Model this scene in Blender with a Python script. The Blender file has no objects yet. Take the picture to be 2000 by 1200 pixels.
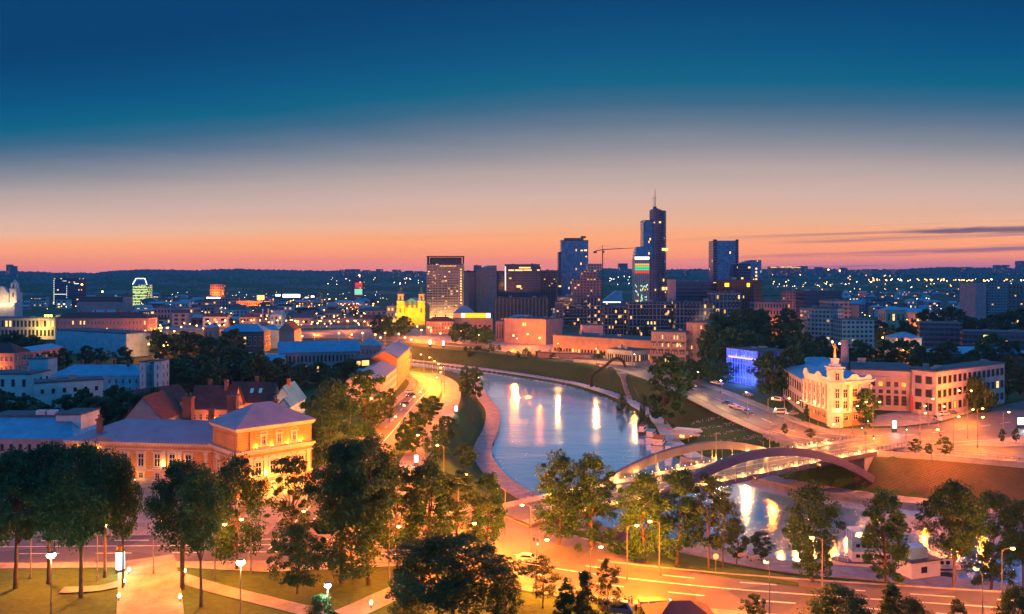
import bpy, math, random
import numpy as np
from mathutils import Vector, Matrix
SC = bpy.context.scene
random.seed(7)
PI = math.pi

# ------------------------------------------------------------------ camera
H = 50.0          # eye height above the streets, metres
F = 1600.0        # focal length in photo pixels (2000 wide)
HZ = 545.0        # horizon row
cam = bpy.data.cameras.new("camera")
cam.sensor_width = 36.0
cam.lens = 36.0 * F / 2000.0
cam.shift_y = -(600.0 - HZ) / 2000.0
cam.clip_start = 1.0
cam.clip_end = 30000.0
cam_o = bpy.data.objects.new("camera", cam)
SC.collection.objects.link(cam_o)
cam_o.location = (0, 0, H)
cam_o.rotation_euler = (PI / 2, 0, 0)
SC.camera = cam_o

# ------------------------------------------------------------------ view and render
SC.view_settings.view_transform = 'Standard'
SC.view_settings.look = 'None'
SC.view_settings.exposure = 0.0
SC.view_settings.gamma = 1.0
cy = SC.cycles
cy.use_denoising = True
try:
    cy.denoiser = 'OPENIMAGEDENOISE'
    cy.denoising_prefilter = 'ACCURATE'
    cy.denoising_input_passes = 'RGB_ALBEDO_NORMAL'
except Exception:
    pass
cy.use_light_tree = True
cy.max_bounces = 5
cy.diffuse_bounces = 2
cy.glossy_bounces = 3
cy.transmission_bounces = 3
cy.volume_bounces = 0
cy.transparent_max_bounces = 8
cy.caustics_reflective = False
cy.caustics_refractive = False
cy.sample_clamp_indirect = 3.0
cy.sample_clamp_direct = 0.0

# ------------------------------------------------------------------ sky
def lin(c):
    return tuple((v / 255.0 / 12.92) if v / 255.0 <= 0.04045 else ((v / 255.0 + 0.055) / 1.055) ** 2.4 for v in c) + (1.0,)

world = bpy.data.worlds.new("World")
SC.world = world
world.use_nodes = True
wt = world.node_tree
for n in list(wt.nodes):
    wt.nodes.remove(n)

class NT:
    """tiny helper to wire shader nodes"""
    def __init__(s, tree):
        s.t = tree
    def n(s, typ, **kw):
        nd = s.t.nodes.new(typ)
        for k, v in kw.items():
            setattr(nd, k, v)
        return nd
    def set(s, sock, v):
        if hasattr(v, 'is_output') or isinstance(v, bpy.types.NodeSocket):
            s.t.links.new(v, sock)
        else:
            sock.default_value = v
    def m(s, op, a, b=0.0, c=0.0, clamp=False):
        nd = s.n('ShaderNodeMath', operation=op, use_clamp=clamp)
        s.set(nd.inputs[0], a); s.set(nd.inputs[1], b); s.set(nd.inputs[2], c)
        return nd.outputs[0]
    def mr(s, v, a, b, c=0.0, d=1.0, smooth=False):
        nd = s.n('ShaderNodeMapRange')
        if smooth: nd.interpolation_type = 'SMOOTHSTEP'
        s.set(nd.inputs['Value'], v)
        for k, x in zip(('From Min', 'From Max', 'To Min', 'To Max'), (a, b, c, d)):
            s.set(nd.inputs[k], x)
        return nd.outputs[0]
    def mix(s, f, a, b, mode='MIX'):
        nd = s.n('ShaderNodeMixRGB', blend_type=mode)
        s.set(nd.inputs[0], f); s.set(nd.inputs[1], a); s.set(nd.inputs[2], b)
        return nd.outputs[0]
    def ramp(s, v, stops, interp='LINEAR'):
        nd = s.n('ShaderNodeValToRGB')
        nd.color_ramp.interpolation = interp
        el = nd.color_ramp.elements
        while len(el) < len(stops):
            el.new(0.5)
        for e, (p, c) in zip(el, stops):
            e.position = p
            e.color = c if len(c) == 4 else tuple(c) + (1.0,)
        s.set(nd.inputs[0], v)
        return nd.outputs[0]
    def noise(s, vec, scale, detail=3.0, rough=0.5, dist=0.0):
        nd = s.n('ShaderNodeTexNoise')
        s.set(nd.inputs['Vector'], vec)
        nd.inputs['Scale'].default_value = scale
        nd.inputs['Detail'].default_value = detail
        nd.inputs['Roughness'].default_value = rough
        nd.inputs['Distortion'].default_value = dist
        return nd.outputs[0]
    def comb(s, x, y, z):
        nd = s.n('ShaderNodeCombineXYZ')
        s.set(nd.inputs[0], x); s.set(nd.inputs[1], y); s.set(nd.inputs[2], z)
        return nd.outputs[0]
    def sep(s, v):
        nd = s.n('ShaderNodeSeparateXYZ')
        s.set(nd.inputs[0], v)
        return nd.outputs

W = NT(wt)
tc = W.n('ShaderNodeTexCoord')
x_, y_, z_ = W.sep(tc.outputs['Generated'])
r_ = W.m('SQRT', W.m('ADD', W.m('MULTIPLY', x_, x_), W.m('MULTIPLY', y_, y_)))
t_ = W.m('DIVIDE', z_, W.m('MAXIMUM', r_, 0.001))          # tangent of the elevation
az_ = W.m('ARCTAN2', x_, y_)                                # 0 towards the sunset
azc = W.m('MAXIMUM', W.m('MINIMUM', az_, 0.8), -0.8)
k_ = W.m('ADD', 1.0, W.m('ADD', W.m('MULTIPLY', azc, -0.31), W.m('MULTIPLY', W.m('MULTIPLY', azc, azc), 1.05)))
wisp = W.noise(W.comb(W.m('MULTIPLY', az_, 2.2), W.m('MULTIPLY', W.m('ADD', t_, W.m('MULTIPLY', az_, 0.03)), 26.0), 1.3), 1.0, 5.0, 0.6, 0.5)
tk = W.m('ADD', W.m('MULTIPLY', t_, k_), W.m('MULTIPLY', W.m('SUBTRACT', wisp, 0.5), 0.016))
def tp(py): return max(0.0, (HZ - py) / 1600.0 / 0.4)
stops = [(545, (200, 120, 146)), (518, (238, 136, 118)), (503, (252, 148, 108)), (484, (255, 160, 110)), (462, (254, 170, 116)),
         (432, (238, 184, 152)), (385, (216, 182, 170)), (337, (186, 168, 164)), (294, (143, 144, 153)), (250, (98, 120, 143)),
         (214, (56, 106, 136)), (174, (6, 99, 134)), (112, (0, 85, 129)), (40, (0, 72, 119)), (-20, (0, 65, 112))]
warm = W.ramp(W.m('DIVIDE', tk, 0.4), [(tp(p), lin(c)) for p, c in stops])
lift = W.mr(t_, 0.0, 0.075, 1.34, 1.0)
warm = W.mix(1.0, warm, W.comb(lift, lift, lift), 'MULTIPLY')
# thin streaks of cloud low over the sunset
cv = W.comb(W.m('MULTIPLY', az_, 2.6), W.m('MULTIPLY', W.m('ADD', t_, W.m('MULTIPLY', az_, -0.02)), 120.0), 3.1)
cn = W.noise(cv, 1.0, 4.0, 0.55, 0.4)
cm = W.mr(cn, 0.49, 0.68, 0, 1, True)
cm = W.m('MULTIPLY', cm, W.mr(t_, 0.075, 0.045, 0, 1, True))
cm = W.m('MULTIPLY', cm, W.mr(az_, 0.15, 0.5, 0.05, 0.85, True))
warm = W.mix(W.m('MULTIPLY', cm, 0.9), warm, lin((128, 96, 142)))
cn2 = W.noise(W.comb(W.m('MULTIPLY', az_, 9.0), W.m('MULTIPLY', t_, 60.0), 7.7), 1.0, 4.0, 0.6, 0.3)
bd = W.m('SUBTRACT', 1.0, W.m('DIVIDE', W.m('ABSOLUTE', W.m('SUBTRACT', t_, W.m('ADD', 0.0515, W.m('MULTIPLY', W.m('SUBTRACT', cn2, 0.5), 0.012)))), 0.0042))
bd = W.m('MULTIPLY', W.m('MAXIMUM', bd, 0.0), W.mr(az_, 0.42, 0.5, 0, 1.6, True), clamp=True)
warm = W.mix(W.m('MULTIPLY', bd, 0.85), warm, lin((88, 84, 120)))
haze_lo = W.m('MULTIPLY', W.mr(az_, 0.1, 0.5, 0, 0.75, True), W.mr(t_, 0.028, 0.004, 0, 1, True))
warm = W.mix(haze_lo, warm, lin((142, 112, 168)))
# overhead and the darker half of the sky behind the viewer
zen = W.mix(W.mr(t_, 0.345, 0.5, 0, 1, True), warm, (0.12, 0.46, 1.02, 1))
zen = W.mix(W.mr(t_, 0.55, 1.1, 0, 1, True), zen, (0.025, 0.23, 0.62, 1))
back = W.ramp(W.m('DIVIDE', t_, 1.2), [(0.0, (0.10, 0.25, 0.52, 1)), (0.25, (0.045, 0.31, 0.72, 1)), (0.9, (0.02, 0.20, 0.55, 1))])
fb = W.mr(W.m('ABSOLUTE', az_), 0.75, 1.9, 0, 1, True)
skyc = W.mix(fb, zen, back)
nish = W.n('ShaderNodeTexSky')
nish.sky_type = 'NISHITA'
nish.sun_disc = False
nish.sun_elevation = math.radians(0.6)
nish.sun_rotation = math.radians(6.0)
skyc = W.mix(0.0015, skyc, nish.outputs[0], 'ADD')
bg = W.n('ShaderNodeBackground')
bg.inputs['Strength'].default_value = 1.0
wt.links.new(skyc, bg.inputs['Color'])
wo = W.n('ShaderNodeOutputWorld')
wt.links.new(bg.outputs[0], wo.inputs['Surface'])

# ------------------------------------------------------------------ placing
def yb(py, z=0.0):
    """distance of a point at height z seen in row py"""
    return (H - z) * F / (py - HZ)
def gp(px, py, z=0.0):
    y = yb(py, z)
    return ((px - 1000.0) * y / F, y)
def xa(px, y):
    return (px - 1000.0) * y / F
def za(py, y):
    return H - (py - HZ) * y / F

# ------------------------------------------------------------------ materials
MATS = {}
def newmat(name):
    m = bpy.data.materials.new(name)
    m.use_nodes = True
    t = m.node_tree
    for n in list(t.nodes):
        t.nodes.remove(n)
    return m, NT(t)
def out(N, sh):
    o = N.n('ShaderNodeOutputMaterial')
    N.t.links.new(sh, o.inputs['Surface'])
def principled(N, col, rough=0.7, metal=0.0, spec=0.4, normal=None):
    p = N.n('ShaderNodeBsdfPrincipled')
    N.set(p.inputs['Base Color'], col)
    N.set(p.inputs['Roughness'], rough)
    N.set(p.inputs['Metallic'], metal)
    p.inputs['Specular IOR Level'].default_value = spec
    if normal is not None:
        N.t.links.new(normal, p.inputs['Normal'])
    return p
def bump(N, h, strength=0.4, dist=0.1):
    b = N.n('ShaderNodeBump')
    b.inputs['Strength'].default_value = strength
    b.inputs['Distance'].default_value = dist
    N.set(b.inputs['Height'], h)
    return b.outputs[0]
def c4(c): return tuple(c) + (1.0,)

def mat(name, col, rough=0.75, var=0.22, scale=0.35, metal=0.0, spec=0.35, bmp=0.25, seams=0.0, rows=0.0, world_space=False):
    """plain material with worn variation; seams = standing seams across U every n metres, rows = courses along V"""
    if name in MATS: return MATS[name]
    m, N = newmat(name)
    tcn = N.n('ShaderNodeTexCoord')
    if world_space:
        g = N.n('ShaderNodeNewGeometry'); vec = g.outputs['Position']
    else:
        vec = tcn.outputs['Object']
    n1 = N.noise(vec, scale, 5.0, 0.6)
    n2 = N.noise(vec, scale * 9.0, 3.0, 0.6)
    f = N.m('ADD', N.m('MULTIPLY', n1, 0.7), N.m('MULTIPLY', n2, 0.3))
    lo = c4([c * (1 - var * 1.6) for c in col]); hi = c4([min(1, c * (1 + var * 1.4)) for c in col])
    colr = N.mix(N.mr(f, 0.3, 0.7), lo, hi)
    hgt = n2
    if seams or rows:
        u, v, _ = N.sep(tcn.outputs['UV'])
        ln = 0.0
        if seams:
            fr = N.m('FRACT', N.m('DIVIDE', u, seams))
            ln = N.m('LESS_THAN', fr, 0.16)
        if rows:
            fr2 = N.m('LESS_THAN', N.m('FRACT', N.m('DIVIDE', v, rows)), 0.18)
            ln = N.m('MAXIMUM', ln, fr2)
        colr = N.mix(N.m('MULTIPLY', ln, 0.45), colr, c4([c * 0.45 for c in col]))
        hgt = N.m('ADD', N.m('MULTIPLY', n2, 0.3), ln)
    p = principled(N, colr, rough, metal, spec, bump(N, hgt, bmp, 0.08) if bmp else None)
    out(N, p.outputs[0])
    MATS[name] = m
    return m

def worn_asphalt():
    m, N = newmat('asphalt')
    g = N.n('ShaderNodeNewGeometry'); pos = g.outputs['Position']
    v = N.n('ShaderNodeTexVoronoi'); v.inputs['Scale'].default_value = 0.11; N.t.links.new(pos, v.inputs['Vector'])
    _, pr, _ = N.sep(v.outputs['Color'])
    n1 = N.noise(pos, 0.05, 5.0, 0.65, 1.0); n2 = N.noise(pos, 1.6, 4.0, 0.7)
    e = N.n('ShaderNodeTexVoronoi', feature='DISTANCE_TO_EDGE'); e.inputs['Scale'].default_value = 0.11; N.t.links.new(pos, e.inputs['Vector'])
    crack = N.mr(e.outputs['Distance'], 0.0, 0.02, 0.86, 1.0)
    f = N.m('ADD', N.m('MULTIPLY', n1, 0.6), N.m('ADD', N.m('MULTIPLY', n2, 0.2), N.m('MULTIPLY', pr, 0.22)))
    col = N.mix(N.mr(f, 0.32, 0.72), (0.045, 0.045, 0.05, 1), (0.15, 0.143, 0.138, 1))
    col = N.mix(1.0, col, N.comb(crack, crack, crack), 'MULTIPLY')
    out(N, principled(N, col, N.mr(n1, 0.3, 0.7, 0.45, 0.7), 0, 0.5, bump(N, n2, 0.15, 0.05)).outputs[0])
    return m
def glow(name, col, strength, sample=False):
    if name in MATS: return MATS[name]
    m, N = newmat(name)
    e = N.n('ShaderNodeEmission')
    e.inputs['Color'].default_value = c4(col)
    e.inputs['Strength'].default_value = strength
    out(N, e.outputs[0])
    try: m.cycles.emission_sampling = 'AUTO' if sample else 'NONE'
    except Exception: pass
    MATS[name] = m
    return m

def facade(name, wall, glass, cw=3.0, ch=3.2, ww=0.6, wh=0.55, litp=0.06, litc=(1.0, 0.55, 0.16), lits=2.5, grough=0.12, wrough=0.7, wmetal=0.0, litrow=0.0):
    """curtain wall / window grid measured in metres (UV), some cells lit from inside"""
    if name in MATS: return MATS[name]
    m, N = newmat(name)
    tcn = N.n('ShaderNodeTexCoord')
    u, v, _ = N.sep(tcn.outputs['UV'])
    us = N.m('DIVIDE', u, cw); vs = N.m('DIVIDE', v, ch)
    fu = N.m('FRACT', us); fv = N.m('FRACT', vs)
    iu = N.m('FLOOR', us); iv = N.m('FLOOR', vs)
    a = N.m('LESS_THAN', N.m('ABSOLUTE', N.m('SUBTRACT', fu, 0.5)), ww / 2)
    b = N.m('LESS_THAN', N.m('ABSOLUTE', N.m('SUBTRACT', fv, 0.5)), wh / 2)
    mask = N.m('MULTIPLY', a, b)
    wn = N.n('ShaderNodeTexWhiteNoise', noise_dimensions='3D')
    oi = N.n('ShaderNodeObjectInfo')
    N.t.links.new(N.comb(iu, iv, N.m('MULTIPLY', oi.outputs['Random'], 50.0)), wn.inputs['Vector'])
    rnd = wn.outputs['Value']
    wr = N.n('ShaderNodeTexWhiteNoise', noise_dimensions='2D')
    N.t.links.new(N.comb(iv, N.m('FLOOR', N.m('DIVIDE', us, 7.0)), 0.0), wr.inputs['Vector'])
    lit = N.m('LESS_THAN', rnd, litp)
    if litrow:
        lit = N.m('MAXIMUM', lit, N.m('LESS_THAN', wr.outputs['Value'], litrow))
    lit = N.m('MULTIPLY', lit, mask)
    n1 = N.noise(tcn.outputs['Object'], 0.15, 4.0, 0.6)
    wc = N.mix(N.mr(n1, 0.3, 0.7), c4([c * 0.75 for c in wall]), c4([min(1, c * 1.2) for c in wall]))
    gc = N.mix(N.mr(rnd, 0, 1), c4([c * 0.6 for c in glass]), c4([min(1, c * 1.3) for c in glass]))
    pw = principled(N, wc, wrough, wmetal, 0.3)
    pg = principled(N, gc, N.mr(wr.outputs['Value'], 0, 1, grough, grough + 0.1), 0.35, 0.8)
    em = N.n('ShaderNodeEmission')
    em.inputs['Color'].default_value = c4(litc)
    N.set(em.inputs['Strength'], N.mr(wn.outputs['Value'], 0, max(litp, 0.01), lits * 0.35, lits))
    s1 = N.n('ShaderNodeMixShader'); s2 = N.n('ShaderNodeMixShader')
    N.t.links.new(mask, s1.inputs[0]); N.t.links.new(pw.outputs[0], s1.inputs[1]); N.t.links.new(pg.outputs[0], s1.inputs[2])
    N.t.links.new(lit, s2.inputs[0]); N.t.links.new(s1.outputs[0], s2.inputs[1]); N.t.links.new(em.outputs[0], s2.inputs[2])
    out(N, s2.outputs[0])
    try: m.cycles.emission_sampling = 'NONE'
    except Exception: pass
    MATS[name] = m
    return m

def leafmat(name, a, b, trans=0.35):
    if name in MATS: return MATS[name]
    m, N = newmat(name)
    g = N.n('ShaderNodeNewGeometry'); oi = N.n('ShaderNodeObjectInfo')
    tcn = N.n('ShaderNodeTexCoord')
    n1 = N.noise(tcn.outputs['Object'], 0.35, 3.0, 0.6)
    f = N.m('ADD', N.m('MULTIPLY', g.outputs['Random Per Island'], 0.45), N.m('MULTIPLY', n1, 0.6))
    f = N.m('ADD', f, N.m('MULTIPLY', N.m('SUBTRACT', oi.outputs['Random'], 0.5), 0.35))
    col = N.mix(N.mr(f, 0.15, 0.9), c4(a), c4(b))
    p = principled(N, col, 0.55, 0.0, 0.35)
    tr = N.n('ShaderNodeBsdfTranslucent')
    N.t.links.new(col, tr.inputs['Color'])
    mx = N.n('ShaderNodeMixShader')
    mx.inputs[0].default_value = trans
    N.t.links.new(p.outputs[0], mx.inputs[1]); N.t.links.new(tr.outputs[0], mx.inputs[2])
    out(N, mx.outputs[0])
    MATS[name] = m
    return m

LEAF = leafmat('leaves_dark', (0.013, 0.060, 0.022), (0.040, 0.135, 0.038), 0.28)
LEAFY = leafmat('leaves_olive', (0.018, 0.055, 0.017), (0.048, 0.115, 0.03), 0.3)
BARK = mat('bark', (0.10, 0.075, 0.055), 0.9, 0.35, 2.0)
ASPH = worn_asphalt()
PAVE = mat('paving', (0.24, 0.22, 0.20), 0.75, 0.3, 0.25, world_space=True, bmp=0.1)
PAVE2 = mat('pale_paving', (0.30, 0.275, 0.25), 0.75, 0.3, 0.3, world_space=True, bmp=0.1)
KERB = mat('kerb_stone', (0.30, 0.29, 0.27), 0.8)
PAINT = mat('road_paint', (0.72, 0.72, 0.70), 0.6, 0.1, 1.0, bmp=0)
CONC = mat('concrete', (0.28, 0.27, 0.27), 0.8)
STONE = mat('quay_stone', (0.27, 0.24, 0.26), 0.75, 0.3, 0.4, world_space=True)
SHEET_BLUE = mat('blue_sheet_metal', (0.08, 0.34, 0.52), 0.42, 0.18, 0.4, 0.3, 0.5, 0.4, seams=0.9)
SHEET_GREY = mat('grey_sheet_metal', (0.30, 0.33, 0.40), 0.42, 0.18, 0.4, 0.3, 0.5, 0.4, seams=0.7)
SHEET_DARK = mat('dark_roof_felt', (0.07, 0.085, 0.11), 0.7, 0.25, 0.3)
TILE = mat('red_roof_tile', (0.105, 0.042, 0.04), 0.75, 0.3, 0.6, rows=0.4)
METAL = mat('dark_metal', (0.05, 0.05, 0.055), 0.45, 0.15, 1.0, 0.6, bmp=0)
STEEL = mat('grey_steel', (0.32, 0.33, 0.36), 0.4, 0.12, 0.5, 0.5, bmp=0.05)
WHITEP = mat('white_paint', (0.72, 0.72, 0.72), 0.5, 0.08, 1.0, bmp=0)
GLASSD = mat('dark_glass', (0.02, 0.03, 0.045), 0.12, 0.3, 0.5, 0.0, 0.8, bmp=0)
WARM = glow('warm_window_light', (1.0, 0.52, 0.13), 2.6)
WARM2 = glow('amber_window_light', (1.0, 0.40, 0.07), 1.6)
COOL = glow('white_light', (0.9, 0.95, 1.0), 5.0)
def plaster(name, c, **k): return mat('plaster_' + name, c, 0.85, k.pop('var', 0.2), 0.25, bmp=0.15, **k)
P_OCHRE = plaster('ochre', (0.50, 0.25, 0.085), var=0.26, rows=0.62)
P_PINK = plaster('pink', (0.38, 0.25, 0.25))
P_WHITE = plaster('white', (0.50, 0.56, 0.60))
P_CREAM = plaster('cream', (0.55, 0.46, 0.36))
P_GREY = plaster('grey', (0.30, 0.30, 0.33))
P_BLUE = plaster('bluegrey', (0.24, 0.50, 0.64))
P_BROWN = plaster('brown', (0.20, 0.13, 0.11))
P_MAUVE = plaster('mauve', (0.38, 0.29, 0.33))
P_DARK = plaster('dark', (0.10, 0.10, 0.12))
BRICK = mat('red_brick', (0.17, 0.085, 0.07), 0.85, 0.25, 0.5, rows=0.3)
P_SHELL = plaster('shell', (0.50, 0.41, 0.39))
P_YEL = plaster('yellow', (0.70, 0.40, 0.08))

# ------------------------------------------------------------------ mesh builder
class MB:
    def __init__(s, T=None):
        s.v = []; s.f = []; s.mi = []; s.T = T
    def pt(s, p):
        s.v.append(p); return len(s.v) - 1
    def face(s, pts, mi=0):
        i = len(s.v); s.v.extend(pts); s.f.append(tuple(range(i, i + len(pts)))); s.mi.append(mi)
    def box(s, x0, x1, y0, y1, z0, z1, mi=0):
        i = len(s.v)
        s.v += [(x0, y0, z0), (x1, y0, z0), (x1, y1, z0), (x0, y1, z0), (x0, y0, z1), (x1, y0, z1), (x1, y1, z1), (x0, y1, z1)]
        for q in ((0, 3, 2, 1), (4, 5, 6, 7), (0, 1, 5, 4), (1, 2, 6, 5), (2, 3, 7, 6), (3, 0, 4, 7)):
            s.f.append(tuple(i + k for k in q)); s.mi.append(mi)
    def prism(s, poly, z0, z1, mi=0, top=None):
        n = len(poly); i = len(s.v)
        s.v += [(p[0], p[1], z0) for p in poly] + [((q[0], q[1], z1)) for q in (top or poly)]
        s.f.append(tuple(i + k for k in reversed(range(n)))); s.mi.append(mi)
        s.f.append(tuple(i + n + k for k in range(n))); s.mi.append(mi)
        for k in range(n):
            l = (k + 1) % n
            s.f.append((i + k, i + l, i + n + l, i + n + k)); s.mi.append(mi)
    def lathe(s, prof, n=12, c=(0, 0, 0), mi=0):
        i = len(s.v)
        for r, z in prof:
            for k in range(n):
                a = 2 * PI * k / n
                s.v.append((c[0] + r * math.cos(a), c[1] + r * math.sin(a), c[2] + z))
        for j in range(len(prof) - 1):
            for k in range(n):
                l = (k + 1) % n
                s.f.append((i + j * n + k, i + j * n + l, i + (j + 1) * n + l, i + (j + 1) * n + k)); s.mi.append(mi)
        s.f.append(tuple(i + k for k in reversed(range(n)))); s.mi.append(mi)
        s.f.append(tuple(i + (len(prof) - 1) * n + k for k in range(n))); s.mi.append(mi)
    def tube(s, pts, rad, n=8, mi=0):
        pts = [Vector(p) for p in pts]
        if not hasattr(rad, '__len__'): rad = [rad] * len(pts)
        i = len(s.v); up = None
        for j, p in enumerate(pts):
            d = (pts[min(j + 1, len(pts) - 1)] - pts[max(j - 1, 0)]).normalized()
            if up is None:
                up = Vector((0, 0, 1)) if abs(d.z) < 0.9 else Vector((1, 0, 0))
            a = d.cross(up).normalized(); b = d.cross(a).normalized(); up = a.cross(d) if False else up
            for k in range(n):
                q = p + (a * math.cos(2 * PI * k / n) + b * math.sin(2 * PI * k / n)) * rad[j]
                s.v.append(tuple(q))
        for j in range(len(pts) - 1):
            for k in range(n):
                l = (k + 1) % n
                s.f.append((i + j * n + k, i + (j + 1) * n + k, i + (j + 1) * n + l, i + j * n + l)); s.mi.append(mi)
        s.f.append(tuple(i + k for k in range(n))); s.mi.append(mi)
        s.f.append(tuple(i + (len(pts) - 1) * n + k for k in reversed(range(n)))); s.mi.append(mi)
    def ball(s, c, r, n=10, mi=0, sz=1.0):
        s.lathe([(max(0.02 * r, r * math.sin(PI * j / n)), -r * sz * math.cos(PI * j / n)) for j in range(n + 1)], n + 2, c, mi)
    def mesh(s, name, mats, smooth=False):
        me = bpy.data.meshes.new(name)
        v = s.v
        if s.T is not None:
            v = [s.T(p) for p in v]
        me.from_pydata(v, [], s.f)
        ms = mats if isinstance(mats, (list, tuple)) else [mats]
        for m in ms: me.materials.append(m)
        me.polygons.foreach_set('material_index', s.mi)
        if smooth: me.polygons.foreach_set('use_smooth', [True] * len(s.f))
        me.update()
        # UVs in metres: u along the face, v up (or x, y on flat faces)
        uv = me.uv_layers.new(name='UVMap')
        co = np.array(v, dtype=float).reshape(-1, 3)
        loops = np.empty(len(me.loops), dtype=np.int32); me.loops.foreach_get('vertex_index', loops)
        nor = np.empty(len(me.polygons) * 3); me.polygons.foreach_get('normal', nor); nor = nor.reshape(-1, 3)
        tot = np.empty(len(me.polygons), dtype=np.int32); me.polygons.foreach_get('loop_total', tot)
        ln = np.repeat(nor, tot, axis=0); lp = co[loops]
        hx = np.stack([-ln[:, 1], ln[:, 0]], axis=1); hl = np.linalg.norm(hx, axis=1)
        flat = hl < 0.05
        hx = np.where(flat[:, None], [1.0, 0.0], hx / np.maximum(hl, 1e-6)[:, None])
        u = lp[:, 0] * hx[:, 0] + lp[:, 1] * hx[:, 1]
        vv = np.where(flat, lp[:, 1], lp[:, 2] / np.maximum(hl, 0.25))
        uv.data.foreach_set('uv', np.stack([u, vv], axis=1).ravel())
        return me
    def build(s, name, mats, parent=None, smooth=False):
        o = bpy.data.objects.new(name, s.mesh(name, mats, smooth))
        SC.collection.objects.link(o)
        if parent is not None: o.parent = parent
        return o

def tag(o, label=None, cat=None, group=None, kind=None):
    if label: o['label'] = label
    if cat: o['category'] = cat
    if group: o['group'] = group
    if kind: o['kind'] = kind
    return o
def thing(name, label, cat, loc=(0, 0, 0), rz=0.0, group=None):
    o = bpy.data.objects.new(name, None)
    o.empty_display_size = 0.5
    SC.collection.objects.link(o)
    o.location = loc; o.rotation_euler = (0, 0, rz)
    return tag(o, label, cat, group)
def inst(name, me, parent, loc=(0, 0, 0), scale=(1, 1, 1), rz=0.0):
    o = bpy.data.objects.new(name, me)
    SC.collection.objects.link(o)
    o.parent = parent; o.location = loc; o.scale = scale; o.rotation_euler = (0, 0, rz)
    return o
def kids(o): return [c for c in o.children]
def dup(root, loc, rz=0.0, label=None, group=None, scale=None):
    r = root.copy(); SC.collection.objects.link(r)
    r.location = loc; r.rotation_euler = (0, 0, rz)
    if scale is not None: r.scale = scale
    if label: r['label'] = label
    if group: r['group'] = group
    for ch in kids(root):
        c = ch.copy(); SC.collection.objects.link(c); c.parent = r
        for g in kids(ch):
            d = g.copy(); SC.collection.objects.link(d); d.parent = c
    return r
def soften(l, smooth):
    """street lanterns throw their light outwards: dim right below, even further off"""
    l.use_nodes = True
    N = NT(l.node_tree)
    e = [n for n in l.node_tree.nodes if n.type == 'EMISSION'][0]
    f = N.n('ShaderNodeLightFalloff'); f.inputs['Strength'].default_value = 1.0; f.inputs['Smooth'].default_value = smooth
    l.node_tree.links.new(f.outputs['Quadratic'], e.inputs['Strength'])
def point(parent, loc, col, power, rad=0.25, name='light', smooth=0.0):
    key = ('L', tuple(col), power, rad, smooth)
    if key not in MATS:
        l = bpy.data.lights.new(name, 'POINT'); l.color = col; l.energy = power; l.shadow_soft_size = rad
        if smooth: soften(l, smooth)
        MATS[key] = l
    o = bpy.data.objects.new(name, MATS[key]); SC.collection.objects.link(o)
    o.parent = parent; o.location = loc
    return o
def spot(parent, loc, target, col, power, ang=70, rad=0.2, blend=0.6):
    l = bpy.data.lights.new('spot', 'SPOT'); l.color = col; l.energy = power; l.shadow_soft_size = rad
    l.spot_size = math.radians(ang); l.spot_blend = blend
    o = bpy.data.objects.new('spot', l); SC.collection.objects.link(o)
    o.parent = parent; o.location = loc
    o.rotation_euler = (Vector(target) - Vector(loc)).to_track_quat('-Z', 'Y').to_euler()
    return o
def spline(pts, sub=6):
    p = [Vector(q) for q in pts]
    res = []
    for i in range(len(p) - 1):
        a = p[max(i - 1, 0)]; b = p[i]; c = p[i + 1]; d = p[min(i + 2, len(p) - 1)]
        for k in range(sub):
            t = k / sub
            res.append(0.5 * ((2 * b) + (c - a) * t + (2 * a - 5 * b + 4 * c - d) * t * t + (3 * b - a - 3 * c + d) * t ** 3))
    res.append(p[-1])
    return res

# ------------------------------------------------------------------ ground, river banks, water
WZ = -10.0
def wl(pts, z): return [gp(x, y, z) for x, y in pts]
RT = wl([(-1500, 632), (-400, 642), (400, 653), (600, 663), (800, 677), (1000, 695), (1180, 720), (1250, 742), (1350, 778), (1420, 812), (1490, 852), (1550, 874), (1640, 883), (1720, 889), (1850, 897), (2000, 911), (2300, 945), (2900, 1010)], 0)
RW = wl([(-1500, 656), (-400, 668), (400, 683), (600, 694), (800, 708), (880, 718), (1000, 735), (1100, 752), (1180, 776), (1232, 803), (1265, 832), (1284, 868), (1330, 902), (1400, 925), (1460, 940), (1560, 963), (1700, 986), (1830, 1001), (2000, 1025), (2300, 1070), (2900, 1160)], WZ)
LT = wl([(-1500, 655), (-400, 668), (400, 684), (600, 697), (790, 713), (860, 727), (895, 750), (905, 790), (885, 830), (868, 860), (878, 900), (930, 950), (985, 988), (1040, 1012), (1110, 1035), (1230, 1062), (1350, 1087), (1450, 1110), (1600, 1133), (1750, 1150), (2000, 1178), (2300, 1212), (2900, 1290)], 0)
LW = wl([(-1500, 666), (-400, 681), (400, 697), (600, 709), (800, 716), (870, 724), (935, 742), (952, 775), (975, 805), (975, 840), (960, 878), (966, 905), (992, 937), (1035, 966), (1110, 1012), (1200, 1042), (1330, 1065), (1450, 1090), (1560, 1107), (1700, 1119), (1850, 1137), (2000, 1154), (2300, 1192), (2900, 1265)], WZ)

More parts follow.
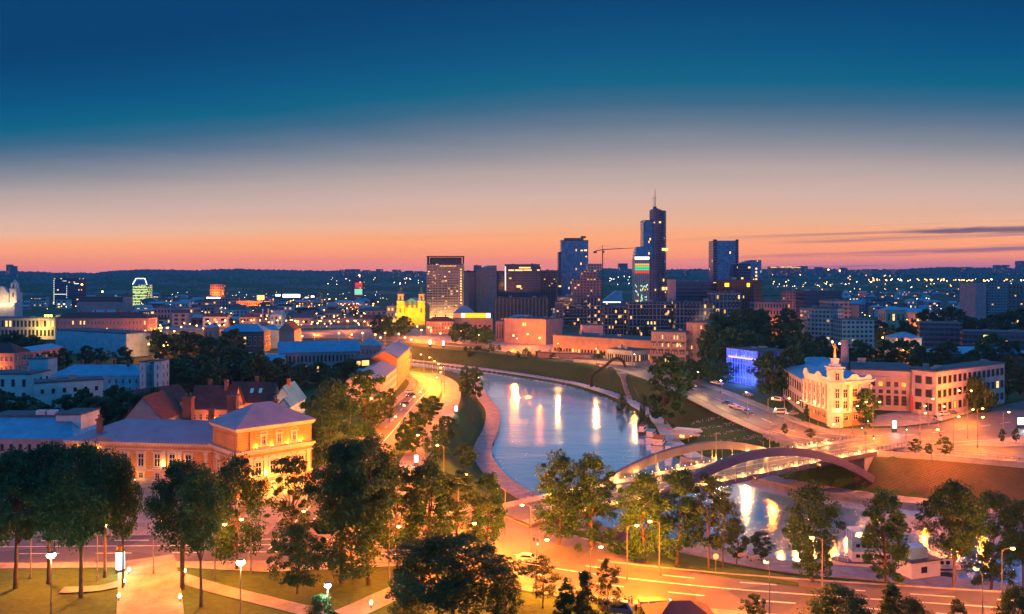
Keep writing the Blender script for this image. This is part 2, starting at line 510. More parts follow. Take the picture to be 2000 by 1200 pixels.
def in_poly(px, py, poly):
    c = np.zeros(px.shape, bool); n = len(poly)
    for i in range(n):
        x0, y0 = poly[i]; x1, y1 = poly[(i + 1) % n]
        hit = ((y0 > py) != (y1 > py))
        with np.errstate(divide='ignore', invalid='ignore'):
            xx = (x1 - x0) * (py - y0) / (y1 - y0 + 1e-12) + x0
        c ^= hit & (px < xx)
    return c
def d_line(px, py, line):
    best = np.full(px.shape, 1e9)
    for (x0, y0), (x1, y1) in zip(line[:-1], line[1:]):
        dx, dy = x1 - x0, y1 - y0
        t = np.clip(((px - x0) * dx + (py - y0) * dy) / (dx * dx + dy * dy), 0, 1)
        best = np.minimum(best, np.hypot(px - x0 - t * dx, py - y0 - t * dy))
    return best
P_TOP = RT + LT[::-1]; P_WAT = RW + LW[::-1]
HILL = [(-600, 531), (0, 531), (60, 531), (110, 534.5), (180, 535), (210, 531), (280, 528), (400, 529), (470, 527), (600, 530), (760, 532), (900, 534), (1000, 534), (1090, 530), (1180, 526), (1310, 528), (1450, 528), (1600, 527), (1680, 529), (1770, 528), (1840, 523), (1900, 524), (2000, 526), (2700, 526)]
def ridge(px): return np.interp(px, [h[0] for h in HILL], [h[1] for h in HILL])
RIDGE_Y = 4600.0
def ground_z(x, y):
    x = np.asarray(x, float); y = np.asarray(y, float)
    z = np.zeros(x.shape)
    top = in_poly(x, y, P_TOP); wat = in_poly(x, y, P_WAT)
    dr = d_line(x, y, RW); dl = d_line(x, y, LW); tr = d_line(x, y, RT); tl = d_line(x, y, LT)
    right = dr < dl
    dw = np.where(right, dr, dl); dt = np.where(right, tr, tl)
    t = dw / np.maximum(dw + dt, 1e-6)
    q0 = 9.5 / np.maximum(dw + dt, 12.0)
    prof = np.where(t < q0, -9.2, -9.2 + 9.2 * (t - q0) / (1 - q0))
    z = np.where(top & ~wat, prof, z)
    z = np.where(wat, np.where(dw < 0.5, -10.6, -13.0), z)
    # hillside below the viewer
    z = np.where(y < 112, z + np.clip((112 - y) / 40, 0, 1.5) * 14 * np.clip((900 - (1000 + x * F / np.maximum(y, 20))) / 900 + 0.4, 0.15, 1), z)
    # far hills
    px = 1000 + F * x / np.maximum(y, 1)
    top_z = H + (HZ - ridge(px)) * RIDGE_Y / F
    s = np.clip((y - 2300) / (RIDGE_Y - 2300), 0, 1)
    z = np.where(y > 2300, top_z * (s * s * (3 - 2 * s)) * 0.97, z)
    return z
def grid_mesh(name, us, ys, zf, mats):
    U, Y = np.meshgrid(us, ys)
    X = (U - 1000) * Y / F
    Z = zf(X, Y)
    n, m = Y.shape
    v = np.stack([X, Y, Z], -1).reshape(-1, 3)
    idx = np.arange(n * m).reshape(n, m)
    f = np.stack([idx[:-1, :-1], idx[:-1, 1:], idx[1:, 1:], idx[1:, :-1]], -1).reshape(-1, 4)
    me = bpy.data.meshes.new(name)
    me.from_pydata(v.tolist(), [], f.tolist())
    me.polygons.foreach_set('use_smooth', [True] * len(f))
    me.materials.append(mats); me.update()
    o = bpy.data.objects.new(name, me); SC.collection.objects.link(o)
    return o
def ground_material():
    m, N = newmat('grass_ground')
    g = N.n('ShaderNodeNewGeometry'); pos = g.outputs['Position']
    n1 = N.noise(pos, 0.03, 4.0, 0.6); n2 = N.noise(pos, 0.9, 4.0, 0.7); n3 = N.noise(pos, 0.006, 3.0)
    f = N.m('ADD', N.m('MULTIPLY', n1, 0.5), N.m('MULTIPLY', n2, 0.5))
    gr = N.mix(N.mr(f, 0.3, 0.7), (0.015, 0.042, 0.012, 1), (0.06, 0.125, 0.026, 1))
    ea = N.mix(N.mr(n2, 0.3, 0.7), (0.05, 0.045, 0.04, 1), (0.11, 0.10, 0.085, 1))
    _, yy, _ = N.sep(pos)
    far = N.m('MULTIPLY', N.mr(yy, 480, 900), N.mr(yy, 2700, 2350))
    col = N.mix(N.m('MULTIPLY', far, N.mr(n3, 0.4, 0.6)), gr, ea)
    p = principled(N, col, 0.9, 0, 0.2, bump(N, n2, 0.6, 0.3))
    out(N, p.outputs[0])
    return m
GRASS = ground_material()
ys = [55.0]
while ys[-1] < 330: ys.append(ys[-1] * 1.0095)
while ys[-1] < 760: ys.append(ys[-1] * 1.008)
while ys[-1] < 2300: ys.append(ys[-1] * 1.03)
while ys[-1] < 4600: ys.append(ys[-1] * 1.02)
us = list(np.arange(-900, 0, 40.0)) + list(np.arange(0, 2000, 9.0)) + list(np.arange(2000, 2900, 40.0))
ground = tag(grid_mesh('ground', us, ys, ground_z, GRASS), 'grassy ground with river banks falling to the water', 'ground', kind='structure')

# forested hills on the skyline: a rugged wood seen from kilometres off, one mass
FOREST = leafmat('forest_far', (0.02, 0.035, 0.025), (0.045, 0.07, 0.045), 0.0)
def hill_z(x, y):
    px = 1000 + F * x / np.maximum(y, 1)
    top_z = H + (HZ - ridge(px)) * RIDGE_Y / F
    s = np.clip((y - 2350) / (RIDGE_Y - 2350), 0, 1)
    z = top_z * (s * s * (3 - 2 * s))
    rng = np.random.default_rng(3)
    z = z + np.clip(rng.normal(0.0, 3.2, z.shape), -4, 9) * np.clip(s * 2, 0.2, 1) + 3 * np.sin(x * 0.011) * np.sin(y * 0.013 + x * 0.004)
    z = np.where(y > RIDGE_Y + 10, z - (y - RIDGE_Y) * 0.25, z)
    return z
hy = np.concatenate([np.linspace(2350, 4600, 60), [4700, 5200]])
hills = tag(grid_mesh('hills', np.arange(-700, 2705, 3.5), hy, hill_z, FOREST), 'dark blue wooded hills along the skyline', 'hills', kind='structure')
hills.data.polygons.foreach_set('use_smooth', [False] * len(hills.data.polygons))

# water
m, N = newmat('river_water')
g = N.n('ShaderNodeNewGeometry'); pos = g.outputs['Position']
mp = N.n('ShaderNodeMapping'); N.t.links.new(pos, mp.inputs['Vector']); mp.inputs['Scale'].default_value = (0.35, 0.9, 1.0)
n1 = N.noise(mp.outputs[0], 0.55, 4.0, 0.55, 0.6); n2 = N.noise(mp.outputs[0], 0.05, 3.0, 0.5, 1.0)
b1 = bump(N, N.m('ADD', N.m('MULTIPLY', n1, 0.35), n2), 0.34, 0.2)
gl = N.n('ShaderNodeBsdfGlossy'); gl.inputs['Color'].default_value = (0.97, 0.97, 1.0, 1)
N.set(gl.inputs['Roughness'], N.mr(n2, 0.3, 0.7, 0.05, 0.16))
N.t.links.new(b1, gl.inputs['Normal'])
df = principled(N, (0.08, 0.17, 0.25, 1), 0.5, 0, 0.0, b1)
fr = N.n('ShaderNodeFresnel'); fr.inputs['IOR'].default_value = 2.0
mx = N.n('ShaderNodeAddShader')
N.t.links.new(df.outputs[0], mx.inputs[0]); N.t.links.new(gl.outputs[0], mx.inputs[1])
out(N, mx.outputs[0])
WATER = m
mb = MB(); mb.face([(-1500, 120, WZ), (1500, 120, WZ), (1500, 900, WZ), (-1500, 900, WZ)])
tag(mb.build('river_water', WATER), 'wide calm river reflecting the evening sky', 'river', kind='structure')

# ------------------------------------------------------------------ sheets: roads, pavements, paths
def sheet(name, poly, z, m, label, cat, kind='structure'):
    mb = MB(); mb.face([(p[0], p[1], z) for p in poly])
    o = mb.build(name, m)
    if o.data.polygons[0].normal.z < 0: o.data.flip_normals()
    return tag(o, label, cat, kind=kind)
def offs(line, d):
    res = []
    for i, p in enumerate(line):
        a = Vector(line[max(i - 1, 0)][:2]); b = Vector(line[min(i + 1, len(line) - 1)][:2])
        t = (b - a).normalized()
        res.append((p[0] - t.y * d, p[1] + t.x * d))
    return res
def ribbon(name, line, w0, w1, z, m, label, cat, sub=5, thick=0.0, drape=None):
    """strip from offset w0 (left of travel negative) to w1"""
    ln = [tuple(p) for p in spline([(q[0], q[1], 0) for q in line], sub)]
    A = offs(ln, -w0); B = offs(ln, -w1)
    mb = MB()
    zz = (lambda x, y: z) if drape is None else drape
    for i in range(len(ln) - 1):
        q = [A[i], B[i], B[i + 1], A[i + 1]]
        mb.face([(p[0], p[1], zz(*p)) for p in q])
        if thick:
            for a, b in ((A[i], A[i + 1]), (B[i + 1], B[i])):
                mb.face([(a[0], a[1], zz(*a)), (b[0], b[1], zz(*b)), (b[0], b[1], zz(*b) - thick), (a[0], a[1], zz(*a) - thick)])
    o = mb.build(name, m)
    up = sum(p.normal.z for p in o.data.polygons)
    if up < 0: o.data.flip_normals()
    return tag(o, label, cat, kind='structure')
def gl_(pts): return [gp(x, y) for x, y in pts]

# embankment road on the far bank
REMB = gl_([(300, 644), (500, 650), (700, 660), (850, 670), (1000, 684), (1180, 708), (1290, 735), (1390, 775), (1480, 815), (1560, 846), (1640, 862)])
ribbon('road', REMB, -7.5, 7.5, 0.10, ASPH, 'embankment road along the far bank lit pale yellow', 'road')
ribbon('pavement', REMB, 8.0, 12.5, 0.16, PAVE, 'riverside pavement beside the embankment road', 'pavement', thick=0.2)
ribbon('pavement', REMB, -13, -8.2, 0.16, PAVE, 'pavement on the city side of the embankment road', 'pavement', thick=0.2)
# plaza and crossing on the right
sheet('crossing', gl_([(1475, 826), (1560, 871), (1640, 879), (1720, 885), (1850, 893), (2000, 907), (2500, 958), (2500, 742), (2000, 783), (1900, 808), (1830, 829), (1760, 836), (1690, 838), (1600, 838), (1560, 828)]), 0.13, ASPH, 'wide orange lit road crossing at the end of the bridge', 'road')
sheet('square', gl_([(1700, 834), (1760, 834), (1830, 826), (1900, 806), (1960, 790), (1940, 778), (1780, 800), (1700, 815)]), 0.19, PAVE2, 'pale paved square before the museum building', 'pavement')
sheet('traffic_island', gl_([(1860, 872), (1930, 862), (2100, 838), (2100, 872), (1960, 874)]), 0.22, PAVE2, 'pale paved traffic island with two young trees', 'pavement')
# left bank street curving away
LST = gl_([(560, 1075), (640, 985), (715, 900), (768, 842), (808, 792), (838, 760), (838, 742), (800, 730), (720, 722), (560, 712)])
ribbon('street', LST, -6.5, 6.5, 0.10, ASPH, 'curving street between town houses and the river', 'road')
ribbon('pavement', LST[:8], -10.5, -7.0, 0.16, PAVE, 'pavement along the row of town houses', 'pavement', thick=0.2)
SW2 = gl_([(760, 985), (800, 905), (845, 845), (872, 800), (882, 768), (872, 745), (840, 730)])
ribbon('promenade', SW2, -4.0, 4.0, 0.13, PAVE, 'wide promenade on the river side of the street', 'pavement')
# foreground street, forecourt
sheet('forecourt', gl_([(-500, 960), (200, 948), (420, 935), (610, 950), (760, 975), (900, 985), (985, 992), (1035, 1014), (1110, 1043), (1180, 1062), (1290, 1098), (1290, 1120), (900, 1100), (640, 1113), (520, 1118), (330, 1108), (-500, 1116)]), 0.07, PAVE2, 'orange lit pale paving before the palace', 'pavement')
FST = gl_([(-500, 1075), (0, 1070), (300, 1068), (600, 1066), (800, 1072), (960, 1092), (1150, 1122), (1400, 1150), (1700, 1172), (2000, 1192), (2600, 1230)])
ribbon('street', FST, -6.5, 8.5, 0.13, ASPH, 'foreground street running below the hill past the bridge', 'road')
sheet('junction', gl_([(600, 1020), (985, 996), (1050, 1022), (1130, 1050), (1250, 1090), (1420, 1122), (1420, 1165), (1000, 1130), (800, 1085), (640, 1070)]), 0.10, ASPH, 'orange lit junction at the near end of the bridge', 'road')
FS2 = [(p[0], p[1]) for p in offs(FST, 0)]
ribbon('bus_lay_by', FST[5:], -7.0 - 0, -0.0, 0.115, ASPH, 'bus lane beside the shelter', 'road') if False else None
ribbon('pavement', FST[5:], -0.0 + 8.8, 11.5, 0.22, PAVE, 'near pavement with the bus shelter', 'pavement', thick=0.25)
ribbon('kerb', FST[6:], -7.0, -6.6, 0.25, KERB, 'kerb between street and riverside lawn', 'kerb', thick=0.25)
# lane markings
def dashes(line, off, z, n, a=3.0, gap=5.0, w=0.16, name='road_marking', label='white lane dashes', solid=False):
    ln = [tuple(p) for p in spline([(q[0], q[1], 0) for q in line], 12)]
    ln = offs(ln, -off)
    mb = MB(); acc = 0.0
    for p, q in zip(ln[:-1], ln[1:]):
        P0 = Vector(p); P1 = Vector(q); L = (P1 - P0).length; t = (P1 - P0).normalized(); nn = Vector((-t.y, t.x)) * w
        if solid or (acc % (a + gap)) < a:
            mb.face([tuple(P0 - nn) + (z,), tuple(P0 + nn) + (z,), tuple(P1 + nn) + (z,), tuple(P1 - nn) + (z,)])
        acc += L
    if mb.f:
        o = mb.build(name, PAINT)
        if o.data.polygons[0].normal.z < 0: o.data.flip_normals()
        tag(o, label, 'road marking', kind='structure')
dashes(REMB, 0.0, 0.14, 0, label='white lane dashes on the embankment road', a=8, gap=9)
dashes(FST, 0.0, 0.17, 0, label='white lane line on the foreground street', solid=True)
dashes(FST, -3.3, 0.17, 0, label='white lane dashes on the foreground street', a=6, gap=7)
dashes(FST, 4.0, 0.17, 0, label='white lane dashes on the near side of the foreground street', a=6, gap=7)
dashes(LST[:8], 0.0, 0.14, 0, label='white lane line on the curving street', solid=True)
dashes(LST[:8], -3.3, 0.14, 0, label='white lane dashes on the curving street', a=6, gap=6)
for i, ln in enumerate([[(1500, 842), (1640, 868), (1800, 868), (2100, 850)], [(1600, 848), (1750, 852), (1900, 836), (2100, 806)], [(1560, 864), (1720, 878), (1900, 888), (2100, 905)]]):
    dashes(gl_(ln), 0, 0.17, 0, label=['white lane line bending through the crossing', 'white lane line before the museum', 'white edge line above the brick slope'][i], solid=(i != 1), a=6, gap=6)
# quay paths
QPATH = mat('pale_blue_paving', (0.40, 0.44, 0.50), 0.6, 0.18, 0.3, world_space=True)
def bankdrape(z0):
    return lambda x, y: z0
ribbon('quay_path', RW[3:13], -8.4, -2.6, -8.75, QPATH, 'blue grey quay path along the far bank', 'path', sub=4, thick=0.8)
ribbon('quay_path', RW[12:], -9.0, 0.2, -8.9, STONE, 'stone quay with steps below the brick slope', 'path', sub=4, thick=2.4)
ribbon('quay_path', LW[6:15], 0.0, 6.2, -8.95, STONE, 'curved stone quay at the river bend', 'path', sub=5, thick=2.0)
ribbon('quay_path', LW[14:], 0.0, 7.0, -8.95, STONE, 'near quay path beside the moored boats', 'path', sub=4, thick=2.0)
ribbon('quay_kerb', RW[12:], -0.6, 0.2, -8.3, KERB, 'stone coping along the quay edge', 'kerb', sub=4, thick=0.6)
# lit garden path and the paths across the lawn
def gz(x, y): return float(ground_z(np.array([x]), np.array([y]))[0])
ribbon('garden_path', gl_([(285, 1092), (290, 1130), (293, 1180), (293, 1260)]), -4.6, 4.6, 0.18, PAVE, 'broad pale garden path lit by ground lanterns', 'path', drape=lambda x, y: gz(x, y) + 0.18)
ribbon('garden_path', gl_([(120, 1155), (200, 1150), (262, 1132)]), -1.3, 1.3, 0.2, PAVE, 'narrow path crossing the left lawn', 'path')
ribbon('garden_path', gl_([(330, 1122), (420, 1150), (520, 1175), (640, 1205), (760, 1240)]), -1.6, 1.6, 0.2, PAVE, 'narrow path curving past the lamps', 'path', drape=lambda x, y: gz(x, y) + 0.12)
ribbon('garden_path', gl_([(560, 1245), (680, 1200), (770, 1160), (860, 1128)]), -2.4, 2.4, 0.2, PAVE, 'wide grey path beneath the white lamp', 'path', drape=lambda x, y: gz(x, y) + 0.12)
# lawns between street and river on the near side, median
def lawn(poly, z, label):
    return sheet('lawn', gl_(poly), z, GRASS, label, 'lawn')
lawn([(1190, 1062), (1260, 1078), (1350, 1100), (1450, 1122), (1560, 1140), (1560, 1148), (1420, 1130), (1300, 1110), (1215, 1085)], 0.19, 'grass strip under the riverside trees')
lawn([(760, 935), (800, 872), (836, 820), (852, 790), (846, 778), (822, 800), (785, 850), (742, 915)], 0.19, 'green median between street and promenade')
# brick-grid slope on the right bank
m, N = newmat('brick_slope')
tcn = N.n('ShaderNodeTexCoord')
br = N.n('ShaderNodeTexBrick')
g = N.n('ShaderNodeNewGeometry')
mp = N.n('ShaderNodeMapping'); N.t.links.new(g.outputs['Position'], mp.inputs['Vector']); mp.inputs['Rotation'].default_value = (0, 0, 0.75)
N.t.links.new(mp.outputs[0], br.inputs['Vector'])
br.inputs['Color1'].default_value = (0.10, 0.05, 0.03, 1); br.inputs['Color2'].default_value = (0.055, 0.04, 0.02, 1); br.inputs['Mortar'].default_value = (0.14, 0.095, 0.06, 1)
br.inputs['Scale'].default_value = 0.5; br.inputs['Mortar Size'].default_value = 0.07
n1 = N.noise(g.outputs['Position'], 0.12, 4.0)
n9 = N.noise(g.outputs['Position'], 0.9, 4.0, 0.7)
col = N.mix(N.mr(N.m('ADD', N.m('MULTIPLY', n1, 0.6), N.m('MULTIPLY', n9, 0.4)), 0.36, 0.6, 0.15, 0.9), br.outputs['Color'], (0.06, 0.062, 0.024, 1))
out(N, principled(N, col, 0.85, 0, 0.2, bump(N, br.outputs['Fac'], 0.5, 0.1)).outputs[0])
BSLOPE = m
def slope_sheet(name, u0, u1, m, label, cat, f0=0.30, f1=0.97, lift=0.16, n=40, top=RT, bot=RW):
    """drape a sheet on the bank between two picture columns"""
    mb = MB()
    def at(line, u):
        best = None
        for (x0, y0), (x1, y1) in zip(line[:-1], line[1:]):
            a, b = 1000 + F * x0 / y0, 1000 + F * x1 / y1
            if min(a, b) <= u <= max(a, b):
                t = (u - a) / (b - a); return (x0 + t * (x1 - x0), y0 + t * (y1 - y0))
        return line[-1]
    rows = []
    for i in range(n + 1):
        u = u0 + (u1 - u0) * i / n
        a = at(bot, u); b = at(top, u)
        row = []
        for j in range(13):
            f = f0 + (f1 - f0) * j / 12
            x, y = a[0] + (b[0] - a[0]) * f, a[1] + (b[1] - a[1]) * f
            row.append((x, y, gz(x, y) + lift))
        rows.append(row)
    for i in range(n):
        for j in range(12):
            mb.face([rows[i][j], rows[i + 1][j], rows[i + 1][j + 1], rows[i][j + 1]])
    o = mb.build(name, m)
    if sum(p.normal.z for p in o.data.polygons) < 0: o.data.flip_normals()
    return tag(o, label, cat, kind='structure')
slope_sheet('embankment', 1668, 2400, BSLOPE, 'brick grid slope rising from the quay to the crossing', 'embankment')

# ------------------------------------------------------------------ generic buildings
def win_mesh(name, glass, frame, lit=False, mull=True, arch=False):
    """unit window, 1 x 1 in x,z, proud of the wall towards -y"""
    mb = MB()
    b = 0.09
    mb.box(-0.5, 0.5, -0.07, 0.02, -0.5, -0.5 + b * 0.6, 1); mb.box(-0.5, 0.5, -0.07, 0.02, 0.5 - b * 0.6, 0.5, 1)
    mb.box(-0.5, -0.5 + b, -0.07, 0.02, -0.5 + b * 0.6, 0.5 - b * 0.6, 1); mb.box(0.5 - b, 0.5, -0.07, 0.02, -0.5 + b * 0.6, 0.5 - b * 0.6, 1)
    if mull:
        mb.box(-0.035, 0.035, -0.05, 0.01, -0.5 + b * 0.6, 0.5 - b * 0.6, 1)
        mb.box(-0.5 + b, -0.035, -0.045, 0.0, 0.1, 0.15, 1); mb.box(0.035, 0.5 - b, -0.045, 0.0, 0.1, 0.15, 1)
    mb.face([(-0.5 + b, -0.02, -0.5 + b * 0.6), (0.5 - b, -0.02, -0.5 + b * 0.6), (0.5 - b, -0.02, 0.5 - b * 0.6), (-0.5 + b, -0.02, 0.5 - b * 0.6)], 0)
    return mb.mesh(name, [glass, frame])
FR_W = mat('white_window_frame', (0.5, 0.48, 0.46), 0.6, 0.1, 1.0, bmp=0)
FR_D = mat('dark_window_frame', (0.08, 0.07, 0.07), 0.6, 0.1, 1.0, bmp=0)
WIN = {'w': win_mesh('window', GLASSD, FR_W), 'd': win_mesh('window', GLASSD, FR_D, mull=False),
       'lw': win_mesh('lit_window', WARM, FR_W), 'la': win_mesh('lit_window', WARM2, FR_D, mull=False)}
RW_ = random.Random(11)
def windows(root, x0, x1, z0, z1, cols, rows, fw=0.5, fh=0.55, lit=0.05, style='w', y=0.0, side=None, L=0, d=0, skip=None):
    cw = (x1 - x0) / cols; rh = (z1 - z0) / rows
    for i in range(cols):
        for j in range(rows):
            if skip and skip(i, j): continue
            litw = RW_.random() < lit
            key = ('lw' if style == 'w' or RW_.random() < 0.5 else 'la') if litw else style
            cx = x0 + cw * (i + 0.5); cz = z0 + rh * (j + 0.5)
            nm = 'window'
            if side is None: loc, rz = (cx, y - 0.02, cz), 0
            elif side == 'R': loc, rz = (L + 0.02, cx, cz), PI / 2
            else: loc, rz = (-0.02, d - cx, cz), -PI / 2
            inst(nm, WIN[key], root, loc, (cw * fw, 1.6, rh * fh), rz)

BLD = {}
def GW(root, wall, q):
    g = MB(); g.face(q); return g.build('gable_wall', wall, root)
def bld(name, label, cat, pa, pb, Y, top, d, wall=None, roof=('flat', None), cols=0, rows=0, lit=0.05, YB=None, z0=0.0, style='w',
        side=True, base=0.0, cornice=True, fw=0.5, fh=0.55, group=None, trim=None, chim=0, ztop=None, rowtop=None, wz=None, clutter=True):
    """front wall from column pa (distance Y) to column pb (distance YB); top = eave row at pa"""
    YB = YB or Y
    A = Vector((xa(pa, Y), Y)); B = Vector((xa(pb, YB), YB))
    L = (B - A).length; rz = math.atan2(B.y - A.y, B.x - A.x)
    z1 = ztop if ztop is not None else za(top, Y)
    h = z1 - z0
    root = thing(name, label, cat, (A.x, A.y, z0), rz, group)
    wall = wall or P_GREY
    trim = trim or wall
    mb = MB(); mb.box(0, L, 0, d, -1.0, h); mb.build('wall', wall, root)
    kind, rm = roof[0], (roof[1] or SHEET_DARK)
    if kind == 'flat':
        mb = MB()
        if cornice:
            mb.box(-0.25, L + 0.25, -0.25, d + 0.25, h + 0.003, h + 0.45)
        mb.box(0.3, L - 0.3, 0.3, d - 0.3, h + (0.45 if cornice else 0.003), h + (0.5 if cornice else 0.2))
        r = mb.build('roof', rm, root)
        if clutter and L > 8 and d > 6:
            rr = random.Random(int(pa * 7 + top))
            for k in range(min(4, 1 + int(L / 15))):
                w_ = 1.2 + rr.random() * min(3.0, L * 0.12); x_0 = 1 + rr.random() * (L - w_ - 2); y_0 = d * 0.25 + rr.random() * max(0.1, d * 0.6 - w_)
                mb = MB(); mb.box(x_0, x_0 + w_, y_0, y_0 + w_ * 0.8, h + 0.3, h + 0.9 + rr.random() * 1.8)
                mb.build('roof_vent', CONC if k % 2 else STEEL, r)
    elif kind in ('gable', 'hip', 'sidegable'):
        rh = roof[2]; o = 0.5
        if kind == 'hip':
            i_ = min(d / 2, L / 2 - 0.2) * (roof[3] if len(roof) > 3 else 0.9)
            E = [(-o, -o, h), (L + o, -o, h), (L + o, d + o, h), (-o, d + o, h)]
            R = [(i_, d / 2, h + rh), (L - i_, d / 2, h + rh)]
        elif kind == 'gable':
            E = [(-o, -o, h), (L + o, -o, h), (L + o, d + o, h), (-o, d + o, h)]
            R = [(-o, d / 2, h + rh), (L + o, d / 2, h + rh)]
        mb = MB()
        if kind == 'sidegable':
            E = [(-o, -o, h), (L + o, -o, h), (L + o, d + o, h), (-o, d + o, h)]
            R = [(L / 2, -o, h + rh), (L / 2, d + o, h + rh)]
            mb.face([E[0], R[0], R[1], E[3]][::-1]); mb.face([E[1], E[2], R[1], R[0]][::1])
            [GW(root, wall, q) for q in ([(0, 0, h), (L, 0, h), (L / 2, 0, h + rh * 0.97)], [(L, d, h), (0, d, h), (L / 2, d, h + rh * 0.97)])]
        else:
            mb.face([E[0], E[1], R[1], R[0]]); mb.face([E[2], E[3], R[0], R[1]])
            if kind == 'hip':
                mb.face([E[1], E[2], R[1]]); mb.face([E[3], E[0], R[0]])
            else:
                [GW(root, wall, q) for q in ([(0, 0, h), (0, d / 2, h + rh * 0.96), (0, d, h)], [(L, 0, h), (L, d, h), (L, d / 2, h + rh * 0.96)])]
        mb.face([E[3], E[2], E[1], E[0]])
        r = mb.build('roof', rm, root)
        rr = random.Random(int(pa * 3 + top))
        for k in range(chim):
            x_0 = L * (0.15 + 0.7 * (k + 0.5) / chim) + rr.uniform(-1, 1); y_0 = d * rr.choice((0.38, 0.55))
            mb = MB(); mb.box(x_0, x_0 + 1.0, y_0, y_0 + 1.0, h + rh * 0.5, h + rh + 1.6); mb.box(x_0 - 0.15, x_0 + 1.15, y_0 - 0.15, y_0 + 1.15, h + rh + 1.6, h + rh + 1.85)
            mb.build('chimney', BRICK, r)
        if cornice:
            mb = MB(); mb.box(-0.3, L + 0.3, -0.3, -0.003, h - 0.6, h - 0.05); mb.build('cornice', trim, root)
    if cols:
        b0 = wz[0] if wz else base + 0.6
        b1 = wz[1] if wz else h - 0.7
        windows(root, 0.6, L - 0.6, b0, b1, cols, rows, fw, fh, lit, style)
        if side:
            sd = 'R' if (pa + pb) / 2 < 1000 - math.degrees(rz) * 25 else 'L'
            n = max(1, int(d / (L / cols) + 0.3))
            n = min(n, 10)
            windows(root, 0.6, d - 0.6, b0, b1, n, rows, fw, fh, lit, style, side=sd, L=L, d=d)
    BLD[label] = (root, L, h)
    return root

# ------------------------------------------------------------------ street lamps
SOD = (1.0, 0.195, 0.006)
L_SOD = glow('sodium_lamp', (1.0, 0.45, 0.08), 30.0)
L_FAR = glow('far_sodium_lamp', (1.0, 0.42, 0.08), 20.0)
L_FARW = glow('far_white_lamp', (1.0, 0.85, 0.6), 20.0)
L_GLOBE = glow('globe_lamp', (1.0, 0.72, 0.30), 60.0)
L_WHITE = glow('white_lamp', (1.0, 0.95, 0.85), 60.0)
L_GARD = glow('garden_lamp', (1.0, 0.82, 0.35), 25.0)
POLE = mat('lamp_pole', (0.22, 0.20, 0.18), 0.5, 0.15, 1.0, 0.3, bmp=0)
def proto_arm(h=9.0, arm=1.6, power=9000, head=0.34, lamp=L_SOD, col=SOD, twin=False, name='street_lamp'):
    r = thing(name, 'x', 'street lamp')
    mb = MB(); mb.lathe([(0.17, 0), (0.17, 0.8), (0.11, 0.9), (0.06, h - 0.4), (0.05, h)], 8); mb.build('pole', POLE, r)
    for s in ((1, -1) if twin else (1,)):
        mb = MB(); mb.tube([(0, 0, h - 0.5), (0.25 * s * arm, 0, h + 0.05), (s * arm, 0, h + 0.25)], [0.06, 0.05, 0.04], 6); mb.build('arm', POLE, r)
        mb = MB(); mb.prism([(s * arm - 0.35, -0.16), (s * arm + 0.4, -0.16), (s * arm + 0.4, 0.16), (s * arm - 0.35, 0.16)], h + 0.22, h + 0.4)
        hd = mb.build('lamp_head', POLE, r)
        mb = MB(); mb.ball((s * arm, 0, h + 0.12), head, 8, sz=0.6); mb.build('lamp_glass', lamp, hd)
        if power: point(r, (s * arm, 0, h - 0.45), col, power, 0.6, smooth=110.0)
    return r
def proto_globe(h=11.0, power=14000, lamp=L_GLOBE, col=(1.0, 0.6, 0.2), rad=0.58, name='street_lamp'):
    r = thing(name, 'x', 'street lamp')
    mb = MB(); mb.lathe([(0.14, 0), (0.12, 1.0), (0.07, h - rad)], 8); mb.build('pole', POLE, r)
    mb = MB(); mb.ball((0, 0, h), rad, 10, sz=0.75); mb.build('lamp_globe', lamp, r)
    mb = MB(); mb.lathe([(0.62, 0.34), (0.5, 0.44), (0.05, 0.52)], 12, (0, 0, h)); mb.build('lamp_cap', POLE, r)
    point(r, (0, 0, h - rad - 0.3), col, power, 0.3)
    return r
def proto_bollard():
    r = thing('garden_lantern', 'x', 'garden light')
    mb = MB(); mb.lathe([(0.16, 0), (0.12, 0.1), (0.10, 0.75)], 8); mb.build('post', POLE, r)
    mb = MB(); mb.lathe([(0.14, 0.75), (0.2, 0.9), (0.2, 1.15), (0.12, 1.25)], 10); mb.build('lamp_glass', L_GARD, r)
    mb = MB(); mb.lathe([(0.26, 1.25), (0.2, 1.33), (0.04, 1.4)], 10); mb.build('lamp_cap', POLE, r)
    point(r, (0, 0, 1.6), (0.95, 1.0, 0.25), 170, 0.2)
    return r
LP_used = {}
def put(proto, key, x, y, z, rz, label, group):
    if key not in LP_used:
        LP_used[key] = 1
        proto.location = (x, y, z); proto.rotation_euler = (0, 0, rz)
        proto['label'] = label
        if group: proto['group'] = group
        return proto
    r = dup(proto, (x, y, z), rz, label)
    if group: r['group'] = group
    elif 'group' in r: del r['group']
    return r
def lamps(proto, key, h, pts, label, group, rz=0.0):
    for q in pts:
        px, py = q[0], q[1]
        y = (H - h) * F / (py - HZ)
        lab = q[3] if len(q) > 3 else label
        put(proto, key, xa(px, y), y, 0.1, q[2] if len(q) > 2 else rz, lab, None if len(q) > 3 else group)

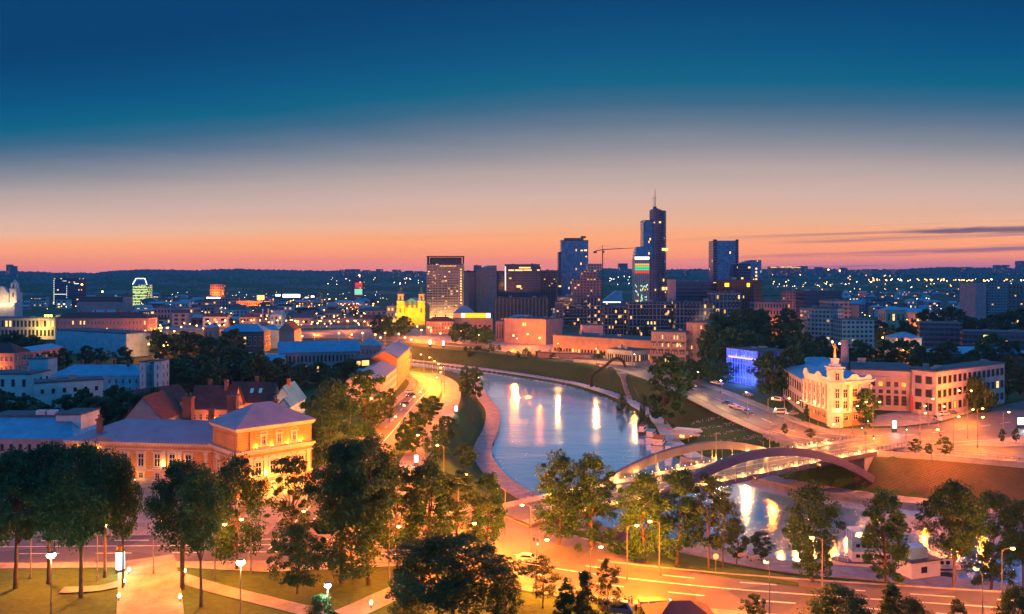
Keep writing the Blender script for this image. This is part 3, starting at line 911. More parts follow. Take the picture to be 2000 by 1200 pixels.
arm = proto_arm(9.0, 1.6, 62000)
small_arm = proto_arm(9.0, 1.6, 11000)
lamps(arm, 'arm', 9.1, [(803, 690), (828, 693), (845, 699), (855, 706), (863, 712), (868, 719), (868, 728), (861, 738)], 'tall orange street lamp in the row along the bend of the riverside street', 'lamps along the bend of the riverside street', PI)
lamps(arm, 'arm', 9.1, [(830, 766), (818, 776), (799, 793), (783, 815)], 'orange street lamp between the median trees and the traffic lanes', 'lamps along the street median', PI)
lamps(arm, 'arm', 9.1, [(716, 779), (684, 797), (693, 890)], 'orange street lamp among the trees on the town house side', 'lamps before the town houses', 0)
lamps(arm, 'arm', 9.1, [(828, 851, PI, 'orange lamp with a long arm beside the white lit sign'), (867, 871, PI, 'curved orange lamp over the riverside lawn'),
                        (895, 928, 0, 'orange lamp rising out of the dark trees left of the junction'), (908, 1024, 0, 'orange lamp glowing within the big trees by the junction'),
                        (987, 955, PI, 'orange lamp with two crossing arms at the river end of the junction'), (1037, 988, PI, 'tall yellow lamp left of the twin riverside trees'),
                        (1048, 1056, 0, 'orange lamp beside the traffic light at the junction'), (1153, 1070, 0, 'orange lamp below the right one of the twin trees'),
                        (1288, 1020, PI, 'yellow lamp glowing before the tall trees at the bridge'), (1225, 1028, 0, 'slim lamp between the twin trees and the bridge trees'),
                        (1503, 1107, PI / 2, 'bright orange lamp with red signs standing on the near kerb'), 
                         (1957, 1073, 0, 'yellow lamp among the riverside trees at the right edge'),
                         (760, 1030, 0, 'orange lamp behind the dense dark trees'),
                         (60, 1024, 0, 'orange lamp behind the dark trees at the left edge'), 
                         (680, 960, 0, 'orange lamp on the corner below the willow')], '', None)
gl1 = proto_globe(10.5, 2800)
lamps(gl1, 'globe', 10.5, [(100, 1086, 0, 'tall lamp standard with a blazing yellow globe before dark trees'), (470, 1100, 0, 'blazing yellow globe lamp standard between the palace trees')], '', None)
wl1 = proto_globe(8.0, 2500, L_WHITE, (1.0, 0.95, 0.85), 0.42)
lamps(wl1, 'white', 8.0, [(640, 1145, 0, 'white globe lamp standard beside the wide grey path')], '', None)
bol = proto_bollard()
for q in [(252, 1124, 'left path lantern nearest the advertising column'), (243, 1146, 'middle lantern on the left edge of the garden path'), (232, 1176, 'nearest lantern on the left edge of the garden path'),
          (361, 1126, 'lantern at the foot of the split trunk by the path'), (352, 1178, 'nearest lantern on the right edge of the garden path'), (725, 1190, 'lone lantern on the grass beside the wide grey path')]:
    x, y = gp(q[0], q[1])
    put(bol, 'bol', x, y, gz(x, y), 0, q[2], None)
# the pale lamps of the far embankment
pale = proto_arm(9.0, 1.6, 20000, 0.3, L_FARW, (1.0, 0.46, 0.12))
lamps(pale, 'pale', 9.1, [(935, 655), (1010, 662), (1090, 672), (1165, 682), (1240, 693), (1335, 708), (1365, 728), (1410, 745), (1460, 768)], 'slim pale lamp along the far embankment road', 'lamps along the embankment road', PI / 2)
twin = proto_arm(9.5, 2.2, 26000, 0.34, twin=True)
lamps(twin, 'twin', 9.6, [(1705, 786, 0, 'twin headed orange lamp before the tower building'), (1885, 764, 0, 'twin headed orange lamp before the willow')], '', None)
mid_arm = proto_arm(9.0, 1.6, 38000)
lamps(mid_arm, 'marm', 9.1, [(190, 1028, 0, 'orange lamp on the street behind the advertising column'), (300, 1018, 0, 'orange lamp on the street at the end of the garden path'), (420, 1026, 0, 'orange lamp on the street behind the leaning trunk'), (490, 1016, PI, 'orange lamp on the forecourt behind the second globe lamp'), (575, 1000, 0, 'orange lamp before the palace corner behind the sparse tree'), ], '', None)
lamps(small_arm, 'sarm', 9.1, [(1606, 1052, PI, 'orange lamp hidden in the crown of the round riverside tree'), (1919, 1121, PI / 2, 'small orange lamp on the near kerb left of the river houseboats')], '', None)
lamps(small_arm, 'sarm', 9.1, [(1500, 779), (1532, 779), (1549, 787), (1581, 785)], 'orange lamp along the shaded side wing of the tower building', 'lamps beside the side wing', 0)
lamps(small_arm, 'sarm', 9.1, [(1797, 794), (1813, 780), (1834, 795), (1797, 808), (1890, 801), (1909, 799), (1862, 815), (1909, 816), (1960, 806)], 'orange lamp standing on the square before the long pink wing', 'lamps on the square', 0)
lamps(small_arm, 'sarm', 9.1, [(1665, 794, 0, 'orange lamp touching the tree at the tower building corner'), (1686, 739, 0, 'orange lamp above the cornice of the tower building')], '', None)
lamps(arm, 'arm', 9.1, [
                        (1820, 840, 0, 'low orange lamp in the middle of the crossing')], '', None)
lamps(small_arm, 'sarm', 9.1, [(1640, 830, PI, 'orange lamp at the bridge end of the crossing')], '', None)

# ------------------------------------------------------------------ trees
def crown_mesh(name, seed, Ht, Wd, base, shape, nclump, per, leaf, mt, gap=0.0):
    rng = np.random.default_rng(seed)
    def prof(t):
        if shape == 'round': return np.sqrt(np.clip(1 - (2 * t - 0.95) ** 2 * 0.98, 0.02, 1))
        if shape == 'tall': return np.clip(np.sin(np.clip(t * 0.93 + 0.07, 0, 1) * PI) ** 0.45, 0.15, 1)
        if shape == 'cone': return np.clip(1.06 - t, 0.05, 1) ** 0.75
        if shape == 'oval': return np.clip(np.sin(np.clip(t, 0.02, 0.98) * PI) ** 0.6, 0.1, 1)
        return np.clip(np.sin(np.clip(t * 0.8 + 0.2, 0, 1) * PI) ** 0.5, 0.2, 1)
    t = rng.uniform(0.02, 0.98, nclump) ** 0.9
    ang = rng.uniform(0, 2 * PI, nclump)
    lob = 1 + 0.24 * np.sin(ang * 2 + seed) + 0.24 * np.sin(ang * 3 + t * 8 + seed * 2)
    rad = prof(t) * Wd / 2 * lob * rng.uniform(0.35, 0.95, nclump) ** 0.7
    zb = base * Ht
    cx = rad * np.cos(ang); cyy = rad * np.sin(ang); cz = zb + t * (Ht - zb)
    cr = Wd * rng.uniform(0.05, 0.17, nclump)
    n = nclump * per
    ci = np.repeat(np.arange(nclump), per)
    d = rng.normal(size=(n, 3)); d /= np.linalg.norm(d, axis=1)[:, None]
    rr = rng.uniform(0.25, 1.0, n) ** 0.55
    pos = np.stack([cx[ci], cyy[ci], cz[ci]], -1) + d * (cr[ci] * rr)[:, None] * np.array([1.15, 1.15, 0.85])
    if shape == 'willow':
        drop = rng.uniform(0, 1, n) ** 1.5 * (Ht * 0.22)
        pos[:, 2] = np.maximum(pos[:, 2] - drop, 0.6)
    sz = leaf * rng.uniform(0.55, 1.35, n)
    nr = d * 0.6 + rng.normal(size=(n, 3)) * 0.7 + np.array([0, 0, 0.35]); nr /= np.linalg.norm(nr, axis=1)[:, None]
    a = np.cross(nr, rng.normal(size=(n, 3))); a /= np.linalg.norm(a, axis=1)[:, None]
    b = np.cross(nr, a)
    if shape == 'willow':
        a = np.tile([0, 0, -1.0], (n, 1)) + rng.normal(size=(n, 3)) * 0.2; b = np.cross(a, rng.normal(size=(n, 3))); b /= np.linalg.norm(b, axis=1)[:, None]
        la, lb = 1.1, 0.28
    else: la, lb = 0.62, 0.42
    v = np.stack([pos - a * sz[:, None] * la, pos + b * sz[:, None] * lb + nr * sz[:, None] * 0.1, pos + a * sz[:, None] * la, pos - b * sz[:, None] * lb + nr * sz[:, None] * 0.1], 1).reshape(-1, 3)
    me = bpy.data.meshes.new(name)
    me.vertices.add(n * 4); me.vertices.foreach_set('co', v.ravel())
    me.loops.add(n * 4); me.loops.foreach_set('vertex_index', np.arange(n * 4, dtype=np.int32))
    me.polygons.add(n); me.polygons.foreach_set('loop_start', np.arange(0, n * 4, 4, dtype=np.int32)); me.polygons.foreach_set('loop_total', np.full(n, 4, dtype=np.int32))
    me.update(calc_edges=True); me.validate()
    me.materials.append(mt)
    return me, [(cx[i], cyy[i], cz[i]) for i in np.argsort(-cr)[:14]]
def trunk_mesh(seed, Ht, base, tips, fork=False, r0=0.3):
    rr = random.Random(seed); mb = MB()
    lean = (rr.uniform(-0.5, 0.5), rr.uniform(-0.5, 0.5))
    top = Ht * min(0.62, base + 0.35)
    def stem(x0, x1, y1, r, ztop):
        mb.tube([(x0, 0, -0.5), (x0 * 1.1 + x1 * 0.1, y1 * 0.1, ztop * 0.15), (x0 + x1 * 0.45, y1 * 0.5, ztop * 0.55), (x0 + x1, y1, ztop)], [r * 1.25, r, r * 0.75, r * 0.4], 8)
    if fork:
        stem(0, -0.9, 0.2, r0, top); stem(0.15, 0.9, -0.3, r0 * 0.8, top); stem(0.1, 0.25, 0.4, r0 * 0.6, top)
    else: stem(0, lean[0], lean[1], r0, top)
    for i, tpz in enumerate(tips):
        f = 0.5 + 0.5 * rr.random(); z = min(top * f, tpz[2] - 0.3)
        if z < 0.3: continue
        s = (lean[0] * f, lean[1] * f, z)
        mid = (s[0] * 0.5 + tpz[0] * 0.5, s[1] * 0.5 + tpz[1] * 0.5, z * 0.45 + tpz[2] * 0.55)
        mb.tube([s, mid, tpz], [r0 * 0.42, r0 * 0.25, r0 * 0.1], 5)
    return mb.mesh('trunk', BARK, True)
TP = {}
def tproto(kind, seed):
    key = (kind, seed)
    if key in TP: return TP[key]
    spec = {  # H, W, base, shape, clumps, per, leaf, material, trunk radius
        'high': (20, 9.5, 0.42, 'round', 125, 135, 0.32, LEAF, 0.3), 'big': (20, 12, 0.36, 'round', 150, 135, 0.33, LEAF, 0.34), 'tall': (20, 9.0, 0.1, 'tall', 135, 125, 0.32, LEAF, 0.3),
        'sparse': (20, 8.0, 0.22, 'tall', 75, 90, 0.32, LEAFY, 0.22), 'low': (20, 13, 0.12, 'round', 145, 135, 0.35, LEAF, 0.3),
        'young': (8, 4.0, 0.2, 'oval', 55, 60, 0.26, LEAFY, 0.1), 'cone': (10, 4.4, 0.06, 'cone', 80, 60, 0.3, LEAF, 0.14),
        'mid': (14, 11, 0.12, 'round', 60, 42, 0.8, LEAF, 0.3), 'midtall': (18, 9, 0.1, 'tall', 60, 42, 0.8, LEAF, 0.3),
        'willow': (18, 14, 0.12, 'willow', 90, 90, 0.9, LEAFY, 0.4), 'bush': (5, 6, 0.02, 'round', 34, 40, 0.4, LEAF, 0.1)}[kind]
    Ht, Wd, base, shape, nc, per, leaf, mt, r0 = spec
    cm, tips = crown_mesh('crown', seed * 13 + len(kind), Ht, Wd, base, shape, nc, per, leaf, mt)
    tm = trunk_mesh(seed, Ht, base, tips, kind == 'big' and seed % 2 == 0, r0)
    TP[key] = (cm, tm, Ht, Wd)
    return TP[key]
TR = random.Random(5)
def tree(kind, px, pbase, ptop, w, label, group=None, seed=None, z=None, name='tree', cat='tree', Y=None):
    if Y is None:
        y = yb(pbase)
        for _ in range(4):
            x = xa(px, y); zz = gz(x, y) if z is None else z
            y = yb(pbase, zz)
    else: y = Y
    x = xa(px, y); zz = gz(x, y) if z is None else z
    seed = seed if seed is not None else TR.randint(1, 3)
    cm, tm, Ht, Wd = tproto(kind, seed)
    hh = za(ptop, y) - zz
    ww = w * y / F
    r = thing(name, label, cat, (x, y, zz), TR.uniform(0, 6.28), group)
    sc = (ww / (Wd * 1.06), ww / (Wd * 1.06), hh / Ht)
    inst('trunk', tm, r, scale=sc); inst('crown', cm, r, scale=sc)
    return r

# foreground trees
for a in [
    ('big', 30, 1150, 888, 140, 'broad dark tree at the left edge behind the yellow globe lamp', 1),
    ('high', 95, 1140, 872, 115, 'dark tree rising behind the blazing lamp on the left', 2),
    ('big', 158, 1168, 872, 140, 'dark tree with a leaning pale trunk right of the blazing lamp', 3),
    ('high', 205, 1128, 885, 105, 'dark tree standing just behind the white advertising column', 1),
    ('high', 240, 1150, 905, 70, 'slim dark tree at the left edge of the garden path', 3),
    ('big', 356, 1150, 908, 132, 'round tree with a split trunk right of the garden path', 2),
    ('high', 393, 1185, 915, 95, 'tree with a bare leaning trunk before the palace wing', 1),
    ('low', 462, 1112, 893, 120, 'tree with low hanging leaves behind the second globe lamp', 3),
    ('sparse', 566, 1100, 893, 100, 'thin open tree with bare twigs before the palace corner', 2),
    ('low', 580, 1160, 1030, 100, 'small bushy tree on the lawn before the palace', 1),
    ('high', 665, 1138, 868, 120, 'tall dense tree left of the pair hiding the street', 2),
    ('high', 720, 1142, 858, 130, 'tallest dense dark tree above the white globe lamp', 1),
    ('low', 690, 1130, 960, 170, 'lower dark tree filling the gap under the tallest trees', 2),
    ('sparse', 778, 1115, 905, 120, 'open tree with orange light showing through its branches', 1),
    ('tall', 835, 1112, 903, 120, 'dark tree below the bright white sign', 3),
    ('sparse', 890, 1100, 920, 110, 'loose tree in front of the orange lamp by the junction', 3),
    ('tall', 950, 1085, 928, 80, 'tree at the right end of the dark row by the junction', 2),
    ('big', 885, 1255, 1050, 220, 'great dark green tree in the centre of the lower edge', 3),
    ('low', 805, 1225, 1085, 90, 'leafy tree leaning over the wide grey path', 1),
    ('low', 985, 1235, 1112, 80, 'smaller tree to the right of the great central tree', 2),
    ('sparse', 1060, 1188, 1085, 66, 'narrow young tree on the near pavement', 1),
    ('cone', 1106, 1240, 1132, 60, 'pointed green tree left of the blue vehicle', 1),
    ('cone', 1140, 1238, 1118, 64, 'pointed dark green tree in the middle of the near group', 2),
    ('sparse', 1188, 1225, 1092, 58, 'slender upright tree close to the blue vehicle', 3),
    ('tall', 1092, 1065, 885, 92, 'left one of the twin riverside trees', 1),
    ('tall', 1156, 1070, 890, 100, 'right one of the twin riverside trees', 3),
    ('low', 1258, 1098, 928, 100, 'broad tree glowing orange beside the lamp at the bridge', 1),
    ('tall', 1322, 1106, 920, 95, 'tall tree right of the glowing lamp at the bridge', 2),
    ('sparse', 1385, 1112, 925, 86, 'open tree through which the blue river shows', 1),
    ('sparse', 1412, 1108, 960, 66, 'thin pointed tree standing before the river', 3),
    ('young', 1438, 1098, 1015, 52, 'small tree beside the river bench', 2),
    ('young', 1487, 1095, 1038, 48, 'small round tree at the river above the orange lamp', 1),
    ('tall', 1585, 1138, 945, 100, 'tree with a lamp burning inside its crown', 1),
    ('tall', 1730, 1146, 962, 98, 'tree partly hiding the white river boat', 3),
    ('big', 1862, 1158, 948, 105, 'large tree before the blue houseboat', 1),
    ('tall', 1935, 1150, 962, 90, 'tree behind the yellow lamp at the right edge', 2),
    ('big', 1998, 1155, 980, 70, 'tree cut off by the right edge', 3),
    ('low', 1640, 1270, 1150, 130, 'dark leafy tree at the lower edge right of the orange lamp', 2),
    ('cone', 1742, 1255, 1140, 60, 'spiky green tree at the lower edge', 3),
    ('low', 1780, 1265, 1172, 80, 'low tree next to the spiky one at the lower edge', 1),
    ('young', 1473, 1232, 1162, 52, 'small round tree on the near kerb', 3),
    ('low', 1985, 1255, 1145, 70, 'bright green tree in the lower right corner', 3),
    ('young', 1868, 1245, 1172, 34, 'small olive tree at the lower edge below the houseboat', 2),
    ('low', 625, 1260, 1165, 60, 'leafy shrub like tree under the white globe lamp', 2),
    ]:
    tree(*a[:6], seed=a[6])
# middle distance, each with a place of its own
for a in [
    ('low', 648, 935, 748, 105, 'great dark drooping tree beside the palace', 1),
    ('midtall', 712, 830, 724, 80, 'dark round tree at the corner of the town house row', 2),
    ('mid', 708, 905, 828, 56, 'leafy tree right of the great drooping tree on the pavement', 3),
    ('midtall', 908, 775, 716, 26, 'left dark upright tree on the river bank', 1), ('midtall', 928, 782, 718, 32, 'right dark upright tree on the river bank', 2),
    ('mid', 908, 912, 868, 46, 'dark bush like tree on the riverside lawn', 3),
    ('midtall', 1300, 806, 694, 84, 'large dark tree on the slope of the far bank', 2),
    ('mid', 1335, 770, 715, 50, 'lower tree behind the large tree of the far bank', 1),
    ('mid', 1508, 782, 690, 74, 'green tree right of the blue lit building', 3), ('mid', 1545, 775, 680, 66, 'dark tree behind the side wing of the tower building', 1),
    ('cone', 1575, 824, 790, 17, 'trimmed cone shaped tree at the side wing', 1),
    ('mid', 1692, 832, 762, 54, 'tree hiding the right front of the tower building', 2),
    ('willow', 1898, 800, 738, 76, 'weeping willow lit orange before the long wing', 2),
    ('midtall', 1968, 782, 696, 40, 'dark cypress like tree at the end of the long wing', 3), ('midtall', 1996, 780, 700, 30, 'dark tree at the right edge above the crossing', 1),
    ('young', 1533, 852, 828, 16, 'small orange lit tree on the embankment corner', 1), ('young', 1583, 858, 838, 20, 'small bare tree by the bridge end', 2),
    ('young', 1788, 890, 858, 26, 'left young tree on the edge above the brick slope', 3), ('young', 1814, 892, 866, 20, 'thin young tree between two others above the brick slope', 1),
    ('young', 1846, 894, 855, 30, 'right young tree on the edge above the brick slope', 2),
    ('young', 1957, 868, 838, 13, 'left clipped tree on the traffic island', 1), ('young', 1984, 868, 837, 15, 'right clipped tree on the traffic island', 3),
    ('cone', 1806, 800, 762, 8, 'narrow dark conifer before the recessed wall', 2),
    ('mid', 1240, 1100, 1052, 44, 'low bush under the lamp at the bridge', 2), ('bush', 1205, 1080, 1060, 40, 'clipped hedge bush on the bank above the river', 1),
    ]:
    tree(*a[:6], seed=a[6])
# groups that nothing tells apart
def grove(kind, n, x0, x1, b0, b1, hpx, wpx, label, group, rnd):
    R_ = random.Random(rnd)
    for i in range(n):
        px = x0 + (x1 - x0) * (i + R_.uniform(0.1, 0.9)) / n
        pb = R_.uniform(b0, b1)
        hh = hpx * R_.uniform(0.75, 1.15)
        tree(kind, px, pb, pb - hh, wpx * R_.uniform(0.8, 1.25), label, group, seed=R_.randint(1, 3))
grove('mid', 7, 785, 872, 812, 900, 52, 44, 'leafy tree in the median clump of the riverside street', 'median trees', 1)
grove('young', 7, 712, 770, 800, 862, 48, 34, 'street tree lit orange along the town house pavement', 'trees along the town houses', 2)
grove('mid', 9, 130, 330, 815, 832, 58, 56, 'dark tree in the yard between palace roof and white houses', 'yard trees behind the palace roof', 3)
grove('mid', 4, -10, 100, 812, 835, 58, 60, 'dark tree beside the white flat roofed house on the left', 'trees at the white house', 4)
grove('mid', 12, 330, 560, 745, 775, 62, 62, 'dark tree in the courtyard below the long blue roof', 'courtyard trees below the blue roof', 5)
grove('mid', 8, 560, 745, 745, 768, 40, 48, 'dark tree before the long blue roofed building', 'trees before the blue roofed building', 6)
grove('mid', 10, 300, 470, 690, 720, 48, 50, 'dark tree behind the apartment block with bay towers', 'trees behind the apartment block', 7)
grove('mid', 5, 80, 260, 708, 722, 40, 40, 'dark tree beside the white box building', 'trees beside the white box building', 8)
grove('mid', 4, 0, 70, 690, 705, 48, 46, 'dark tree below the colonnaded block', 'trees below the colonnaded block', 9)
grove('mid', 5, 730, 800, 652, 662, 40, 36, 'tree before the yellow church', 'trees before the yellow church', 10)
grove('mid', 6, 885, 960, 668, 676, 36, 30, 'dark tree at the far end of the embankment road', 'trees at the far embankment', 11)
grove('midtall', 9, 1375, 1480, 700, 735, 86, 46, 'dark tree in the wood behind the embankment road', 'wood behind the embankment', 12)
grove('mid', 7, 1325, 1430, 735, 752, 40, 38, 'dark tree behind the parked cars of the embankment', 'trees behind the parked cars', 13)
grove('midtall', 9, 1400, 1560, 680, 700, 78, 48, 'tall dark tree left of the blue grey office block', 'trees left of the office block', 14)
grove('mid', 12, 1560, 1800, 705, 726, 52, 44, 'dark tree between the office block and the tower building', 'trees behind the tower building', 15)
grove('mid', 10, 1790, 1990, 715, 745, 56, 50, 'dark green tree behind the long pink wing', 'trees behind the long wing', 16)
grove('mid', 9, 1800, 2000, 650, 668, 52, 46, 'dark tree at the foot of the far apartment slabs', 'trees below the apartment slabs', 17)
grove('mid', 7, 1690, 1810, 660, 690, 44, 38, 'dark tree among low roofs on the right', 'trees among the low roofs', 18)
grove('mid', 4, 1225, 1262, 664, 672, 26, 14, 'dark tree before the orange lit gallery wall', 'trees at the gallery wall', 19)
grove('bush', 11, 905, 975, 682, 689, 9, 11, 'clipped round bush in the left row along the embankment', 'left row of clipped bushes', 20)
grove('bush', 12, 1010, 1100, 688, 701, 10, 11, 'clipped round bush in the right row along the embankment', 'right row of clipped bushes', 21)
grove('mid', 2, 1150, 1180, 704, 707, 16, 16, 'low tree before the small pavilion', 'trees at the pavilion', 22)
grove('mid', 9, 420, 720, 612, 640, 16, 26, 'small far tree by the upstream bridge', 'far trees by the upstream bridge', 23)
grove('bush', 9, 1178, 1262, 776, 838, 10, 22, 'dark shrub at the water edge of the far bank', 'shrubs at the water edge', 24)
grove('bush', 4, 1120, 1215, 1060, 1078, 12, 26, 'low shrub on the near bank behind the twin trees', 'shrubs behind the twin trees', 25)

# ------------------------------------------------------------------ bridge with two steel arches
BD = Vector((0.826, 0.563)); BN = Vector((-0.563, 0.826)); BR = Vector((105.0, 232.0))
def bp(t, w): 
    p = BR - BD * t + BN * w
    return (p.x, p.y)
BRIDGE_STEEL = mat('bridge_steel', (0.125, 0.095, 0.14), 0.5, 0.12, 0.5, 0.15)
bridge = thing('road_bridge', 'road bridge carried by two slender steel arches across the river', 'bridge', (0, 0, 0))
def archz(t): return 7.9 - 0.0054 * (t - 54) ** 2
def arch(w, name, sh=0.0, dz0=0.0):
    mb = MB(); N_ = 48; R = []
    for i in range(N_ + 1):
        t = -1.0 + 110.5 * i / N_
        z = archz(t - sh) + dz0; hh = 1.9 + 0.5 * abs(t - 54) / 55
        for dw, dz in ((-0.85, -hh), (0.85, -hh), (0.6, hh * 0.0), (-0.6, 0.0)):
            p = bp(t, w + dw); R.append((p[0], p[1], z + (dz if dz else 0.0)))
    mb.v = R
    for i in range(N_):
        for k in range(4):
            l = (k + 1) % 4
            mb.f.append((i * 4 + k, (i + 1) * 4 + k, (i + 1) * 4 + l, i * 4 + l)); mb.mi.append(0)
    mb.f.append((0, 1, 2, 3)); mb.mi.append(0); mb.f.append(tuple(N_ * 4 + k for k in (3, 2, 1, 0))); mb.mi.append(0)
    a = mb.build('arch', BRIDGE_STEEL, bridge)
    for t in range(2, 108, 6):
        mb = MB(); z = archz(t - sh) + dz0; hh = 1.9 + 0.5 * abs(t - 54) / 55
        p0 = bp(t - 0.06, w); 
        q = [bp(t + s, w + v) for s, v in ((-.08, -.93), (.08, -.93), (.08, .93), (-.08, .93))]
        mb.prism(q, z - hh - 0.05, z - hh + 0.25)
        mb.build('stiffener', BRIDGE_STEEL, a)
    return a
arch(0.0, 'arch'); arch(18.2, 'arch', 3.0, -1.1)
def deckz(t): return 1.35 - 0.00016 * (t - 54) ** 2
mb = MB(); n = 30
T0, T1 = -14.0, 122.0
for i in range(n):
    a = T0 + (T1 - T0) * i / n; b = T0 + (T1 - T0) * (i + 1) / n
    for w0, w1, top, m_ in ((1.3, 16.9, 0.0, 0),):
        q = [bp(a, w0), bp(a, w1), bp(b, w1), bp(b, w0)]
        za_, zb_ = deckz(a), deckz(b)
        Tq = [(q[0][0], q[0][1], za_), (q[1][0], q[1][1], za_), (q[2][0], q[2][1], zb_), (q[3][0], q[3][1], zb_)]
        Bq = [(x, y, z - 1.1) for x, y, z in Tq]
        mb.face(Tq, 0); mb.face(Bq[::-1], 1); mb.face([Tq[0], Tq[3], Bq[3], Bq[0]], 1); mb.face([Tq[1], Bq[1], Bq[2], Tq[2]], 1)
dk = mb.build('deck', [ASPH, BRIDGE_STEEL], bridge)
for w0, w1 in ((1.3, 4.2), (14.0, 16.9)):
    mb = MB()
    for i in range(n):
        a = T0 + (T1 - T0) * i / n; b = T0 + (T1 - T0) * (i + 1) / n
        q = [bp(a, w0), bp(a, w1), bp(b, w1), bp(b, w0)]
        T_ = [(x, y, deckz(t) + 0.18) for (x, y), t in zip(q, (a, a, b, b))]
        mb.face(T_); mb.face([T_[0], T_[3], (T_[3][0], T_[3][1], T_[3][2] - 0.2), (T_[0][0], T_[0][1], T_[0][2] - 0.2)]); mb.face([T_[1], (T_[1][0], T_[1][1], T_[1][2] - .2), (T_[2][0], T_[2][1], T_[2][2] - .2), T_[2]])
    mb.build('walkway', PAVE2, bridge)
for w in (1.4, 16.8):
    mb = MB()
    for i in range(68):
        t = T0 + 2 + 2.0 * i; p = bp(t, w); z = deckz(t)
        mb.box(p[0] - .05, p[0] + .05, p[1] - .05, p[1] + .05, z + .18, z + 1.3)
    for dz in (0.45, 0.75, 1.05):
        mb.tube([(bp(T0 + (T1 - T0) * i / 20, w)[0], bp(T0 + (T1 - T0) * i / 20, w)[1], deckz(T0 + (T1 - T0) * i / 20) + dz + 0.2) for i in range(21)], 0.035, 4)
    rl = mb.build('railing', METAL, bridge)
    mat_rail = glow('rail_light', (1.0, 0.72, 0.30), 5.0)
    for i in range(46):
        t = 2 + 2.3 * i; p = bp(t, w + (0.12 if w < 5 else -0.12)); z = deckz(t)
        mb = MB(); mb.ball((p[0], p[1], z + 0.6), 0.12, 6); mb.build('rail_lamp', mat_rail, rl)
        if i % 3 == 0: point(rl, (p[0] , p[1], z + 0.9), (1.0, 0.42, 0.07), 2600, 0.5)
    for k in range(5):
        t = 6 + 22 * k; p = bp(t, w)
        mb = MB(); mb.lathe([(0.1, 0), (0.06, 8)], 8, (p[0], p[1], deckz(t))); mb.tube([(p[0], p[1], deckz(t) + 7.6), (p[0] + BN.x * (1.6 if w < 5 else -1.6), p[1] + BN.y * (1.6 if w < 5 else -1.6), deckz(t) + 8.2)], 0.05, 6)
        mb.build('lighting_mast', POLE, rl)
for a, b in ((T0, 6.0), (110, T1)):
    q = [bp(a, 1.8), bp(a, 16.4), bp(b, 16.4), bp(b, 1.8)]
    mb = MB(); mb.prism(q, -11.0, 0.15); mb.build('abutment', CONC, bridge)
for w in (0, 18.2):
    p = bp(-1, w); mb = MB(); mb.box(p[0] - 3, p[0] + 2.0, p[1] - 2, p[1] + 2, -11, -8.2); mb.build('footing', CONC, bridge)
for t, w0, w1 in ((28, 1.4, 16.8), (54, 1.4, 16.8), (80, 1.4, 16.8)):
    a, b = bp(t, 0.2), bp(t, 18.0)
    mb = MB(); mb.tube([(a[0], a[1], deckz(t) - 0.6), (b[0], b[1], deckz(t) - 0.6)], 0.45, 8); mb.build('cross_beam', BRIDGE_STEEL, bridge)
for t in range(22, 90, 4):
    for w in (0.0, 18.2):
        p = bp(t, w)
        if archz(t - (3 if w else 0)) - 3.3 > deckz(t) + 0.4:
            mb = MB(); mb.tube([(p[0], p[1], deckz(t) - 0.3), (p[0], p[1], archz(t - (3 if w else 0)) - (3.2 if w else 2.1))], 0.05, 5); mb.build('hanger', STEEL, bridge)
for (px, py, lab) in ((1500, 842, 'a'), (1560, 850, 'b')):
    pass
# deck lane line
for off in (6.0, 9.1, 12.2):
    mb = MB()
    for i in range(40):
        if off != 9.1 and i % 2: continue
        a = T0 + 2 + 3.2 * i; b = a + (3.2 if off == 9.1 else 2.4)
        q = [bp(a, off - .1), bp(a, off + .1), bp(b, off + .1), bp(b, off - .1)]
        mb.face([(x, y, deckz(t) + 0.03) for (x, y), t in zip(q, (a, a, b, b))])
    mb.build('lane_marking', PAINT, dk)
# ramp walls by the bridge end
def wall(name, pts, z0, z1, th, m, label):
    r = thing(name, label, 'wall', (pts[0][0], pts[0][1], z0))
    ox, oy = pts[0]
    A = [(p[0] - ox, p[1] - oy) for p in pts]; Bq = offs(A, th)
    mb = MB()
    for i in range(len(A) - 1): mb.prism([A[i], A[i + 1], Bq[i + 1], Bq[i]], 0, z1 - z0)
    mb.build('wall_body', m, r)
    C_ = offs(A, -0.08); D_ = offs(A, th + 0.08); mb = MB()
    for i in range(len(A) - 1): mb.prism([C_[i], C_[i + 1], D_[i + 1], D_[i]], z1 - z0 + .003, z1 - z0 + 0.18)
    mb.build('coping', KERB, r)
    return r
wall('parapet_wall', gl_([(1640, 885), (1690, 888), (1720, 889), (1850, 898), (2000, 912), (2300, 946)]), -1.2, 0.95, 0.4, CONC, 'low parapet wall along the top of the brick slope')
wall('parapet_wall', gl_([(1490, 852), (1530, 866), (1570, 877)]), -1.0, 0.9, 0.4, CONC, 'short parapet wall beside the bridge end')
# steel hook sculpture over the quay
sc_ = thing('sculpture', 'rusty steel pipe arch sculpture hooking over the far bank', 'sculpture', (0, 0, 0))
def pz(px, py, Y): return (xa(px, Y), Y, za(py, Y))
Ys = 452.0
pts = [pz(1155, 752, 446), pz(1155, 738, 446), pz(1161, 729, 448), pz(1170, 724, 450), pz(1180, 717, 453), pz(1190, 708, 456), pz(1198, 702, 458), pz(1207, 700, 460), pz(1215, 704, 461), pz(1220, 713, 462), pz(1221, 728, 462)]
mb = MB(); mb.tube([tuple(q) for q in spline(pts, 4)], 0.8, 10); mb.build('pipe', mat('rusty_steel', (0.045, 0.03, 0.03), 0.7, 0.3, 0.8, 0.4), sc_, True)
for q in (pts[0], pts[-1]):
    mb = MB(); mb.lathe([(1.0, -1.2), (1.0, -0.2), (0.75, 0.0)], 12, q); mb.build('flange', METAL, sc_)
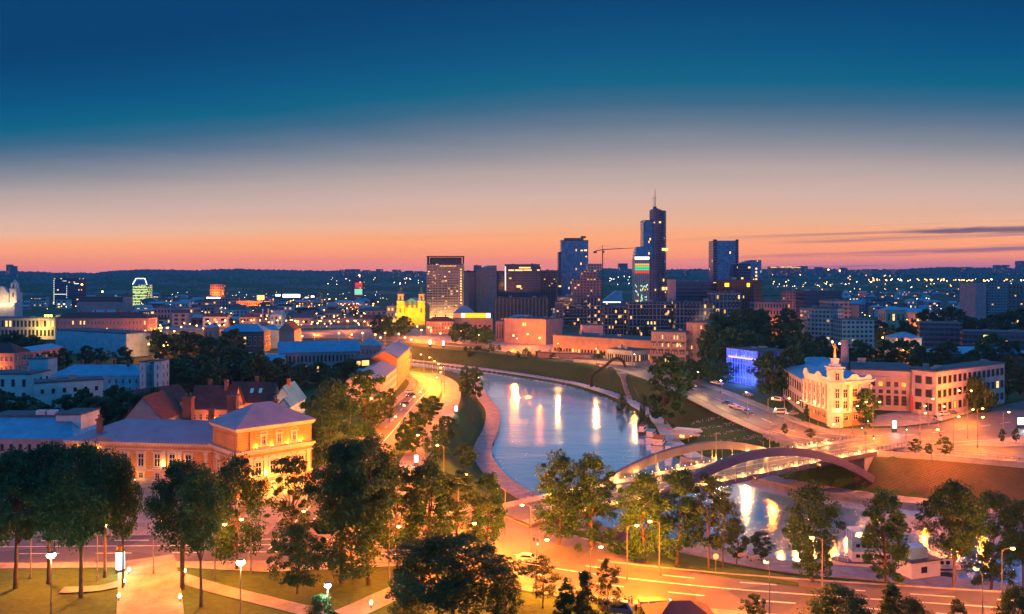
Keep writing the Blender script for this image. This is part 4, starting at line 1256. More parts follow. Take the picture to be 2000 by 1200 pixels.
# steps down the far bank
st = thing('stone_stairs', 'blue grey stone stairs descending the far bank to the quay', 'stairs')
mb = MB()
a = Vector(gp(1212, 728)); b = Vector(gp(1246, 790, -9.0)); nn = (b - a).normalized(); sd = Vector((-nn.y, nn.x))
for i in range(26):
    c = a + (b - a) * (i / 25); z = gz(c.x, c.y) + .3
    q = [c - sd * 1.8, c + sd * 1.8, c + sd * 1.8 + nn * 1.6, c - sd * 1.8 + nn * 1.6]
    mb.prism([tuple(v) for v in q], z - 1.2, z + 0.1)
mb.build('flight', STONE, st)
for s in (-2.0, 2.0):
    mb = MB(); mb.tube([tuple(a + sd * s) + (1.0,), tuple(b + sd * s) + (-8.0,)], 0.06, 5)
    for i in range(8):
        c = a + (b - a) * (i / 7) + sd * s; mb.box(c.x - .05, c.x + .05, c.y - .05, c.y + .05, -9.0 * i / 7 - .5, -9.0 * i / 7 + 1)
    mb.build('handrail', STEEL, st)
# letters of white flowers on the slope: read as pale clumps in rows
fl = bpy.data.objects.new('flower_bed', None)
SC.collection.objects.link(fl); tag(fl, 'pale flower planting spread over the slope beside the bridge', 'flowers', kind='stuff')
mb = MB(); rr = random.Random(4)
for i in range(420):
    px = rr.uniform(1350, 1480); py = 818 + (px - 1350) * 0.22 + rr.choice((0, 8, 16, 24)) + rr.uniform(0, 3)
    y = yb(py, -4); x = xa(px, y); z = gz(x, y)
    if -8.5 < z < -0.5: mb.ball((x, y, z + 0.1), rr.uniform(0.1, 0.22), 3)
mb.build('blossoms', mat('pale_flowers', (0.32, 0.32, 0.36), 0.8), fl)

# ------------------------------------------------------------------ palace
PAL = thing('palace', 'ochre palace with violet tin roofs and floodlit corner pavilion', 'palace', (0, 0, 0))
ROOFV = mat('violet_tin_roof', (0.27, 0.235, 0.32), 0.42, 0.16, 0.3, 0.25, 0.5, 0.5, seams=0.8)
FLOOD = glow('floodlight', (1.0, 0.62, 0.18), 18.0)
def frame_T(ox, oy, ang):
    c, s = math.cos(ang), math.sin(ang)
    return lambda p: (ox + p[0] * c - p[1] * s, oy + p[0] * s + p[1] * c, p[2])
# wing: local x along the facade, y inwards
WX0, WY0 = xa(128, 204), 204.0; WX1, WY1 = xa(412, 199), 199.0
wa = math.atan2(WY1 - WY0, WX1 - WX0); WL = math.hypot(WX1 - WX0, WY1 - WY0); Tw = frame_T(WX0, WY0, wa)
WHT = 9.9
def tmb(T): return MB(T)
mb = tmb(Tw); mb.box(0, WL, 0, 17, -1, WHT); mb.build('wall', P_OCHRE, PAL)
mb = tmb(Tw); mb.box(-0.25, WL, -0.25, -0.003, -1, 1.2); mb.build('plinth', CONC, PAL)
mb = tmb(Tw); mb.box(-0.3, WL, -0.35, -0.003, WHT - 0.7, WHT - 0.02); mb.box(-0.15, WL, -0.18, -0.003, WHT - 1.9, WHT - 1.6); mb.box(-0.1, WL, -0.14, -0.003, 2.9, 3.2)
for i in range(int(WL / 0.8)): mb.box(0.2 + i * 0.8, 0.5 + i * 0.8, -0.3, -0.003, WHT - 1.05, WHT - 0.703)
wing_cornice = mb.build('cornice', P_CREAM, PAL)
rz_, ry = 4.2, 8.5
mb = tmb(Tw); E = [(-.6, -.7, WHT), (WL + 2, -.7, WHT), (WL + 2, 17.6, WHT), (-.6, 17.6, WHT)]; R = [(11, ry, WHT + rz_), (WL + 2, ry, WHT + rz_)]
mb.face([E[0], E[1], R[1], R[0]]); mb.face([E[2], E[3], R[0], R[1]]); mb.face([E[3], E[0], R[0]]); mb.face([E[3], E[2], E[1], E[0]])
wroof = mb.build('roof', ROOFV, PAL)
for cx in (10.2, 42.0):   # small roof gablets over the bays
    mb = tmb(Tw); mb.face([(cx - 5, -0.72, WHT + .02), (cx + 5, -.72, WHT + .02), (cx, -.72, WHT + 1.5)]); mb.face([(cx - 5, -.72, WHT + .02), (cx, -.72, WHT + 1.5), (cx, 2.4, WHT + 1.52)]); mb.face([(cx + 5, -.72, WHT + .02), (cx, 2.4, WHT + 1.52), (cx, -.72, WHT + 1.5)])
    mb.build('gablet', ROOFV, wroof)
def chimney(px, Y, ptop, pbot, wpx, pots=True):
    x = xa(px, Y); w = wpx * Y / F / 2; mb = MB()
    mb.box(x - w, x + w, Y - w, Y + w, za(pbot, Y), za(ptop + 6, Y)); mb.box(x - w - .2, x + w + .2, Y - w - .2, Y + w + .2, za(ptop + 6, Y) + .003, za(ptop + 3, Y))
    if pots:
        for s in (-.5, .5): mb.lathe([(0.16, 0), (0.16, 0.7), (0.32, 0.75), (0.05, 1.1)], 6, (x + s * w, Y, za(ptop + 3, Y)))
    mb.build('chimney', BRICK, wroof)
chimney(195, 206, 815, 845, 9); chimney(368, 212, 772, 835, 17); chimney(455, 205, 768, 815, 17); chimney(413, 207, 795, 830, 9, False); chimney(538, 205, 778, 805, 8)
pw_ = win_mesh('window', GLASSD, FR_W)
def surround(T, cx, z0, z1, w, ped, parent=PAL):
    mb = tmb(T)
    mb.box(cx - w / 2 - .3, cx - w / 2, -.12, -.003, z0 - .2, z1 + .2); mb.box(cx + w / 2, cx + w / 2 + .3, -.12, -.003, z0 - .2, z1 + .2)
    mb.box(cx - w / 2 - .5, cx + w / 2 + .5, -.3, -.003, z0 - .5, z0 - .203); mb.box(cx - w / 2 - .5, cx + w / 2 + .5, -.35, -.003, z1 + .203, z1 + .5)
    if ped == 1:
        mb.face([(cx - w / 2 - .7, -.32, z1 + .5), (cx + w / 2 + .7, -.32, z1 + .5), (cx, -.32, z1 + 1.3)])
        mb.face([(cx - w / 2 - .7, -.36, z1 + .5), (cx, -.36, z1 + 1.36), (cx, 0, z1 + 1.36), (cx - w / 2 - .7, 0, z1 + .5)]); mb.face([(cx + w / 2 + .7, -.36, z1 + .5), (cx + w / 2 + .7, 0, z1 + .5), (cx, 0, z1 + 1.36), (cx, -.36, z1 + 1.36)])
    if ped == 2:
        n = 8
        for i in range(n):
            a0, a1 = PI * i / n, PI * (i + 1) / n; r1 = w / 2 + .55; r0 = r1 - .25
            mb.face([(cx + r0 * math.cos(a0), -.2, z1 + .5 + r0 * .7 * math.sin(a0)), (cx + r1 * math.cos(a0), -.2, z1 + .5 + r1 * .7 * math.sin(a0)), (cx + r1 * math.cos(a1), -.2, z1 + .5 + r1 * .7 * math.sin(a1)), (cx + r0 * math.cos(a1), -.2, z1 + .5 + r0 * .7 * math.sin(a1))])
    return mb
def pwin(T, ang, cx, z0, z1, w, ped=1, lit=False):
    p = T((cx, -.03, (z0 + z1) / 2))
    o = inst('window', WIN['lw'] if lit else pw_, PAL, p, (w, 2.0, z1 - z0), ang)
    s = surround(T, cx, z0, z1, w, ped); so = s.build('surround', P_CREAM, PAL)
for i, cx in enumerate([3, 7.2, 11.6, 15.9, 20.2, 24.5, 28.4, 32.6]):
    pwin(Tw, wa, cx, 3.9, 7.2, 1.65, 1 if i in (6,) else 0); pwin(Tw, wa, cx, 1.0, 2.4, 1.25, 0)
for cx in (1.0, 26.2, 30.4, WL - 1.2):
    mb = tmb(Tw); mb.box(cx - .5, cx + .5, -.22, -.003, 1.2, WHT - 1.93); mb.box(cx - .62, cx + .62, -.28, -.003, WHT - 2.5, WHT - 1.95); mb.build('pilaster', P_CREAM, PAL)
# pavilion: corner turned to the viewer
CX, CY = xa(464, 182), 182.0; PH = 16.7
pa_ = math.atan2(194.6 - 182, xa(608, 194.6) - CX); PLn = math.hypot(xa(608, 194.6) - CX, 12.6)
Tp = frame_T(CX, CY, pa_)                       # right facade along x
Tl = frame_T(CX, CY, pa_ + PI / 2)              # left facade: x runs away, outward is +y so mirrored below
PD = 13.0
mb = tmb(Tp); mb.box(0, PLn, 0, PD, -1, PH); mb.build('wall', P_OCHRE, PAL)
mb = tmb(Tp); mb.box(-.3, PLn + .3, -.3, PD + .3, -1, 1.3); mb.build('plinth', CONC, PAL)
mb = tmb(Tp)
for z0, z1, o in ((PH - .55, PH - .02, .7), (PH - .9, PH - .553, .4), (11.0, 11.5, .75), (10.5, 10.997, .4), (9.6, 9.85, .25), (4.6, 5.0, .3)):
    mb.box(-o, PLn + o, -o, -.003, z0, z1); mb.box(-o, -.003, -.003, PD + o, z0, z1); mb.box(PLn + .003, PLn + o, -.003, PD + o, z0, z1)
for i in range(int(PLn / .7)): mb.box(.1 + i * .7, .38 + i * .7, -.55, -.4, 10.55, 10.95)
mb.build('cornice', P_CREAM, PAL)
mb = tmb(Tp); o = 1.0; ax, ay = PLn / 2, PD / 2
E = [(-o, -o, PH), (PLn + o, -o, PH), (PLn + o, PD + o, PH), (-o, PD + o, PH)]; R = [(ax - 2.0, ay, PH + 4.3), (ax + 2.0, ay, PH + 4.3)]
mb.face([E[0], E[1], R[1], R[0]]); mb.face([E[2], E[3], R[0], R[1]]); mb.face([E[1], E[2], R[1]]); mb.face([E[3], E[0], R[0]]); mb.face(E[::-1])
mb.build('roof', ROOFV, PAL)
mb = tmb(Tp); mb.box(2.6, 2.85, -.2, -.003, 1, PH - 1); mb.build('drainpipe', METAL, PAL)
for i, cx in enumerate([6.2, 10.0, 13.8]):
    pwin(Tp, pa_, cx, 12.4, 14.3, 1.0, 2)
for i, cx in enumerate([4.9, 8.4, 11.9, 15.6]):
    pwin(Tp, pa_, cx, 5.4, 8.6, 1.5, 1); pwin(Tp, pa_, cx, 1.7, 3.9, 1.3, 0, lit=(i == 1))
for cx in (0.7, 3.1, 6.65, 10.15, 13.7, 17.5):
    mb = tmb(Tp); mb.box(cx - .42, cx + .42, -.25, -.003, 5.0, 9.6); mb.box(cx - .55, cx + .55, -.32, -.003, 9.0, 9.57); mb.build('pilaster', P_CREAM, PAL)
Tl2 = lambda p: Tp((p[1], PD - p[0], p[2]))      # x along the left facade towards the corner, -y outwards
for cx, ped in ((3.2, 1), (9.6, 1)):
    p = Tl2((cx, -.03, 7.1)); inst('window', pw_, PAL, p, (1.3, 2.0, 2.6), pa_ - PI / 2)
    surround(Tl2, cx, 5.8, 8.4, 1.3, ped).build('surround', P_CREAM, PAL)
mb = tmb(Tl2); mb.box(1.0, 11.8, -.12, -.003, 12.2, 14.8); mb.build('panel', P_OCHRE, PAL)
mb = tmb(Tp); mb.box(14.9, 17.4, -.12, -.003, 12.2, 14.6); mb.build('panel', P_OCHRE, PAL)
ORG = (1.0, 0.40, 0.05)
def flood(T, cx, z, power, out_=-.75, col=ORG, parent=PAL, vis=True):
    p = T((cx, out_, z))
    if vis:
        mb = MB(); mb.box(p[0] - .16, p[0] + .16, p[1] - .16, p[1] + .16, p[2] - .35, p[2] - .1); f = mb.build('floodlight', [POLE], parent)
        mb = MB(); mb.box(p[0] - .12, p[0] + .12, p[1] - .12, p[1] + .12, p[2] - .097, p[2] - .05); mb.build('lens', FLOOD, f)
    point(parent, p, col, power, .12)
for cx in (3.1, 6.65, 10.15, 13.7): flood(Tp, cx, 5.6, 900)
for cx in (4.3, 8.1, 11.9, 15.3): flood(Tp, cx, 12.0, 330, -.5)
for cx in (1.5, 4.9, 8.4, 11.9, 15.6): flood(Tp, cx, 1.2, 1100, -1.6)
for cx in (26.2, 30.4): flood(Tw, cx, 4.4, 900, -.6)
for cx in (3.0, 9.0): flood(Tw, cx, 8.2, 120, -.5)
for cx in (14.0, 20.0): flood(Tw, cx, 1.2, 500, -2.2)
for cx in (10.6,): flood(Tl2, cx, 5.4, 700)

# ------------------------------------------------------------------ tower building on the right (museum) with golden figure
MU = thing('corner_building', 'floodlit white corner building with stubby tower and golden figure', 'building', (0, 0, 0))
P_LIT = plaster('ivory', (0.60, 0.58, 0.55))
MY = 276.0; cX = xa(1633, MY)
# left facade runs from the corner back to column 1570, right facade to column 1698
lX, lY = xa(1571, 300), 300.0; rX, rY = xa(1700, 283), 283.0
la = math.atan2(MY - lY, cX - lX); LL = math.hypot(cX - lX, MY - lY); Tml = frame_T(lX, lY, la)
ra = math.atan2(rY - MY, rX - cX); RL = math.hypot(rX - cX, rY - MY); Tmr = frame_T(cX, MY, ra)
MH = 14.6
back = [(cX + (lX - cX) * 1.0 + 14, lY + 16), (rX + 4, rY + 22)]
mb = MB(); mb.prism([(lX, lY), (cX, MY), (rX, rY), back[1], back[0]], -1, MH); mb.build('wall', P_LIT, MU)
mb = MB(); pl_ = [(lX - .2, lY - .3), (cX, MY - .5), (rX + .2, rY - .3), (back[1][0], back[1][1]), (back[0][0], back[0][1])]
mb.prism(pl_, -1, 4.6); mb.build('plinth', mat('rusticated_base', (0.42, 0.26, 0.16), 0.85, 0.15, 0.4, rows=0.7), MU)
mb = MB(); mb.prism([(lX - .6, lY - .9), (cX, MY - 1.2), (rX + .6, rY - .9), (rX + 4, rY + 5), (lX + 9, lY + 6)], MH + .003, MH + .7); mb.prism([(lX - .3, lY - .5), (cX, MY - .7), (rX + .3, rY - .5), (rX + 4, rY + 5), (lX + 9, lY + 6)], 4.6 + .003, 5.0); mb.build('cornice', P_LIT, MU)
for T, Ln, n in ((Tml, LL, 7), (Tmr, RL, 3)):
    for i in range(n):
        cx = Ln * (i + .55) / n if n == 7 else Ln * (i + .9) / (n + .6)
        ang = la if n == 7 else ra
        for z0, z1 in ((6.0, 8.6), (9.6, 12.6)):
            inst('window', WIN['w'], MU, T((cx, -.12, (z0 + z1) / 2)), (Ln / n * .42, 2.0, z1 - z0), ang)
        inst('window', WIN['w'] if i != 2 else WIN['la'], MU, T((cx, -.42, 2.9)), (Ln / n * .4, 2.0, 1.7), ang)
    for i in range(n + 1):
        cx = min(max(Ln * i / n, .4), Ln - .4)
        mb = MB(T); mb.lathe([(.5, 5.0), (.45, 5.4), (.4, 5.5), (.36, 12.8), (.55, 13.1), (.55, 13.6)], 8, (cx, -.45, 0)); mb.build('column', P_LIT, MU)
# attic parapets with ornaments
for T, Ln, ang in ((Tml, LL, la), (Tmr, RL, ra)):
    mb = MB(T); mb.box(0, Ln, -.5, -.1, MH + .7, MH + 1.5)
    for cx, w, hh in ((Ln * .08, 2.0, 1.6), (Ln * .5, 3.0, 1.3), (Ln * .92, 1.6, 1.0)):
        mb.prism([(cx - w, -.5), (cx + w, -.5), (cx + w, -.1), (cx - w, -.1)], MH + 1.5, MH + 1.5 + hh, top=[(cx - w * .35, -.5), (cx + w * .35, -.5), (cx + w * .35, -.1), (cx - w * .35, -.1)])
    mb.build('parapet', P_LIT, MU)
mb = MB(); mid = ((lX + rX) / 2 + 2, lY + 7, MH + 4.6)
rp = [(lX + 1, lY + 1), (cX, MY + 2), (rX, rY + 1), (back[1][0] - 1, back[1][1] - 1), (back[0][0], back[0][1] - 1)]
for i in range(5):
    a, b = rp[i], rp[(i + 1) % 5]; mb.face([(a[0], a[1], MH + .75), (b[0], b[1], MH + .75), mid])
mb.build('roof', SHEET_BLUE, MU)
# corner tower
tw, T0_ = 1.95, (cX, MY + 1.0)
def sq(w): return [(T0_[0] - w, T0_[1] - w), (T0_[0] + w, T0_[1] - w), (T0_[0] + w, T0_[1] + w), (T0_[0] - w, T0_[1] + w)]
mb = MB(); mb.prism(sq(tw), -1, MH + 5.4); tower = mb.build('tower', P_LIT, MU)
mb = MB()
for z, o, t in ((MH + .2, .5, .6), (MH + 4.5, .3, .35), (MH + 5.4, .6, .4), (5.0, .35, .4)): mb.prism(sq(tw + o), z + .003, z + t)
mb.build('tower_cornice', P_LIT, tower)
mb = MB(); mb.prism(sq(1.5), MH + 5.8, MH + 6.6); mb.prism(sq(1.0), MH + 6.603, MH + 8.2); mb.prism(sq(1.2), MH + 8.203, MH + 8.5); mb.build('pedestal', P_LIT, tower)
for z0, z1 in ((1.6, 3.9), (6.4, 9.2), (9.8, 13.2), (MH + 1.2, MH + 3.8)):
    inst('window', WIN['w'], MU, (T0_[0], T0_[1] - tw - .06, (z0 + z1) / 2), (1.5, 2.0, z1 - z0))
for s in (-1, 1):
    mb = MB(); mb.box(T0_[0] + s * 1.65 - .3, T0_[0] + s * 1.65 + .3, T0_[1] - tw - .25, T0_[1] - tw - .003, 5.5, MH); mb.box(T0_[0] + s * 1.65 - .3, T0_[0] + s * 1.65 + .3, T0_[1] - tw - .2, T0_[1] - tw - .003, MH + 1, MH + 4.4); mb.build('pilaster', P_LIT, tower)
WRM = (1.0, 0.60, 0.33)
for i in range(8): flood(Tml, LL * i / 7.0, 5.6, 70, -1.4, WRM, MU)
for i in range(4): flood(Tmr, RL * i / 3.0, 5.6, 55, -1.4, WRM, MU)
point(MU, (T0_[0], T0_[1] - tw - 1.2, 6.0), WRM, 110, .15); point(MU, (T0_[0] - 3, T0_[1] - tw - .8, MH + 1.6), WRM, 60, .15); point(MU, (T0_[0] + 3, T0_[1] - tw - .8, MH + 1.6), WRM, 60, .15)
# golden figure: a robed woman holding up a lamp, on the tower, one body
def skin_body(name, joints, edges, root_i, m, parent=None, sub=2):
    me = bpy.data.meshes.new(name + '_sk')
    me.from_pydata([j[0] for j in joints], edges, [])
    o = bpy.data.objects.new(name + '_sk', me); SC.collection.objects.link(o)
    sk = o.modifiers.new('s', 'SKIN'); 
    for i, j in enumerate(joints):
        r = j[1]; me.skin_vertices[0].data[i].radius = (r if isinstance(r, tuple) else (r, r)); me.skin_vertices[0].data[i].use_root = (i == root_i)
    ss = o.modifiers.new('u', 'SUBSURF'); ss.levels = sub; ss.render_levels = sub
    dg = bpy.context.evaluated_depsgraph_get()
    ev = o.evaluated_get(dg); nm = bpy.data.meshes.new_from_object(ev)
    bpy.data.objects.remove(o)
    nm.name = name; nm.materials.clear(); 
    for mm in (m if isinstance(m, list) else [m]): nm.materials.append(mm)
    nm.polygons.foreach_set('use_smooth', [True] * len(nm.polygons))
    return nm
GOLD = mat('gilded_bronze', (0.75, 0.48, 0.16), 0.4, 0.15, 1.0, 0.8, bmp=0)
fj = [((0, 0, 2.7), (.42, .34)), ((0, 0, 1.6), (.5, .45)), ((.05, 0, .1), (.75, .65)), ((0, 0, 3.5), (.46, .3)), ((0, 0, 4.2), (.5, .3)), ((0, 0, 4.65), .16), ((0, -.05, 5.05), .27), ((0, 0, 5.3), .2),
      ((-.6, 0, 4.2), .18), ((-1.0, -.1, 4.7), .13), ((-1.15, -.2, 5.5), .1), ((.6, 0, 4.15), .18), ((1.0, -.1, 3.5), .14), ((.9, -.6, 3.0), .11)]
fe = [(0, 1), (1, 2), (0, 3), (3, 4), (4, 5), (5, 6), (6, 7), (4, 8), (8, 9), (9, 10), (4, 11), (11, 12), (12, 13)]
stt = thing('statue', 'golden robed figure raising a lamp on top of the stubby tower', 'statue', (T0_[0], T0_[1], MH + 8.5))
inst('figure', skin_body('figure', fj, fe, 0, GOLD), stt, scale=(.8, .8, .95))
mb = MB(); mb.ball((-.96, -.2, 5.6), .3, 8); mb.build('raised_lamp', L_SOD, stt)
point(stt, (0, -2.2, 1.0), WRM, 300, .15)

# ------------------------------------------------------------------ pink classical building and its wing
bld('classical_building', 'tall pink building with giant pilasters behind the tower building', 'building', 1662, 1780, 316, 722, 30, P_SHELL, ('flat', SHEET_DARK), YB=308, cols=0)
rt, L_, h_ = BLD['tall pink building with giant pilasters behind the tower building']
for i in range(8):
    mb = MB(); mb.box(1.2 + i * (L_ - 2.4) / 7 - .6, 1.2 + i * (L_ - 2.4) / 7 + .6, -.5, -.003, 6.5, h_ - 3.0); mb.build('pilaster', P_SHELL, rt)
mb = MB(); mb.box(-.4, L_ + .4, -.9, -.003, h_ - 3.0 + .003, h_ - 2.2); mb.box(-.3, L_ + .3, -.6, -.003, 5.8, 6.5 - .003); mb.build('cornice', P_SHELL, rt)
for i in range(7):
    cx = 1.2 + (i + .5) * (L_ - 2.4) / 7
    inst('window', WIN['d' if i % 3 else 'la'], rt, (cx, -.03, h_ - 5.0), (1.7, 2, 1.9)); inst('window', WIN['d'], rt, (cx, -.03, h_ - 9.6), (1.7, 2, 5.0)); inst('window', WIN['d'], rt, (cx, -.03, 3.4), (1.8, 2, 2.6))
bld('office_wing', 'recessed pink wall with banded storeys beside the red banner', 'building', 1780, 1828, 312, 722, 8, P_SHELL, ('flat', SHEET_DARK), YB=309, cols=2, rows=3, lit=0, style='d', fw=.4)
bld('office_wing', 'long three storey pink wing running to the right edge', 'building', 1828, 1962, 298, 724, 9, P_SHELL, ('flat', SHEET_DARK), YB=330, ztop=16.0, cols=14, rows=3, lit=0.02, style='d', fw=.62, fh=.58)
bld('side_wing', 'shaded grey side wing of the floodlit tower building', 'building', 1530, 1571, 345, 742, 16, P_MAUVE, ('hip', SHEET_BLUE, 2.5), YB=303, ztop=12.5, cols=9, rows=2, lit=0, style='d', fw=.45, fh=.62)
bld('terrace_house', 'blue roofed pale house behind the side wing', 'building', 1560, 1655, 372, 718, 16, P_WHITE, ('hip', SHEET_BLUE, 4), cols=8, rows=2, lit=0)
mb_t = thing('chimney_tower', 'tall grey chimney tower rising behind the golden figure', 'chimney', (xa(1650, 340), 340, 0))
mb = MB(); mb.lathe([(2.8, 0), (2.2, za(720, 340)), (1.55, za(695, 340)), (1.4, za(668, 340))], 12); mb.build('shaft', P_MAUVE, mb_t, True)
mb = MB(); mb.lathe([(1.7, 0), (1.7, .8)], 12, (0, 0, za(668, 340))); mb.build('rim', CONC, mb_t)
mb = MB(); mb.box(-3.2, -2.6, -.4, .4, 0, za(700, 340)); mb.build('fin', P_BLUE, mb_t)

# ------------------------------------------------------------------ far towers
GL_BLUE = facade('blue_curtain_wall', (0.07, 0.11, 0.18), (0.10, 0.26, 0.46), 1.6, 3.6, .9, .82, .012, lits=3, grough=.1)
GL_DARK = facade('dark_curtain_wall', (0.09, 0.10, 0.16), (0.035, 0.07, 0.12), 3.0, 3.5, .92, .6, .02, lits=2.5)
GL_STEP = facade('gridded_apartment_glass', (0.24, 0.27, 0.34), (0.04, 0.09, 0.13), 3.4, 3.1, .78, .72, .045, lits=1.5)
FC_VIOL = facade('violet_banded_tower', (0.13, 0.115, 0.17), (0.05, 0.05, 0.09), 2.6, 3.4, .96, .5, .012, lits=4)
FC_GRID = facade('concrete_grid', (0.70, 0.46, 0.28), (0.06, 0.05, 0.06), 3.6, 3.3, .8, .55, .055, lits=2.2)
FC_RES = facade('mauve_residential', (0.26, 0.19, 0.21), (0.05, 0.05, 0.07), 3.4, 3.0, .5, .5, .08, lits=2)
FC_GREY = facade('grey_panel_block', (0.24, 0.27, 0.32), (0.04, 0.05, 0.08), 3.2, 3.0, .6, .5, .04, lits=2)
FC_GREEN = facade('green_lit_office', (0.12, 0.16, 0.14), (0.2, 0.3, 0.2), 2.2, 3.6, .9, .7, .6, (0.75, 0.85, 0.35), 1.3, litrow=.2)
FC_MUNI = facade('pale_striped_tower', (0.42, 0.55, 0.50), (0.10, 0.2, 0.18), 2.4, 60.0, .45, 1.0, .0)
FC_BROWN = facade('brown_ribbed', (0.12, 0.075, 0.07), (0.04, 0.04, 0.06), 2.2, 3.2, .4, .7, .02, lits=2.5)
FC_BLUEP = facade('blue_panel', (0.16, 0.30, 0.42), (0.04, 0.07, 0.10), 3.0, 3.1, .62, .52, .03, lits=1.5)
PARTS_ROOF = SHEET_DARK
def lamp_spot(name, m, parent, x0, x1, z0, z1, y=-.25, dy=.15):
    mb = MB(); mb.box(x0, x1, y - dy, y, z0, z1); return mb.build(name, m, parent)
def tall(name, label, cat, pa, pb, Y, top, d, wall, rz=0.0, YB=None, cap=True, strips=(), crown=None, **k):
    r = bld(name, label, cat, pa, pb, Y, top, d, wall, YB=YB, cornice=cap, clutter=k.pop('clutter', True), **k)
    return r
def lit_band(root_label, pieces, m=None):
    """pieces: fractions of the front (x0, x1, row0, row1 in photo rows via height)"""
    r, L, h = BLD[root_label]
    for x0, x1, z0, z1 in pieces:
        lamp_spot('lit_window', m or WARM, r, L * x0, L * x1, h * z0, h * z1, -.05, .12)

# hotel with the concrete grid
lb = 'pale hotel slab with a grid of balconies and open roof frame'
r = tall('hotel_tower', lb, 'hotel', 834, 905, 1020, 516, 18, FC_GRID, cap=False)
_, L_, h_ = BLD[lb]
mb = MB(); mb.box(0, 1, 0, 17, h_ + .003, h_ + 9); mb.box(L_ - 1, L_, 0, 17, h_ + .003, h_ + 9); mb.box(-.5, L_ + .5, -.5, 17.5, h_ + 9.003, h_ + 10); mb.build('roof_frame', P_DARK, r)
mb = MB(); mb.box(3, L_ - 3, 2, 16, h_ + .2, h_ + 8.2); mb.build('penthouse', P_DARK, r)
for i in range(22):
    lamp_spot('balcony_rail', P_CREAM, r, 0, L_, 2 + i * (h_ - 4) / 21, 3 + i * (h_ - 4) / 21, 0, .6)
for i in range(8): mb = MB(); mb.box(L_ * i / 7 - .3, L_ * i / 7 + .3, -.9, -.01, 0, h_); mb.build('rib', P_CREAM, r)
lit_band(lb, [(.91, .955, .28 + i * .05, .31 + i * .05) for i in range(13)]); lit_band(lb, [(.35, .8, .955, .985)], WARM2)
lit_band(lb, [(.1 + RW_.random() * .75, 0, 0, 0) for i in range(0)])
for i in range(26):
    x = RW_.random() * .85; z = .08 + RW_.random() * .8; lit_band(lb, [(x, x + .035, z, z + .02)], WARM if i % 2 else WARM2)
for i in range(4): point(r, (L_ * (i + .5) / 4, -9, 6), (1, .5, .18), 6000, .3)
lit_band(lb, [(0.05, 0.95, .02, .06)], WARM)
# church of yellow plaster
ch = thing('church', 'floodlit yellow church with two baroque towers', 'church', (0, 0, 0))
CHY = 900.0
def cbox(name, p0, p1, t, b, m, dep=20, y0=0): 
    mb = MB(); mb.box(xa(p0, CHY), xa(p1, CHY), CHY + y0, CHY + y0 + dep, za(b, CHY) if b else -1, za(t, CHY)); return mb.build(name, m, ch)
cbox('nave', 775, 831, 597, None, P_YEL, 45, 2)
mb = MB(); x0, x1 = xa(776, CHY), xa(830, CHY); z = za(597, CHY); mb.face([(x0, CHY + 2.5, z), (x1, CHY + 2.5, z), ((x0 + x1) / 2, CHY + 2.5, z + 8)]); mb.face([(x0, CHY + 2.2, z), ((x0 + x1) / 2, CHY + 2.2, z + 8), ((x0 + x1) / 2, CHY + 47, z + 8), (x0, CHY + 47, z)]); mb.face([(x1, CHY + 2.2, z), (x1, CHY + 47, z), ((x0 + x1) / 2, CHY + 47, z + 8), ((x0 + x1) / 2, CHY + 2.2, z + 8)]); mb.build('roof', SHEET_BLUE, ch)
for pc in (782, 823):
    y0 = 0
    t = cbox('tower', pc - 7, pc + 7, 590, None, P_YEL, 8)
    mb = MB(); cx = xa(pc, CHY)
    mb.box(cx - 4.3, cx + 4.3, CHY - .4, CHY + 8.4, za(590, CHY) + .003, za(588, CHY)); mb.box(cx - 3, cx + 3, CHY + 1, CHY + 7, za(588, CHY) + .003, za(576, CHY)); mb.box(cx - 3.5, cx + 3.5, CHY + .5, CHY + 7.5, za(576, CHY) + .003, za(574.5, CHY)); mb.build('belfry', P_CREAM, t)
    for zz in (583, 606):
        mb = MB(); mb.box(cx - 1.1, cx + 1.1, CHY - .2 + (1.1 if zz < 590 else 0), CHY + 1, za(zz + 5, CHY), za(zz - 4, CHY)); mb.build('window', P_DARK, t)
    mb = MB(); mb.lathe([(3.2, 0), (3.0, 1.5), (1.5, 4), (1.2, 5.5), (1.7, 6.3), (.8, 8.2), (.15, 9), (.1, 13)], 10, (cx, CHY + 4, za(574.5, CHY))); mb.build('spire', mat('green_copper', (0.10, 0.16, 0.14), .6), t)
YLW = (1.0, 0.42, 0.012)
for px in (770, 790, 808, 824): point(ch, (xa(px, CHY), CHY - 12, 12), YLW, 17000, .5)
for pc in (782, 823): point(ch, (xa(pc, CHY), CHY - 5, za(592, CHY)), YLW, 2600, .4)
for pc, w in ((795, 5), (805, 5), (814, 5)): 
    mb = MB(); mb.box(xa(pc, CHY) - 1.2, xa(pc, CHY) + 1.2, CHY + 1.8, CHY + 2.1, 18, 25); mb.build('window', P_DARK, ch)
